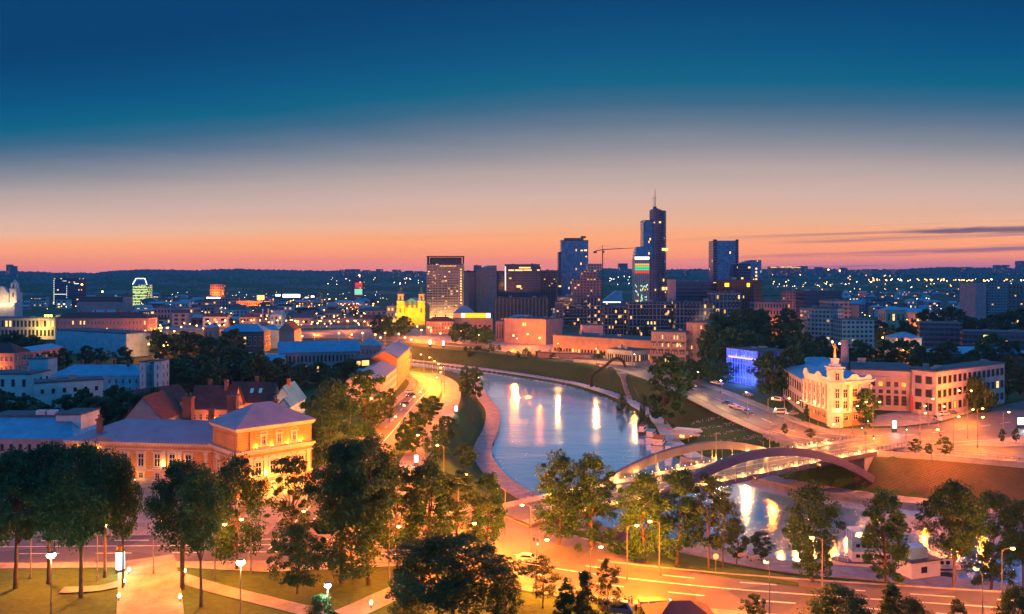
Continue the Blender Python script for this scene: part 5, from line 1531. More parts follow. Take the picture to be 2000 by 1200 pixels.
# left white church
ch = thing('church', 'small white floodlit church with bell tower at the left edge', 'church', (0, 0, 0))
CHY = 1050.0
cbox('nave', -20, 14, 572, None, P_WHITE, 30, 3); 
mb = MB(); x0, x1 = xa(-10, CHY), xa(13, CHY); z = za(572, CHY); mb.prism([(x0, CHY + 2), (x1, CHY + 2), (x1, CHY + 6), (x0, CHY + 6)], z + .003, z + 8, top=[(x0 + 6, CHY + 2), (x1 - 6, CHY + 2), (x1 - 6, CHY + 6), (x0 + 6, CHY + 6)]); mb.build('gable', P_WHITE, ch)
t = cbox('tower', 19, 32, 566, None, P_WHITE, 8)
mb = MB(); cx = xa(25.5, CHY); mb.box(cx - 4.6, cx + 4.6, CHY - .4, CHY + 8.4, za(566, CHY) + .003, za(564.5, CHY)); mb.box(cx - 3.4, cx + 3.4, CHY + .8, CHY + 7.2, za(564.5, CHY) + .003, za(553, CHY)); mb.lathe([(3.4, 0), (2.2, 2), (.3, 4.5)], 8, (cx, CHY + 4, za(553, CHY))); mb.build('belfry', P_WHITE, t)
for zz in (559, 576): mb = MB(); mb.box(cx - 1, cx + 1, CHY - .2 + (1 if zz < 565 else 0), CHY + 1, za(zz + 4, CHY), za(zz - 4, CHY)); mb.build('window', P_DARK, t)
cbox('porch', -10, 34, 592, None, P_WHITE, 6, -6)
for px in (-2, 10, 25): point(ch, (xa(px, CHY), CHY - 9, 20), (1, .5, .15), 9000, .5)
# paired pale slabs
tall('slab_tower', 'left one of two pale windowless slabs', 'tower block', 915, 934, 1080, 532, 24, P_PINK, YB=1086)
tall('slab_tower', 'right one of two pale windowless slabs with a sloping top', 'tower block', 952, 970, 1060, 526, 24, P_PINK, YB=1070)
r, L_, h_ = BLD['right one of two pale windowless slabs with a sloping top']
mb = MB(); mb.face([(0, -.02, h_ + .5), (L_, -.02, h_ + .5), (L_, -.02, h_ + 5)]); mb.face([(0, 20, h_ + .5), (L_, 20, h_ + 5), (L_, 20, h_ + .5)]); mb.face([(0, -.02, h_ + .5), (L_, -.02, h_ + 5), (L_, 20, h_ + 5), (0, 20, h_ + .5)]); mb.build('sloping_parapet', P_PINK, r)
tall('office_block', 'dark office block between the two pale slabs', 'office', 934, 952, 1095, 531, 20, GL_DARK)
tall('office_block', 'dark block with blue lit foot behind the pale slabs', 'office', 906, 1000, 1180, 530, 20, GL_DARK)
tall('tower_block', 'small housing tower peeping over the pale slabs', 'tower block', 925, 940, 1900, 519, 20, FC_GREY)
lb = 'wide dark glass office with a yellow lit top row'
r = tall('office_tower', lb, 'office', 986, 1056, 1120, 517, 26, GL_DARK)
lit_band(lb, [(.1, .25, .875, .9), (.28, .5, .875, .9), (.52, .75, .88, .9), (.4, .72, .925, .95), (.9, .97, .88, .9), (.33, .45, .55, .59), (.05, .4, .17, .21), (.42, .55, .17, .2)])
lamp_spot('light_line', glow('pale_light_line', (1, .9, .6), 3), r, 0.3, 1.3, h_ * .55, BLD[lb][2] * .96)
tall('apartment_tower', 'mauve apartment tower right of the dark glass office', 'apartments', 1052, 1087, 1150, 529, 18, FC_RES)
r = tall('arcade_building', 'brown building with a row of tall piers below the glass office', 'building', 965, 1072, 960, 582, 18, P_BROWN)
_, L_, h_ = BLD['brown building with a row of tall piers below the glass office']
for i in range(15): mb = MB(); x = L_ * (i + .3) / 15; mb.box(x, x + 1.3, -1.2, -.01, 0, h_ - 1); mb.build('pier', P_PINK, r)
# blue glass tower and stepped flats
lb = 'tall blue glass tower with a crown and lower left shoulder'
r = tall('glass_tower', lb, 'tower', 1096, 1149, 1090, 470, 28, GL_BLUE)
_, L_, h_ = BLD[lb]
mb = MB(); mb.box(-3.5, -.003, 2, 26, 0, h_ - 15); mb.build('shoulder', GL_DARK, r)
mb = MB(); mb.box(5, L_ - 6, 3, 22, h_ + .5, h_ + 3.5); mb.box(L_ - 9, L_ - 3, 3, 14, h_ + 3.503, h_ + 6); mb.build('crown_box', P_BROWN, r)
lit_band(lb, [(.72, .8, .86, .875), (.85, .95, .86, .88), (.9, .95, .78, .795), (.55, .8, .455, .475), (.5, .54, .455, .47)])
lb = 'stepped block of glazed flats in front of the blue tower'
r = tall('apartment_block', lb, 'apartments', 1090, 1175, 860, 580, 24, GL_STEP)
_, L_, h_ = BLD[lb]
for x0, x1, zt in ((.35, 1.02, 545), (.55, .95, 530), (.7, 1.03, 515)):
    mb = MB(); mb.box(L_ * x0, L_ * x1, 4 + x0 * 10, 26 + x0 * 10, h_ + .6 if x0 < .5 else za(545 if x0 < .6 else 530, 860) + .01, za(zt, 860)); mb.build('upper_storey', [GL_STEP, FC_RES, FC_GREY][int(x0 * 3) % 3], r)
windows(r, 1, L_ - 1, 1, h_ - 1, 12, 7, .55, .6, .12, 'd')
for k in range(9):
    x = RW_.random() * .9; z = RW_.random(); mb = MB(); mb.box(L_ * x, L_ * x + 4, -1.3, -.1, h_ * z, h_ * z + 1); mb.build('balcony', FR_W, r)
tall('apartment_block', 'dark lower flats on the left shoulder of the stepped block', 'apartments', 1086, 1102, 850, 590, 20, FC_RES)
# tower crane
cr = thing('tower_crane', 'thin red tower crane beside the blue glass tower', 'crane', (xa(1177, 1250), 1250, 0))
CRM = mat('crane_paint', (0.35, 0.10, 0.04), .6)
mb = MB(); zt = za(489, 1250); mb.box(-.7, .7, -.7, .7, 0, zt); mb.build('mast', CRM, cr)
mb = MB(); mb.tube([(-13, 0, zt - 2), (0, 0, zt + 1), (50, 0, zt + 3.5)], [.5, .7, .35], 4); mb.build('jib', CRM, cr)
mb = MB(); mb.box(-14, -9, -1, 1, zt - 4.5, zt - 2); mb.build('counterweight', CONC, cr)
mb = MB(); mb.tube([(0, 0, zt), (0, 0, zt + 7)], .4, 4); mb.tube([(0, 0, zt + 7), (-12, 0, zt - 1.6)], .12, 4); mb.tube([(0, 0, zt + 7), (30, 0, zt + 2.7)], .12, 4); mb.build('apex', CRM, cr)
mb = MB(); mb.box(.8, 2.6, -1, 1, zt - 4, zt - 1); mb.build('cab', P_DARK, cr)
# the tallest tower
EU = thing('skyscraper', 'tallest violet skyscraper with a mast on its roof', 'skyscraper', (0, 0, 0)); EY = 1080.0
def ebox(n, p0, p1, t, b, m, y0, dep, parent=EU): mb = MB(); mb.box(xa(p0, EY), xa(p1, EY), EY + y0, EY + y0 + dep, za(b, EY) if b else -1, za(t, EY)); return mb.build(n, m, parent)
EW = facade('violet_wall', (0.20, 0.15, 0.23), (0.06, 0.05, 0.09), 4.2, 3.5, .3, .4, .015, lits=3)
mb = MB(); x0, x1 = xa(1287, EY), xa(1306, EY); n = 10
poly = [(x0, EY)] + [(x0 + (x1 - x0) * math.sin(PI / 2 * i / n), EY + 20 * (1 - math.cos(PI / 2 * i / n))) for i in range(1, n + 1)] + [(x1, EY + 34), (x0, EY + 34)]
mb.prism(poly, -1, za(411, EY)); mb.build('curved_shaft', FC_VIOL, EU)
ebox('core', 1277, 1287, 407, None, EW, 2, 32)
ebox('glass_shaft', 1258, 1277, 431, None, GL_BLUE, 6, 26)
sh = ebox('roof', 1258, 1277, 429.5, 430.9, P_DARK, 6, 26)
ebox('plant_room', 1279, 1284, 403, 406.9, P_DARK, 6, 8); ebox('plant_room', 1289, 1293, 408.5, 410.9, P_DARK, 6, 8)
mb = MB(); cx = xa(1282, EY); z = za(407, EY); mb.tube([(cx, EY + 10, z), (cx, EY + 10, z + 14), (cx, EY + 10, z + 26)], [.8, .55, .25], 6); mb.tube([(cx - 2.5, EY + 10, z), (cx - 2.5, EY + 10, z + 17)], [.3, .15], 5); mb.box(cx - 3.2, cx + 2.2, EY + 9.8, EY + 10.2, z + 14, z + 14.4); mb.build('mast', P_PINK, EU)
for p0, p1, t, b in ((1287, 1291, 433, 436), (1277, 1279, 434, 436), (1293, 1305, 485, 490), (1293, 1298, 561, 567), (1300, 1307, 561, 567), (1279, 1281, 565, 568), (1295, 1297, 545, 550)):
    ebox('lit_window', WARM, 0, 0, 0, None, 0, 0) if False else None
    mb = MB(); mb.box(xa(p0, EY), xa(p1, EY), EY - .6, EY - .1, za(b, EY), za(t, EY)); mb.build('lit_window', WARM, EU)
# striped municipality tower with flag coloured light bands
lb = 'slim pale tower crossed by yellow green and red light bands'
r = tall('office_tower', lb, 'office', 1240, 1268, 980, 506, 22, FC_MUNI, cap=False, clutter=False)
_, L_, h_ = BLD[lb]
mb = MB(); mb.prism([(-.2, -.2), (L_ + 4, -.2), (L_ + 4, 20), (-.2, 20)], h_ + .003, za(482, 980), top=[(2.2, 3), (L_ + 4, 0), (L_ + 4, 20), (2.2, 20)]); mb.build('glass_top', GL_BLUE, r)
mb = MB(); mb.box(L_ + .003, L_ + 7, 3, 22, -1, h_ + 2); mb.build('side_shaft', EW, r)
for nm, t, b, c, s in (('white_band', 502, 507, (1, .95, .75), 3), ('yellow_band', 515.5, 517.5, (1, .5, .02), 1.6), ('pale_band', 519, 521, (1, .7, .2), 1), ('green_band', 522, 524, (.05, .8, .4), 1.2), ('green_band', 525, 528, (.03, .9, .5), 1.2), ('red_band', 529.5, 534, (1, .05, .03), 1.2)):
    lamp_spot(nm, glow(nm, c, s), r, 0, L_, za(b, 980), za(t, 980), -.1, .3)
for i in range(60):
    x = RW_.random() * .95; z = RW_.random() * .58; lamp_spot('lit_window', glow('teal_window_light', (.45, 1, .75), 1.6) if i % 3 else WARM, r, L_ * x, L_ * x + .7, h_ * z, h_ * z + 1.6, -.1, .15)
# two right towers
lb = 'dark blue glass tower with violet corner piers'
r = tall('glass_tower', lb, 'tower', 1394, 1441, 1080, 471, 28, GL_BLUE, clutter=False)
_, L_, h_ = BLD[lb]
mb = MB(); mb.box(-.8, 4, -.9, -.003, 0, h_ + 2); mb.box(L_ - 3, L_ + .8, -.9, -.003, 0, h_ + 2); mb.build('corner_pier', FC_VIOL, r)
lit_band(lb, [(.58, .82, .36, .375), (.7, .78, .33, .345), (.42, .5, .3, .31)])
lb = 'lower blue glass tower with a rounded shoulder and a string of lights'
r = tall('glass_tower', lb, 'tower', 1466, 1487, 1060, 509, 26, GL_BLUE, clutter=False)
_, L_, h_ = BLD[lb]
mb = MB(); w_ = xa(1487, 1060) - xa(1441, 1060)
mb.prism([(L_ - w_, 1), (-.003, 1), (-.003, 24), (L_ - w_, 24)], 0, h_ - 4, top=[(L_ - w_, 1), (-.003, 1), (-.003, 24), (L_ - w_, 24)]); mb.build('left_bay', GL_DARK, r)
mb = MB(); mb.face([(L_ - w_, .9, h_ - 4), (-.003, .9, h_ - 4), (-.003, .9, h_ + .4)]); mb.face([(L_ - w_, .9, h_ - 4), (-.003, .9, h_ + .4), (-.003, 24, h_ + .4), (L_ - w_, 24, h_ - 4)]); mb.build('sloping_roof', GL_BLUE, r)
for i in range(11): lamp_spot('lit_window', WARM, r, L_ * .45, L_ * .6, h_ * (.22 + i * .062), h_ * (.25 + i * .062), -.1, .2)
# hilltop and far blocks
FARB = [
 ('tower_block', 'twin hilltop slab alone on the left skyline', 12, 20, 3800, 517, FC_GREY), ('tower_block', 'lower half of the hilltop slab on the left skyline', 20, 28, 3800, 520, FC_GREY),
]
for i, (nm, lab, a, b, Y, t, m_) in enumerate(FARB): bld(nm, lab, 'tower block', a, b, Y, t, 25, m_, cornice=False, clutter=False)
for i, (a, b, t) in enumerate([(662, 672, 527), (674, 683, 526), (685, 702, 526), (708, 722, 528), (734, 747, 526), (766, 782, 527), (790, 806, 529), (808, 826, 530), (1208, 1226, 515), (1337, 1342, 526), (1344, 1352, 527), (1560, 1578, 520), (1594, 1608, 522), (1612, 1622, 524), (1643, 1655, 523), (1665, 1680, 529), (1688, 1716, 526), (1738, 1752, 527), (1758, 1770, 527), (1884, 1900, 522), (1945, 1972, 518), (1989, 2004, 510)]):
    bld('tower_block', 'distant housing block standing along the wooded skyline', 'tower block', a, b, 3700, t, 25, FC_GREY, cornice=False, clutter=False, group='housing blocks on the skyline')
lb = 'long hilltop building lit yellow on the right skyline'
r = bld('hotel_block', lb, 'hotel', 1503, 1566, 3600, 521, 30, FC_RES, cornice=False)
lit_band(lb, [(.03, .2, .97, .985), (.3, .45, .97, .985), (.55, .95, .975, .985), (.05, .25, .95, .96), (.4, .6, .95, .96), (.65, .98, .95, .96), (.35, .7, .992, .999)])
lb = 'dark office with lines of white light along its edges'
r = bld('office_block', lb, 'office', 105, 155, 1500, 544, 24, GL_DARK)
lit_band(lb, [(0, .018, .06 + .07 * i, .1 + .07 * i) for i in range(13)] + [(.5, .515, .05 + .08 * i, .09 + .08 * i) for i in range(9)] + [(.02, .5, .42, .435), (.35, .5, .9, .912), (.8, .98, .8, .82)], glow('edge_light', (.85, .9, .8), 2.2))
lb = 'round shouldered office tower glowing green and yellow'
r = bld('office_tower', lb, 'office', 259, 287, 1500, 556, 22, FC_GREEN, cornice=False, clutter=False)
_, L_, h_ = BLD[lb]
mb = MB(); mb.prism([(0, 0), (L_, 0), (L_, 20), (0, 20)], h_ + .003, h_ + 11, top=[(5, 3), (L_ - 5, 3), (L_ - 5, 17), (5, 17)]); mb.build('glass_top', GL_BLUE, r)
mb = MB(); [mb.tube([(a, -.2, h_), (b, 2.8, h_ + 11)], .5, 5) for a, b in ((0, 5), (L_, L_ - 5))]; mb.tube([(5, 2.8, h_ + 11), (L_ - 5, 2.8, h_ + 11)], .5, 5); mb.build('light_edge', COOL, r)
for i in range(7): lit_band(lb, [(.02, .98, .06 + i * .135, .1 + i * .135)], glow('green_light', (.65, .85, .25), 1.4))
bld('church_tower', 'dark square bell tower left of the green glowing office', 'tower', 240, 252, 1000, 580, 10, P_MAUVE, ('hip', SHEET_DARK, 6, .95)); bld('church_hall', 'dull mauve church hall roof among the low roofs on the left', 'church', 150, 240, 1020, 590, 20, P_MAUVE, ('gable', TILE, 6))
bld('apartment_tower', 'pinkish far tower lit orange from below', 'apartments', 410, 438, 1700, 556, 20, P_PINK, cols=6, rows=7, lit=.1, style='d')
point(BLD['pinkish far tower lit orange from below'][0], (12, -10, 20), SOD, 60000, .5)
lb = 'low shopping hall with a bright white sign band'
r = bld('shopping_hall', lb, 'shop', 502, 622, 1650, 573, 40, FC_RES)
lit_band(lb, [(.3, .38, .72, .88), (.42, .7, .6, .9), (.78, .84, .55, .62), (.88, .93, .6, .75)], COOL); lit_band(lb, [(0, .12, .2, .8), (.13, .27, .1, .5), (.3, .9, .05, .3)], WARM)
lb = 'slim tower with a red screen above a green lit screen'
r = bld('office_tower', lb, 'office', 686, 708, 1500, 545, 20, GL_DARK)
lit_band(lb, [(.35, .98, .75, .86), (.35, .98, .68, .73)], glow('red_screen', (.9, .08, .12), .9)); lit_band(lb, [(.3, .98, .42, .63)], glow('green_screen', (.35, .9, .6), 1.0)); lit_band(lb, [(.05, .9, .12, .18)], COOL)

# ------------------------------------------------------------------ middle distance, left
bld('office_block', 'long dark block with a colonnade and lamps on its flat roof', 'building', -60, 108, 690, 622, 26, P_MAUVE, cols=22, rows=2, lit=.1, style='d', fw=.6, fh=.7)
r = BLD['long dark block with a colonnade and lamps on its flat roof'][0]
for i in range(3): mb = MB(); mb.ball((BLD['long dark block with a colonnade and lamps on its flat roof'][1] - 10 + i * 2.4, 3, BLD['long dark block with a colonnade and lamps on its flat roof'][2] + 2), .8, 8); mb.build('roof_lamp', glow('yellow_roof_lamp', (1, .75, .05), 20), r)
point(r, (62, -8, 8), (1, .7, .1), 20000, .5); point(r, (62, 0, 24), (1, .75, .05), 9000, .5)
bld('town_block', 'long salmon pink block with a dark red mansard roof', 'building', 108, 288, 660, 622, 18, P_PINK, ('hip', TILE, 4.5), cols=24, rows=3, lit=.1, fw=.4, chim=5)
bld('box_building', 'plain white box building with a blue side', 'building', 108, 246, 560, 645, 22, P_BLUE, YB=520, cols=0)
bld('low_hall', 'low pale hall with a blue sheet roof before the white box building', 'building', 30, 122, 452, 692, 14, P_PINK, ('gable', SHEET_BLUE, 2.2), YB=500, cols=8, rows=2, lit=.1, style='d')
bld('town_house', 'pink house with a dark red roof at the left edge', 'house', -40, 28, 430, 690, 14, P_PINK, ('hip', TILE, 5), cols=7, rows=2, lit=0)
point(BLD['pink house with a dark red roof at the left edge'][0], (8, -6, 4), SOD, 9000, .4)
bld('stair_block', 'blue cube like block in front of the low pale hall', 'building', 56, 94, 395, 702, 8, P_BLUE, cols=0)
bld('villa', 'white flat roofed house cut by the left edge', 'house', -50, 60, 326, 732, 14, P_WHITE, cols=5, rows=2, lit=0, style='d', fw=.3)
bld('villa', 'white house with a dark flat roof and small square windows', 'house', 68, 202, 306, 750, 12, P_WHITE, YB=318, cols=6, rows=2, lit=0, style='d', fw=.3, fh=.35)
bld('apartment_block', 'blue grey apartment block with dormers and red roof vents', 'apartments', 100, 276, 352, 738, 14, P_BLUE, ('hip', SHEET_BLUE, 4.0), cols=13, rows=2, lit=.0, fw=.35, chim=4, z0=0, ztop=8.5)
bld('bay_tower', 'left white bay tower at the end of the apartment block', 'apartments', 273, 284, 345, 708, 8, P_WHITE, cols=1, rows=4, lit=0, fw=.3, clutter=False)
bld('bay_tower', 'right white bay tower at the end of the apartment block', 'apartments', 301, 315, 343, 706, 8, P_WHITE, cols=1, rows=4, lit=0, fw=.3, clutter=False)
bld('apartment_link', 'blue wall between the two white bay towers', 'apartments', 284, 301, 350, 710, 8, P_BLUE, cols=2, rows=4, lit=0, fw=.3, clutter=False)
bld('workshop', 'long blue metal roofed building left of the palace', 'building', -80, 142, 216, 857, 16, P_MAUVE, ('hip', SHEET_BLUE, 4.6, .6), cols=12, rows=2, lit=0, style='d', fw=.35)
r, L_, h_ = BLD['long blue metal roofed building left of the palace']
mb = MB(); mb.box(L_ * .74, L_ - 1, 6, 16, h_ + 1.0, h_ + 5.2); mb.build('roof_storey', P_WHITE, r); mb = MB(); mb.box(L_ * .735, L_ - .8, 5.6, 16.2, h_ + 5.203, h_ + 5.6); mb.build('flat_roof', SHEET_DARK, r)
mb = MB(); mb.box(L_ * .1, L_ * .73, 7.5, 16, h_ + 2.5, h_ + 4.9); mb.build('raised_roof', SHEET_DARK, r)
for x in (.52, .62): mb = MB(); mb.box(L_ * x, L_ * x + 2.4, 8, 9.5, h_ + 4.9, h_ + 6.2); mb.build('skylight', P_WHITE, r)
bld('gabled_house', 'grey gabled house behind the palace roof', 'house', 240, 318, 252, 822, 16, P_GREY, ('sidegable', TILE, 7.5), cols=0)
bld('town_house', 'house with a red tiled gable roof above the grey gabled house', 'house', 284, 372, 285, 795, 14, P_PINK, ('gable', TILE, 5.5), YB=300, cols=0)
bld('town_house', 'pink house with red mansard roof and two blue skylights', 'house', 370, 452, 262, 800, 12, P_PINK, ('gable', TILE, 7), cols=6, rows=2, lit=0, chim=2)
bld('town_house', 'red roofed house with round skylights behind the palace pavilion', 'house', 445, 530, 275, 787, 12, P_PINK, ('gable', TILE, 6.2), cols=6, rows=2, lit=0, chim=1)
for lb in ('pink house with red mansard roof and two blue skylights', 'red roofed house with round skylights behind the palace pavilion'):
    r, L_, h_ = BLD[lb]
    for k in range(2):
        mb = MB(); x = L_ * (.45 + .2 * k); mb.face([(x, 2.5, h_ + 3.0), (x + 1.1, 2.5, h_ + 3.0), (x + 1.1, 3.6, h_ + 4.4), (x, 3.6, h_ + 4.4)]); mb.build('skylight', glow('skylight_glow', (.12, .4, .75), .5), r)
    point(r, (L_ * .5, -4, 5), SOD, 2500, .3)
bld('town_house', 'dark blue roofed house with a white pediment near the willow', 'house', 530, 575, 270, 790, 14, P_BLUE, ('sidegable', SHEET_BLUE, 6), cols=0, chim=1)
bld('shed', 'small bright blue gabled wall right of the palace roof', 'house', 543, 566, 228, 795, 9, P_BLUE, ('sidegable', SHEET_BLUE, 2.5), cols=0)
bld('glass_annexe', 'pale annexe with a tilted glass roof among dark trees', 'building', 436, 488, 400, 712, 16, P_BLUE, ('gable', SHEET_BLUE, 4), YB=380, cols=4, rows=1, lit=0)
bld('school_wing', 'low blue roofed wing joining the long building', 'building', 486, 550, 412, 706, 12, P_GREY, ('gable', SHEET_BLUE, 3), cols=5, rows=1, lit=0)
lb = 'long grey building with a bright blue metal roof and many windows'
bld('school_building', lb, 'building', 545, 702, 420, 690, 16, P_GREY, ('gable', SHEET_BLUE, 5.2), YB=432, cols=20, rows=2, lit=.06, style='d', fw=.45, fh=.6, ztop=12.0)
lb = 'dark modern top storey with warm lit windows'
bld('penthouse_block', lb, 'building', 695, 778, 400, 714, 12, P_BROWN, YB=412, cols=0, ztop=10.4)
lit_band(lb, [(.02, .1, .74, .93), (.14, .3, .72, .95), (.42, .58, .7, .96), (.62, .68, .75, .9)], WARM)
bld('terrace_house', 'pinkish lower house below the dark modern top storey', 'house', 700, 778, 388, 728, 8, P_PINK, ('gable', SHEET_BLUE, 1.5), YB=396, cols=4, rows=2, lit=0)
bld('town_house_row', 'nearer row of tall town houses along the curving street', 'house', 742, 775, 318, 752, 13, P_CREAM, ('gable', SHEET_GREY, 3), YB=368, ztop=10.5, cols=13, rows=3, lit=.08, fw=.4, side=False)
bld('town_house_row', 'further row of town houses where the street bends', 'house', 776, 800, 372, 712, 12, P_OCHRE, ('gable', SHEET_GREY, 3.4), YB=432, ztop=14.0, cols=15, rows=4, lit=.08, fw=.4, side=False)
bld('corner_house', 'house with a pale hipped roof above the street bend', 'house', 742, 798, 452, 688, 14, P_PINK, ('hip', SHEET_GREY, 5), cols=8, rows=3, lit=.05)
bld('corner_house', 'green glass roofed house behind the street houses', 'house', 735, 785, 415, 702, 8, P_GREY, ('hip', SHEET_BLUE, 2.5), cols=0)
bld('corner_house', 'mauve roofed house below the row of yellow lamps', 'house', 696, 745, 470, 676, 14, P_MAUVE, ('hip', SHEET_GREY, 4), cols=6, rows=2, lit=.05)
bld('town_house', 'pink gabled house with a blank wall beyond the dark courtyard trees', 'house', 545, 575, 560, 645, 18, P_PINK, ('sidegable', TILE, 5), cols=0)
bld('hall', 'dark blue roofed hall left of the pink gabled house', 'building', 432, 515, 570, 648, 16, P_DARK, ('hip', SHEET_BLUE, 5), cols=8, rows=1, lit=.15)
bld('hall', 'blue roofed low hall near the white bridge pylons', 'building', 510, 545, 600, 645, 14, P_BLUE, ('hip', SHEET_BLUE, 4), cols=0)
bld('town_house', 'small salmon house at the left end of the upstream quay', 'house', 398, 416, 560, 640, 12, P_PINK, ('hip', SHEET_BLUE, 2), cols=2, rows=2, lit=.3)
lb = 'long pale arcaded building glowing orange on the far river bank'
bld('arcade', lb, 'building', 462, 526, 1250, 588, 20, P_PINK, cols=14, rows=2, lit=.1, style='d', fw=.4)
r, L_, h_ = BLD[lb]
for k in range(3): point(r, (L_ * (k + .5) / 3, -10, 8), SOD, 30000, .5)
bld('office_block', 'pale block with a white sign left of the glowing arcade', 'office', 398, 452, 1300, 582, 20, P_MAUVE, cols=9, rows=4, lit=.1, style='d'); lit_band('pale block with a white sign left of the glowing arcade', [(.1, .6, .95, 1.05)], COOL)
bld('office_block', 'mauve low block above the street lamps on the left', 'office', 300, 378, 900, 602, 20, P_MAUVE, cols=12, rows=3, lit=.1, style='d')

# ------------------------------------------------------------------ middle distance, centre
bld('low_house', 'pink two storey house row beside the far road fork', 'house', 832, 886, 740, 628, 14, P_PINK, ('hip', TILE, 4), cols=9, rows=3, lit=.1, chim=2)
bld('low_house', 'pale house behind the yellow sign', 'house', 886, 925, 800, 612, 14, P_PINK, ('hip', SHEET_GREY, 7), cols=4, rows=2, lit=.1)
lb = 'low hall carrying a long lit yellow sign'
r = bld('shop_hall', lb, 'shop', 885, 962, 760, 622, 16, P_PINK, cols=8, rows=2, lit=.3, style='d', wz=(1, 8))
_, L_, h_ = BLD[lb]
SIGNY = glow('yellow_sign', (1, .62, .03), 1.5)
sg = thing('sign_band', 'long yellow lit sign on the roof edge of the low hall', 'sign', (xa(885, 758), 758, h_ + .5), 0)
mb = MB(); mb.box(L_ * .3, L_ * .83, -.4, 0, 0, 4.4); mb.build('yellow_panel', SIGNY, sg); mb = MB(); mb.box(L_ * .2, L_ * .3 - .05, -.4, 0, 0, 4.4); mb.box(L_ * .83 + .05, L_ * .95, -.4, 0, 0, 4.4); mb.build('white_panel', glow('white_sign', (1, .85, .8), 1.6), sg); mb = MB(); mb.box(0, L_ * .2 - .05, -.4, 0, 0, 4.4); mb.build('orange_panel', glow('orange_sign', (1, .3, .12), .8), sg)
bld('office_wing', 'white lit block left of the yellow church', 'building', 755, 778, 930, 598, 16, P_CREAM, cols=3, rows=3, lit=.5)
lb = 'blank pinkish box building above the far embankment'
bld('opera_box', lb, 'building', 985, 1066, 640, 622, 26, P_PINK, YB=620, cols=0); bld('opera_box', 'lower pinkish wing with dark slits left of the blank box', 'building', 968, 990, 660, 628, 20, P_PINK, cols=4, rows=1, lit=0, style='d', fh=.8, fw=.3)
lit_band(lb, [(.45, .48, .72, .85), (.5, .53, .72, .85)], WARM)
bld('pavilion_roof', 'blue hipped roof peeping over the pinkish box', 'building', 990, 1050, 690, 625, 14, P_BLUE, ('hip', SHEET_BLUE, 4), cols=0)
GA = plaster('salmon', (0.36, 0.22, 0.18))
bld('gallery', 'long salmon gallery wall glowing above the far embankment', 'gallery', 1080, 1300, 560, 652, 30, GA, YB=500, cols=34, rows=1, lit=.12, style='d', wz=(.8, 3.6), fw=.55, fh=.8, side=False, ztop=11.5)
bld('gallery_block', 'raised grey block on the roof of the salmon gallery', 'gallery', 1137, 1178, 600, 636, 16, P_MAUVE, cols=0)
r = BLD['long salmon gallery wall glowing above the far embankment'][0]; L_ = BLD['long salmon gallery wall glowing above the far embankment'][1]
for k in range(7): point(r, (L_ * (k + .4) / 7, -5, 2.4), SOD, 2200, .3)
bld('terrace', 'low lit terrace wall before the salmon gallery', 'terrace', 1050, 1170, 520, 682, 6, GA, YB=500, ztop=3.2, clutter=False); bld('terrace', 'pale terrace steps by the embankment road', 'terrace', 1120, 1240, 492, 700, 5, P_CREAM, YB=470, ztop=2.0, clutter=False)
lb = 'small grey pavilion with a row of narrow panes by the embankment'
bld('pavilion', lb, 'pavilion', 1185, 1235, 485, 682, 16, P_GREY, YB=470, cols=12, rows=1, lit=.08, style='d', fw=.6, fh=.5, ztop=8.5)
lb = 'salmon apartment house with balconies'
r = bld('apartment_house', lb, 'apartments', 1272, 1340, 480, 648, 16, P_PINK, YB=470, cols=11, rows=4, lit=.2, fw=.42, fh=.55)
_, L_, h_ = BLD[lb]
for i in range(5):
    for j in range(3): mb = MB(); x = L_ * (.02 + .2 * i); mb.box(x, x + 2.6, -1.2, -.05, h_ * (.2 + .23 * j), h_ * (.2 + .23 * j) + 1.0); mb.build('balcony', FR_D, r)
bld('apartment_house', 'taller right half of the salmon apartment house', 'apartments', 1340, 1381, 476, 630, 16, P_PINK, YB=470, cols=6, rows=6, lit=.15, fw=.4)
# dark complex
bld('apartment_block', 'brown ribbed block with yellow square lights', 'apartments', 1400, 1472, 760, 548, 24, FC_BROWN, YB=740)
lit_band('brown ribbed block with yellow square lights', [(.22, .34, .88, .95), (.82, .9, .88, .95)], glow('yellow_square_light', (1, .6, .03), 2.5))
bld('pier_block', 'tall violet pier at the left end of the dark glazed complex', 'tower', 1308, 1320, 720, 546, 12, P_MAUVE, clutter=False)
bld('office_block', 'dark horizontal banded offices behind the violet pier', 'office', 1318, 1402, 770, 552, 20, GL_DARK)
bld('apartment_block', 'teal glazed flats in the dark complex', 'apartments', 1390, 1448, 700, 572, 16, GL_STEP, cols=8, rows=6, lit=.14, style='d')
bld('apartment_block', 'low teal glazed flats at the foot of the violet pier', 'apartments', 1320, 1395, 690, 590, 18, GL_STEP, cols=11, rows=5, lit=.12, style='d')
bld('apartment_block', 'dark flats with amber windows left of the violet pier', 'apartments', 1228, 1310, 700, 592, 18, GL_STEP, cols=12, rows=6, lit=.11, style='d')
bld('apartment_block', 'small dark flats at the foot of the tallest tower', 'apartments', 1180, 1232, 720, 602, 18, GL_STEP, cols=8, rows=5, lit=.14, style='d')
r = bld('glass_hall', 'blue glass hall with a slanted roof beside the stepped flats', 'hall', 1178, 1216, 900, 590, 30, GL_BLUE, clutter=False); lit_band('blue glass hall with a slanted roof beside the stepped flats', [(0, .9, .97, 1.0)], COOL)
mb = MB(); _, L_, h_ = BLD['blue glass hall with a slanted roof beside the stepped flats']; mb.prism([(0, 0), (L_, 0), (L_, 20), (0, 20)], h_ + .5, h_ + 12, top=[(L_ * .7, 4), (L_, 4), (L_, 20), (L_ * .7, 20)]); mb.build('slanted_roof', SHEET_BLUE, r)
bld('apartment_house', 'mauve house row behind the dark wood', 'apartments', 1474, 1545, 720, 590, 16, P_MAUVE, cols=12, rows=5, lit=.1, style='d', fw=.4)
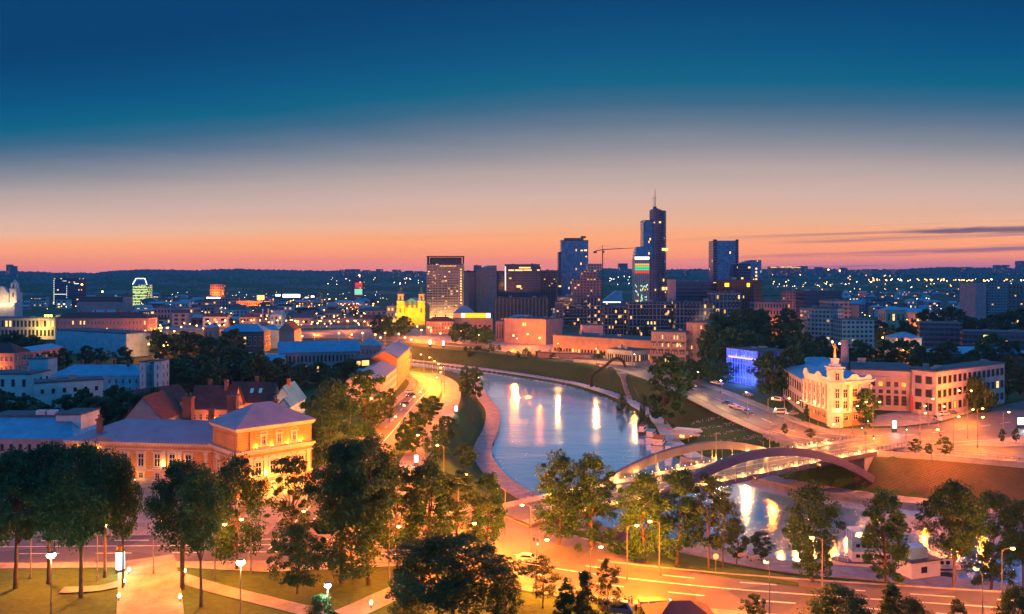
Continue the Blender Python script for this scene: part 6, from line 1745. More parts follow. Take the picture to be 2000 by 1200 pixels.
point(BLD['mauve house row behind the dark wood'][0], (14, -7, 6), SOD, 14000, .4)
bld('apartment_house', 'pale two stage block above the mauve house row', 'apartments', 1536, 1580, 900, 570, 20, FC_RES)
bld('office_block', 'blue grey office block with small windows', 'office', 1562, 1625, 600, 602, 20, FC_BLUEP, YB=580, clutter=True)
bld('office_block', 'ribbed grey wing right of the blue grey office block', 'office', 1622, 1662, 590, 588, 22, FC_GREY); bld('office_block', 'low blue grey wing of the office block', 'office', 1645, 1708, 560, 625, 16, FC_BLUEP)
bld('office_block', 'dark flat office behind the blue grey block', 'office', 1570, 1645, 680, 570, 20, GL_DARK); lit_band('dark flat office behind the blue grey block', [(.75, .95, .78, .82)], WARM)
# blue lit building
lb = 'building washed in bright blue light with a lit balcony strip'
BLU = glow('blue_led', (.06, .12, 1.0), 2.2)
r = bld('blue_lit_building', lb, 'building', 1419, 1480, 400, 680, 18, facade('blue_lit_facade', (.12, .16, .5), (.05, .07, .3), 2.0, 3.2, .5, .75, 0), YB=380, ztop=16.0, cols=0)
_, L_, h_ = BLD[lb]
mb = MB(); mb.box(L_ * .12, L_ + .2, -1.0, -.05, h_ * .76, h_ * .79); mb.build('balcony_strip', glow('pink_strip', (1, .62, .7), 1.6), r)
for i in range(12):
    mb = MB(); x = L_ * (i + .3) / 12; mb.box(x, x + .35, -.3, -.02, .5, h_ * .74); mb.build('led_tube', BLU, r); mb = MB(); mb.box(x, x + .35, -.3, -.02, h_ * .82, h_ * .98); mb.build('led_tube', BLU, r)
for i in range(4): point(r, (L_ * (i + .5) / 4, -3, 3), (.06, .12, 1), 4500, .3); point(r, (L_ * (i + .5) / 4, -3, 13), (.12, .2, 1), 2600, .3)
# ------------------------------------------------------------------ right edge
bld('apartment_slab', 'left far apartment slab with lit landings', 'apartments', 1890, 1928, 900, 553, 14, FC_GREY, cols=6, rows=7, lit=.3, style='d'); bld('apartment_slab', 'blank ended far apartment slab', 'apartments', 1905, 1926, 860, 552, 30, P_MAUVE)
bld('apartment_slab', 'right far apartment slab cut by the frame', 'apartments', 1968, 2060, 900, 556, 14, FC_RES, cols=12, rows=8, lit=.12, style='d'); bld('apartment_slab', 'middle far apartment slab with a lit window', 'apartments', 1930, 1968, 880, 551, 16, FC_GREY)
bld('dark_hall', 'large dark glass hall among trees on the right', 'hall', 1796, 1880, 560, 632, 26, GL_DARK, YB=550); bld('dark_hall', 'long dark teal hall reaching the right edge', 'hall', 1880, 2080, 540, 645, 26, GL_DARK, YB=520, ztop=15)
bld('dark_hall', 'low blue sheet roofed sheds in front of the dark halls', 'shed', 1830, 2020, 450, 682, 20, P_DARK, ('hip', SHEET_BLUE, 3), ztop=9)
bld('low_house', 'cream lit house among low roofs on the right', 'house', 1730, 1770, 700, 606, 14, P_CREAM, ('hip', SHEET_BLUE, 3), cols=4, rows=2, lit=.4); bld('low_house', 'orange lit low shop among the roofs on the right', 'shop', 1775, 1822, 720, 610, 14, P_CREAM, ('gable', SHEET_BLUE, 3), cols=4, rows=1, lit=.5)
point(BLD['orange lit low shop among the roofs on the right'][0], (6, -6, 4), SOD, 14000, .4)
bld('low_house', 'small pink gable end right of the grey wing', 'house', 1664, 1678, 640, 596, 12, P_PINK); bld('low_house', 'mauve house behind the orange lamp on the right', 'house', 1750, 1800, 480, 660, 14, P_MAUVE, ('hip', SHEET_GREY, 3), cols=5, rows=2, lit=0)
# low far roofs that nothing tells apart
Rf = random.Random(21)
zones = [(160, 740, 592, 640, 120, 'low house roof far off among the lamps on the left', 'far low houses on the left'), (1560, 2000, 566, 622, 100, 'low house roof far off among the lamps on the right', 'far low houses on the right'),
         (30, 420, 578, 606, 34, 'small distant house below the left hills', 'distant houses below the left hills'), (840, 1240, 590, 622, 14, 'low dark house between the central towers', 'low houses between the towers')]
for x0, x1, b0, b1, n, lab, grp in zones:
    for i in range(n):
        px = Rf.uniform(x0, x1); py = Rf.uniform(b0, b1); Y = yb(py); w = Rf.uniform(9, 26) * F / Y
        hgt = Rf.uniform(5, 15)
        bld('low_house', lab, 'house', px, px + w, Y, 0, Rf.uniform(8, 14), Rf.choice([P_MAUVE, P_GREY, P_PINK, P_WHITE, P_BLUE, P_DARK]), (Rf.choice(['hip', 'gable', 'gable']), Rf.choice([SHEET_GREY, SHEET_BLUE, SHEET_DARK, TILE]), Rf.uniform(2, 4)), ztop=hgt, cols=Rf.randint(2, 5), rows=max(1, int(hgt / 4)), lit=.25, style='d', side=False, cornice=False, group=grp, chim=1 if Y < 900 else 0)

# ------------------------------------------------------------------ far lamps
def far_proto(h, m, power, rad, name='street_lamp'):
    r = thing(name, 'x', 'street lamp')
    mb = MB(); mb.lathe([(.14, 0), (.08, h)], 5); mb.build('pole', POLE, r)
    mb = MB(); mb.ball((0, 0, h), rad, 6, sz=.8); mb.build('lamp_head', m, r)
    if power: point(r, (0, -.3, h - .9), SOD if m is not L_FARW else (1, .75, .4), power, .3, smooth=160.0)
    return r
fa = far_proto(9.0, L_FAR, 70000, .6); fb_ = far_proto(9.0, L_FARW, 30000, .5)
fc = far_proto(9.0, L_FAR, 0, .6); fg = far_proto(9.0, L_FAR, 16000, .6)
row1 = [(590, 657), (614, 654), (662, 651), (687, 654), (708, 651), (733, 654), (743, 660), (752, 651), (779, 653), (791, 660), (803, 664), (815, 638), (823, 645), (837, 640), (842, 646), (560, 660), (1003, 656), (1031, 653), (1054, 661)]
lamps(fa, 'fa', 9, row1, 'yellow starred lamp in the row across the far end of the streets', 'lamps across the far street ends')
R7 = random.Random(31)
row2 = [(300 + i * 14 + R7.uniform(-3, 3), 636 + R7.uniform(-4, 6) + (8 if i < 4 else 0)) for i in range(13)] + [(282 + R7.uniform(0, 46), 632 + R7.uniform(0, 44)) for i in range(22)]
lamps(fg, 'fg', 9, row2, 'orange lamp crowding the bright street on the left', 'lamps of the bright street on the left')
row3 = [(406 + i * 17, 628 + R7.uniform(-2, 2)) for i in range(22)]
lamps(fc, 'fc', 9, row3, 'orange lamp in the low string along the upstream quay', 'lamps along the upstream quay')
DOTS = {'o': MB(), 'w': MB(), 'y': MB()}
def dot(px, py, Y, r, k='o'):
    x, z = xa(px, Y), za(py, Y)
    DOTS[k].ball((x, Y, z), r, 4, sz=.8)
def scat(n, x0, x1, y0, y1, ks, big=1.0, h=9):
    for i in range(n):
        py = R7.uniform(y0, y1); Y = (H - h) * F / (py - HZ)
        dot(R7.uniform(x0, x1), py, Y, big * (.22 + Y / 3200.0) * R7.choice((.5, .7, 1, 1)), R7.choice(ks))
scat(110, 500, 740, 582, 616, 'oooy'); scat(60, 290, 520, 588, 616, 'ooyw', .8); scat(40, 0, 300, 580, 604, 'ooww', .8)
scat(30, 560, 760, 618, 640, 'oo'); scat(80, 1550, 2000, 558, 620, 'owwy', .7); scat(20, 1180, 1320, 596, 625, 'ooy', .6); scat(50, 300, 760, 568, 584, 'wwo', .55)
def on_hill(n, x0, x1, y0, y1, k, r):
    for i in range(n):
        px = R7.uniform(x0, x1); py = R7.uniform(y0, y1); Y = 2300.0
        while Y < 4500:
            if za(py, Y) <= float(hill_z(np.array([xa(px, Y)]), np.array([Y]))[0]) + 10: break
            Y += 40
        dot(px, py, Y - 30, r * R7.choice((.6, 1, 1)), R7.choice(k))
on_hill(70, 1705, 2010, 545, 549.5, 'oooyw', 1.6); on_hill(50, 1500, 2000, 553, 566, 'owo', 1.0); on_hill(26, 1500, 1760, 536, 556, 'oow', 1.3); on_hill(24, 640, 832, 541, 556, 'wwo', 1.1); on_hill(10, 1190, 1240, 538, 556, 'w', 1.0)
dl = bpy.data.objects.new('distant_lights', None); SC.collection.objects.link(dl); tag(dl, 'countless tiny lights of the far city', 'lights', kind='stuff')
for k, m_ in (('o', L_FAR), ('w', L_FARW), ('y', glow('far_yellow_lamp', (1, .6, .14), 20))): DOTS[k].build('lights', m_, dl)
lamps(fa, 'fa', 9, [(1677, 576), (1764, 685), (1724, 660), (1515, 620), (1540, 628), (1330, 622), (1372, 640)], 'orange lamp glowing through the trees of the right district', 'lamps through the right trees')
lamps(fb_, 'fb', 9, [(1640, 672), (1785, 683)], 'white lamp behind the tower building', 'white lamps behind the tower building')
for (px, py, lab) in [(1618, 527, 'big orange light on the right hilltop'), (1640, 529, 'smaller orange light on the right hilltop'), (702, 538, 'orange light on the hill behind the screens tower'), (160, 556, 'orange cluster light beside the outlined office'), (200, 570, 'orange glow light right of the outlined office')]:
    Y = 3300 if py < 545 else 1480
    put(far_proto(9.0, L_FAR, 0, 3.0 if Y > 2000 else 1.6), 'u' + lab, xa(px, Y), Y, za(py, Y) - 9, 0, lab, None)

# ------------------------------------------------------------------ vehicles
CARG = mat('car_glass', (0.015, 0.02, 0.025), .08, .1, 1, 0, .8, bmp=0)
TYRE = mat('tyre_rubber', (0.02, 0.02, 0.02), .8, .1, 1, bmp=0)
RIMM = mat('wheel_rim', (0.4, 0.4, 0.42), .35, .1, 1, .8, bmp=0)
def carpaint(n, c): return mat('car_paint_' + n, c, .3, .05, 1, .2, .6, bmp=0)
CPAINT = [carpaint('white', (.6, .6, .6)), carpaint('silver', (.35, .37, .4)), carpaint('black', (.03, .03, .035)), carpaint('blue', (.05, .12, .3)), carpaint('red', (.35, .03, .03)), carpaint('grey', (.15, .15, .17))]
HEADL = glow('headlight', (1, .92, .75), 4.0); TAILL = glow('taillight', (1, .05, .02), 2.5)
def car_proto(van=False):
    r = thing('parked_car', 'x', 'car')
    L = 4.3; Wd = .88
    side = [(-2.1, .35), (-2.15, .75), (-1.95, .95), (-1.1, 1.02), (-.45, 1.45), (.95, 1.47), (1.75, 1.05), (2.05, .95), (2.15, .6), (2.1, .35)]
    if van: side = [(-2.3, .4), (-2.35, .8), (-2.1, 1.05), (-1.5, 1.9), (2.2, 1.95), (2.35, 1.2), (2.35, .4)]
    mb = MB(); n = len(side)
    prof = [(0.0, 1.0), (.0, .0)]
    rows = []
    for w in (-1, -.86, .86, 1):
        rows.append([(x, w * Wd, z if abs(w) < 1 else (z * .97 if z < 1.05 else 1.03)) for x, z in side])
    def taper(p): 
        x, y, z = p; k = 1 - max(0, z - .95) * .28
        return (x, y * k, z)
    for j in range(3):
        for i in range(n):
            k = (i + 1) % n
            mb.face([taper(rows[j][i]), taper(rows[j + 1][i]), taper(rows[j + 1][k]), taper(rows[j][k])])
    mb.face([taper(p) for p in rows[0]][::-1]); mb.face([taper(p) for p in rows[3]])
    mb.build('body', CPAINT[0], r)
    mb = MB(); zt = 1.9 if van else 1.45
    a, b = (-1.55, -1.95) if van else (-.5, -1.08)
    mb.face([(b - .01, -.7, 1.06), (b - .01, .7, 1.06), (a - .02, .6, zt - .05), (a - .02, -.6, zt - .05)][::-1]); mb.build('windscreen', CARG, r)
    for s in (-1, 1):
        mb = MB(); y = s * (.865 if not van else .80); q = [(-.95, y, 1.06), (1.5, y, 1.08), (.95, s * .79, 1.4), (-.45, s * .79, 1.4)]
        if van: q = [(-1.7, s * .86, 1.1), (1.9, s * .86, 1.1), (1.9, s * .72, 1.75), (-1.4, s * .72, 1.75)]
        mb.face(q if s < 0 else q[::-1]); mb.build('side_window', CARG, r)
        for x in (-1.35, 1.35):
            mb = MB(); mb.T = (lambda x, s: (lambda p: (x + p[0], s * .80 + p[2], .33 + p[1])))(x, s); mb.lathe([(.2, -.11), (.33, -.1), (.33, .1), (.2, .11)], 12); w = mb.build('wheel', TYRE, r)
            mb = MB(); mb.T = (lambda x, s: (lambda p: (x + p[0], s * (.80 + .115) + p[2], .33 + p[1])))(x, s); mb.lathe([(.2, -.005), (.2, .01)], 10); mb.build('rim', RIMM, w)
        mb = MB(); mb.box(-2.2, -2.1, s * .62 - .16, s * .62 + .16, .66, .82); mb.build('headlight', HEADL if not van else CARG, r)
        mb = MB(); mb.box(2.1 if not van else 2.34, 2.19 if not van else 2.4, s * .66 - .14, s * .66 + .14, .7, .86); mb.build('taillight', TAILL, r)
    return r
carp = car_proto(); vanp = car_proto(True)
FIRST = {}
def car(proto, px, py, rz, ci, label, z=0.12, group=None, name=None):
    x, y = gp(px, py, z)
    k = proto.name
    if k not in FIRST: FIRST[k] = 1; r = proto; r.location = (x, y, z); r.rotation_euler = (0, 0, rz); r['label'] = label
    else: r = dup(proto, (x, y, z), rz, label)
    if group: r['group'] = group
    elif 'group' in r: del r['group']
    for c in kids(r):
        if c.name.startswith('body'):
            c.material_slots[0].link = 'OBJECT'; c.material_slots[0].material = CPAINT[ci]
    return r
ER = -0.95
for a in [(1421, 790, 3, 'blue car first in the line parked on the embankment road'), (1433, 796, 0, 'white car second in the line parked on the embankment road'), (1445, 801, 1, 'silver car third in the line parked on the embankment road'), (1459, 808, 3, 'dark blue car last in the line parked on the embankment road'),
          (1352, 757, 0, 'white car driving alone on the embankment road'), (1396, 750, 0, 'white car parked by the wood'), (1404, 752, 1, 'silver car parked by the wood'), (1460, 774, 5, 'grey car beside the lawn of the blue lit building'),
          (1168, 715, 5, 'grey car at the foot of the small pavilion'), (1178, 717, 1, 'silver car left of the hook sculpture'), (1192, 722, 2, 'black car behind the hook sculpture'), (1045, 697, 0, 'white car at the bushes of the far embankment'), (1085, 701, 1, 'silver car at the right end of the clipped bushes'), (994, 690, 5, 'grey car between the two bush rows')]:
    car(carp, a[0], a[1], ER if a[0] > 1300 else -.4, a[2], a[3])
for a in [(1547, 811, .2, 1, 'silver car parked at the side wing'), (1843, 812, .3, 0, 'white car parked before the long pink wing'), (1858, 809, .3, 5, 'grey car parked beside the white one at the long wing'), (790, 792, 1.2, 2, 'black car at the kerb of the curving street'), (800, 768, 1.0, 1, 'silver car on the curving street bend'), (802, 775, 1.0, 2, 'dark car on the street bend by the houses')]:
    car(carp, a[0], a[1], a[2], a[3], a[4])
car(vanp, 1523, 808, .1, 0, 'white van parked at the side wing'); car(vanp, 1832, 822, 1.4, 0, 'small white van waiting on the square'); car(vanp, 1206, 1198, 2.9, 3, 'blue van at the lower edge by the bus shelter'); car(vanp, 1518, 784, -.9, 0, 'white van parked under the green tree')
car(carp, 1032, 1098, 2.9, 0, 'white car turning at the junction'); 

# ------------------------------------------------------------------ street furniture
ac = thing('advertising_column', 'glowing white advertising column with a dark cap by the garden path', 'advertising column', gp(235, 1118) + (0.1,))
mb = MB(); mb.lathe([(.75, 0), (.75, .5)], 14); mb.build('base', METAL, ac); mb = MB(); mb.lathe([(.7, .503), (.7, 3.5)], 14); mb.build('light_drum', glow('column_light', (.85, 1, .95), 3.0), ac); mb = MB(); mb.lathe([(.85, 3.503), (.85, 3.8), (.55, 4.4), (.1, 4.7)], 14); mb.build('cap', METAL, ac)
point(ac, (.3, -1.5, 2), (.85, 1, .9), 500, .4)
def lightbox(px, pt, pb, w, label, col=(.9, 1, .95)):
    x, y = gp(px, pb); h = za(pt, y)
    r = thing('advertising_panel', label, 'sign', (x, y, .1)); mb = MB(); mb.box(-w / 2 - .1, w / 2 + .1, 0, .3, 0, h); mb.build('frame', METAL, r); mb = MB(); mb.box(-w / 2, w / 2, -.04, -.005, h * .35, h - .1); mb.build('lit_panel', glow('lit_poster_' + str(col[0]), col, 2.5), r)
    point(r, (0, -1.2, h * .7), col, 600, .3)
lightbox(891, 793, 810, 1.1, 'small white lit panel on the promenade bank'); lightbox(813, 889, 912, 1.0, 'bright white lit panel behind the dark trees'); lightbox(1747, 822, 846, 1.4, 'bright white lit panel on the pale square'); lightbox(1996, 816, 838, 3.0, 'white lit panel at the right edge'); lightbox(840, 664, 678, 1.6, 'left white lit panel at the far road fork'); lightbox(866, 666, 680, 1.6, 'right white lit panel at the far road fork')
lightbox(1303, 1170, 1203, 1.2, 'lit poster at the end of the bus shelter', (.95, 1, .9))
bs = thing('bus_shelter', 'glass bus shelter with flat roof on the near pavement', 'bus shelter', gp(1277, 1208) + (.2,), .08)
mb = MB(); mb.box(-2.2, 2.2, -.8, .8, 2.5, 2.62); mb.build('roof', METAL, bs)
for x in (-2.1, 2.1):
    for y in (-.7, .7): mb = MB(); mb.box(x - .05, x + .05, y - .05, y + .05, 0, 2.5); mb.build('post', METAL, bs)
m, N = newmat('shelter_glass'); gg = N.n('ShaderNodeBsdfGlass'); gg.inputs['Roughness'].default_value = .02; gg.inputs['IOR'].default_value = 1.02; out(N, gg.outputs[0])
mb = MB(); mb.box(-2.0, 2.0, .66, .69, .2, 2.4); mb.build('back_glass', m, bs); mb = MB(); mb.box(-.5, .5, .6, .65, .9, 2.1); mb.build('timetable_board', P_DARK, bs); mb = MB(); mb.box(-1.6, 1.0, .15, .5, .42, .5); mb.build('bench', METAL, bs)
kio = thing('kiosk', 'kiosk with a brown hipped tile roof at the lower edge', 'kiosk', gp(1340, 1262) + (0,), .05)
mb = MB(); mb.box(-4, 4, 0, 6, 0, 3.0); mb.build('wall', P_BROWN, kio); mb = MB(); E = [(-4.8, -.8, 3.0), (4.8, -.8, 3.0), (4.8, 6.8, 3.0), (-4.8, 6.8, 3.0)]; R = [(-1.4, 3, 5.0), (1.4, 3, 5.0)]; mb.face([E[0], E[1], R[1], R[0]]); mb.face([E[2], E[3], R[0], R[1]]); mb.face([E[1], E[2], R[1]]); mb.face([E[3], E[0], R[0]]); mb.face(E[::-1]); mb.build('roof', mat('brown_tile', (.11, .05, .05), .7, .25, .6, rows=.35, seams=.35), kio)
def flagbanner(px, pt, pb):
    x, y = gp(px, pb); h = za(pt, y); r = thing('banner', 'tall red banner on a pole before the pink building', 'banner', (x, y, .1)); mb = MB(); mb.lathe([(.08, 0), (.06, h)], 6); mb.build('pole', POLE, r); mb = MB(); mb.box(.08, 1.1, -.04, .04, 1.0, h - .1); mb.build('cloth', mat('red_cloth', (.6, .06, .02), .8), r)
flagbanner(1778, 774, 808)
TL = {'g': glow('green_signal', (.1, 1, .5), 8), 'r': glow('red_signal', (1, .05, .03), 8)}
def traffic(px, py, c, label):
    y = (H - 3.2) * F / (py - HZ); x = xa(px, y); r = thing('traffic_light', label, 'traffic light', (x, y, .12)); mb = MB(); mb.lathe([(.07, 0), (.06, 2.7)], 6); mb.build('post', POLE, r); mb = MB(); mb.box(-.22, .22, -.15, .15, 2.7, 3.7); hd = mb.build('signal_head', METAL, r); mb = MB(); mb.ball((0, -.2, 3.5 if c == 'r' else 2.9), .17, 6); mb.build('signal_lens', TL[c], hd)
for a in [(1683, 835, 'g', 'green traffic light left of the corner tree'), (1695, 822, 'g', 'green traffic light under the corner tree'), (1706, 855, 'g', 'green traffic light at the crossing edge'), (1770, 838, 'g', 'lone green traffic light on the square'), (1043, 1052, 'r', 'red traffic light at the junction'), (1050, 1060, 'g', 'green traffic light at the junction'), (975, 978, 'r', 'red traffic light near the river bend'), (1837, 850, 'r', 'red traffic light in the crossing')]: traffic(*a)
def sign(px, pb, h, c, label, round_=True):
    x, y = gp(px, pb); r = thing('road_sign', label, 'road sign', (x, y, .12)); mb = MB(); mb.lathe([(.05, 0), (.05, h)], 6); mb.build('post', POLE, r); mb = MB(); mb.T = lambda p: (p[0], -.08 + p[2], h + p[1]); mb.lathe([(.5, 0), (.5, .05)], 14); mb.build('disc', mat('sign_' + str(c), c, .5, .05, 1, bmp=0), r)
sign(1398, 1118, 2.6, (.6, .6, .6), 'round white road sign under the riverside trees'); sign(1630, 848, 3.0, (.08, .15, .4), 'blue round road sign at the building corner'); sign(1690, 868, 3.2, (.08, .15, .4), 'blue road sign in the crossing')
def bench(px, pb, label):
    x, y = gp(px, pb); r = thing('park_bench', label, 'bench', (x, y, .1), .3); mb = MB(); mb.box(-1, 1, -.25, .25, .4, .48); mb.build('seat', P_GREY, r); mb = MB(); mb.box(-1, 1, .22, .28, .5, .95); mb.build('backrest', P_GREY, r)
    for s in (-.8, .8): mb = MB(); mb.box(s - .05, s + .05, -.2, .2, 0, .4); mb.build('leg', METAL, r)
bench(1452, 1092, 'left bench on the bank above the river'); bench(1474, 1097, 'right bench on the bank above the river')
# railing along the crossing edge
rl = thing('railing', 'thin railing along the edge of the crossing above the brick slope', 'railing', (0, 0, 0)); mb = MB(); ln = gl_([(1650, 884), (1720, 886), (1850, 894), (2000, 908)])
sp = [tuple(p) for p in spline([(q[0], q[1], 1.9) for q in ln], 10)]
mb.tube(sp, .05, 5); mb.tube([(p[0], p[1], 1.4) for p in sp], .03, 4); mb.build('rails', STEEL, rl)
for p in sp[::1]: mb = MB(); mb.box(p[0] - .05, p[0] + .05, p[1] - .05, p[1] + .05, .9, 1.9); mb.build('post', STEEL, rl)
# ------------------------------------------------------------------ boats
def hull_pts(L, W): return [(-L / 2, -W / 2), (L * .3, -W / 2), (L * .43, -W * .3), (L / 2, 0), (L * .43, W * .3), (L * .3, W / 2), (-L / 2, W / 2)]
def boat(px, py, L, W, rz, label, decks=1, roof=SHEET_BLUE, hm=None):
    x, y = gp(px, py, WZ); r = thing('river_boat', label, 'boat', (x, y, WZ), rz); hp = hull_pts(L, W)
    mb = MB(); mb.prism([(a * .92, b * .85) for a, b in hp], -.3, 1.2, top=hp); mb.build('hull', hm or WHITEP, r)
    mb = MB(); q = [(a * 1.01, b * 1.02) for a, b in hp]; mb.prism(q, 1.203, 1.35); mb.build('gunwale', mat('navy_paint', (.04, .07, .18), .5, .1, 1, bmp=0), r)
    z = 1.35
    for d in range(decks):
        mb = MB(); mb.box(-L * .42, L * .22, -W * .38, W * .38, z + .003, z + 2.1); c = mb.build('cabin', WHITEP if d == 0 else P_BLUE, r)
        for i in range(7):
            for s in (-1, 1): mb = MB(); xx = -L * .4 + i * L * .085; mb.box(xx, xx + L * .055, s * W * .38 - (.05 if s < 0 else -.003), s * W * .38 + (.05 if s > 0 else -.003), z + .9, z + 1.6); mb.build('window', CARG, c)
        z += 2.1
    mb = MB(); mb.box(-L * .45, L * .25, -W * .45, W * .45, z + 2.0 if decks > 1 else z + .003, z + 2.12 if decks > 1 else z + .15); mb.build('roof', roof, r)
    if decks > 1:
        for i in range(5):
            for s in (-1, 1): mb = MB(); mb.box(-L * .43 + i * L * .165, -L * .43 + i * L * .165 + .08, s * W * .42 - .04, s * W * .42 + .04, z, z + 2.0); mb.build('post', WHITEP, r)
    mb = MB(); hp2 = [(a * .97, b * .92) for a, b in hp]; mb.tube([(a, b, 2.2) for a, b in hp2], .05, 4)
    for a, b in hp2: mb.box(a - .04, a + .04, b - .04, b + .04, 1.35, 2.2)
    mb.build('railing', WHITEP, r)
    return r
boat(1690, 1106, 14, 4.5, PI * .96, 'two deck white passenger boat with blue awning moored at the near bank', 2)
boat(1822, 1118, 15, 5, .05, 'blue white excursion boat behind the houseboat', 1)
hb = thing('houseboat', 'white houseboat with a dark flat roof and blue side', 'houseboat', gp(1800, 1130, WZ) + (WZ,), .3)
mb = MB(); mb.box(-5, 6, -2.5, 3, -.4, .9); mb.build('pontoon', METAL, hb); mb = MB(); mb.box(-4.5, 2.5, -2.2, 2.2, .903, 4.2); mb.build('cabin', WHITEP, hb); mb = MB(); mb.box(-4.8, 2.8, -2.5, 2.5, 4.203, 4.4); mb.build('roof', SHEET_DARK, hb); mb = MB(); mb.box(-3.5, .5, -1, 2.1, 4.4, 6.6); mb.build('upper_cabin', P_BLUE, hb)
mb = MB(); mb.box(-2.2, -.8, -2.28, -2.205, 2.0, 3.2); mb.build('window', CARG, hb); mb = MB(); mb.box(2.505, 2.56, -1, 1, .95, 3.2); mb.build('door', P_BLUE, hb)
boat(1256, 848, 7, 2.4, 1.2, 'small dark motor boat with a red canopy at the far quay', 1, mat('red_canopy', (.3, .04, .04), .7), METAL)
boat(1288, 872, 12, 4.5, 1.25, 'red and white cafe boat moored at the far quay', 1, mat('orange_awning', (.45, .12, .05), .7)); boat(1272, 858, 8, 3, 1.2, 'narrow blue boat moored behind the cafe boat', 1)
boat(1306, 888, 7, 2.6, 1.3, 'small blue white boat nearest the far arch', 1)
# riverside cafe pavilion
cf = thing('cafe_pavilion', 'riverside cafe with a pale flat roof and terrace awning', 'cafe', gp(1340, 862, -9) + (-9,), -.5)
mb = MB(); mb.box(-5, 5, 2, 6, 0, 3.4); mb.build('wall', P_WHITE, cf); mb = MB(); mb.box(-5.5, 5.5, 1.5, 6.5, 3.403, 3.7); mb.build('roof', P_WHITE, cf); mb = MB(); mb.box(-5.5, 5.5, -3, 1.4, 2.7, 2.85); mb.build('awning', mat('pale_canvas', (.5, .42, .4), .8), cf)
for x in (-5.2, -1.7, 1.7, 5.2): mb = MB(); mb.box(x - .06, x + .06, -2.9, -2.78, 0, 2.7); mb.build('post', STEEL, cf)
for x in (-3, 1): mb = MB(); mb.box(x, x + 1.8, 1.93, 1.997, .8, 2.6); mb.build('lit_window', WARM, cf)
mb = MB(); mb.box(-8, -5.6, 2, 2.3, 3.2, 3.7); mb.build('sign_board', mat('red_board', (.5, .05, .05), .6), cf)
# ------------------------------------------------------------------ people at the stop
SKIN = mat('skin', (.45, .28, .2), .6, .05, 1, bmp=0); HAIRM = mat('dark_hair', (.03, .02, .015), .7, .1, 1, bmp=0)
CL = [mat('cloth_' + n, c, .85, .1, 1, bmp=0) for n, c in (('navy', (.03, .04, .09)), ('red', (.25, .04, .04)), ('grey', (.12, .12, .13)), ('black', (.02, .02, .02)), ('denim', (.06, .09, .16)), ('khaki', (.18, .15, .09)))]
def person_mesh(seed, top, leg, stride=.12, arm=.1):
    s = stride
    J = [((0, 0, .95), (.17, .12)), ((0, 0, 1.2), (.15, .11)), ((0, 0, 1.4), (.18, .11)), ((0, 0, 1.5), .055), ((0, -.02, 1.62), (.085, .1)), ((0, 0, 1.73), .07),
         ((.1, 0, .88), .09), ((.11, -s * .6, .48), .065), ((.11, s * .2, .08), .045), ((.11, -.16 + s * .2, .03), .035),
         ((-.1, 0, .88), .09), ((-.11, s * .5, .48), .065), ((-.11, s * .9, .08), .045), ((-.11, -.16 + s * .9, .03), .035),
         ((.2, 0, 1.38), .055), ((.25, .02, 1.12), .042), ((.24, -arm, .88), .034), ((.235, -arm - .05, .79), .03),
         ((-.2, 0, 1.38), .055), ((-.25, .02, 1.12), .042), ((-.24, -arm * .5, .88), .034), ((-.235, -arm * .5 - .04, .79), .03)]
    E = [(0, 1), (1, 2), (2, 3), (3, 4), (4, 5), (0, 6), (6, 7), (7, 8), (8, 9), (0, 10), (10, 11), (11, 12), (12, 13), (2, 14), (14, 15), (15, 16), (16, 17), (2, 18), (18, 19), (19, 20), (20, 21)]
    me = skin_body('body', J, E, 0, [SKIN, CL[top], CL[leg], CL[3]], sub=2)
    for p in me.polygons:
        z = p.center.z; ax = abs(p.center.x)
        p.material_index = 3 if z < .09 else 2 if z < .92 and ax < .2 else 0 if (z > 1.48 or (z < .87 and ax > .19)) else 1
    return me
def person(px, pb, rz, mi, label):
    x, y = gp(px, pb); r = thing('person', label, 'person', (x, y, .22), rz); inst('body', PM[mi], r)
    mb = MB(); mb.ball((0, .02, 1.72), .115, 8, sz=.85); mb.build('hair', HAIRM, r, True)
PM = [person_mesh(1, 0, 4), person_mesh(2, 2, 3, .02, .04), person_mesh(3, 1, 2, .2, .14)]
for a in [(1221, 1190, .2, 0, 'left person of the three waiting left of the bus shelter'), (1228, 1192, -.6, 1, 'middle person of the three waiting left of the bus shelter'), (1234, 1190, 1.2, 2, 'right person of the three waiting left of the bus shelter'), (1287, 1206, .5, 1, 'person in grey standing inside the bus shelter'),
          (1407, 772, .4, 0, 'walker on the bright crossing of the embankment road'), (1322, 868, 2, 2, 'person in red on the quay by the cafe')]: person(*a) if a[1] != 868 else None
tr_ = thing('litter_bin', 'small dark litter bin beside the bus shelter', 'bin', gp(1242, 1196) + (.22,)); mb = MB(); mb.lathe([(.22, 0), (.26, .8)], 10); mb.build('drum', METAL, tr_); mb = MB(); mb.lathe([(.28, .803), (.28, .9), (.1, 1.0)], 10); mb.build('lid', METAL, tr_)
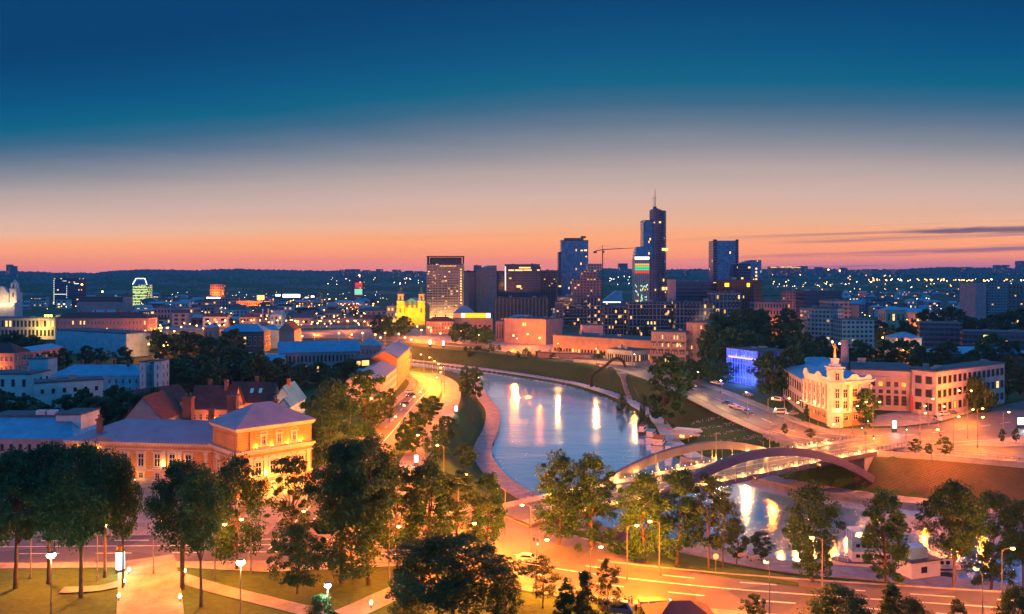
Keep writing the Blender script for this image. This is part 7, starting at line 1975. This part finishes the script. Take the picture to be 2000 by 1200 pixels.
# upstream bridge far off on the left
ub = thing('upstream_bridge', 'low flat bridge far up the river on the left', 'bridge', (xa(440, 880), 880, 0), .12)
mb = MB(); mb.box(0, 170, 0, 14, 3, 5.2); mb.build('deck', CONC, ub)
for x in (30, 85, 140): mb = MB(); mb.box(x - 2, x + 2, 1, 13, -11, 3); mb.build('pier', CONC, ub)
for x in (39, 45): mb = MB(); mb.box(x - .6, x + .6, 0, 1.2, 5.2, 18); mb.build('pylon', P_WHITE, ub)
mb = MB(); mb.box(0, 170, -.2, 0, 5.2, 6.2); mb.build('parapet', P_PINK, ub)
# ------------------------------------------------------------------ haze
m, N = newmat('haze_air')
pv = N.n('ShaderNodeVolumePrincipled'); pv.inputs['Color'].default_value = (.16, .48, .95, 1); pv.inputs['Density'].default_value = 0.00006; pv.inputs['Anisotropy'].default_value = 0.0
o_ = N.n('ShaderNodeOutputMaterial'); N.t.links.new(pv.outputs[0], o_.inputs['Volume'])
mb = MB(); mb.box(-4200, 4200, -60, 5600, -15, 178)
tag(mb.build('haze', m), 'thin blue evening haze over the city', 'haze', kind='stuff')
# far paved ground that the lamps light: quays, squares and streets of the town
sheet('square', gl_([(930, 668), (1080, 663), (1180, 672), (1270, 692), (1300, 722), (1270, 728), (1180, 702), (1000, 680)]), 0.06, PAVE2, 'pale terrace before the salmon gallery', 'pavement')
sheet('street', gl_([(560, 648), (780, 640), (960, 655), (960, 676), (850, 668), (700, 662), (560, 660)]), 0.08, PAVE, 'broad lamp lit road fork at the far end of the embankment', 'road')
sheet('street', gl_([(270, 690), (292, 640), (420, 628), (780, 628), (780, 640), (420, 642), (330, 650), (305, 690)]), 0.07, PAVE, 'bright lamp lit street on the left beside the salmon block', 'road')
sheet('square', gl_([(500, 600), (740, 598), (760, 614), (480, 616)]), 0.07, PAVE, 'lit square before the shopping hall', 'pavement')
for k, q in enumerate([(620, 640), (680, 636), (520, 632), (440, 634), (360, 640), (860, 660), (900, 655), (585, 606), (640, 604), (700, 602)]):
    lamps(fa, 'fa', 9, [(q[0], q[1] - 8)], 'orange lamp standing on the far lit squares', 'lamps on the far squares')
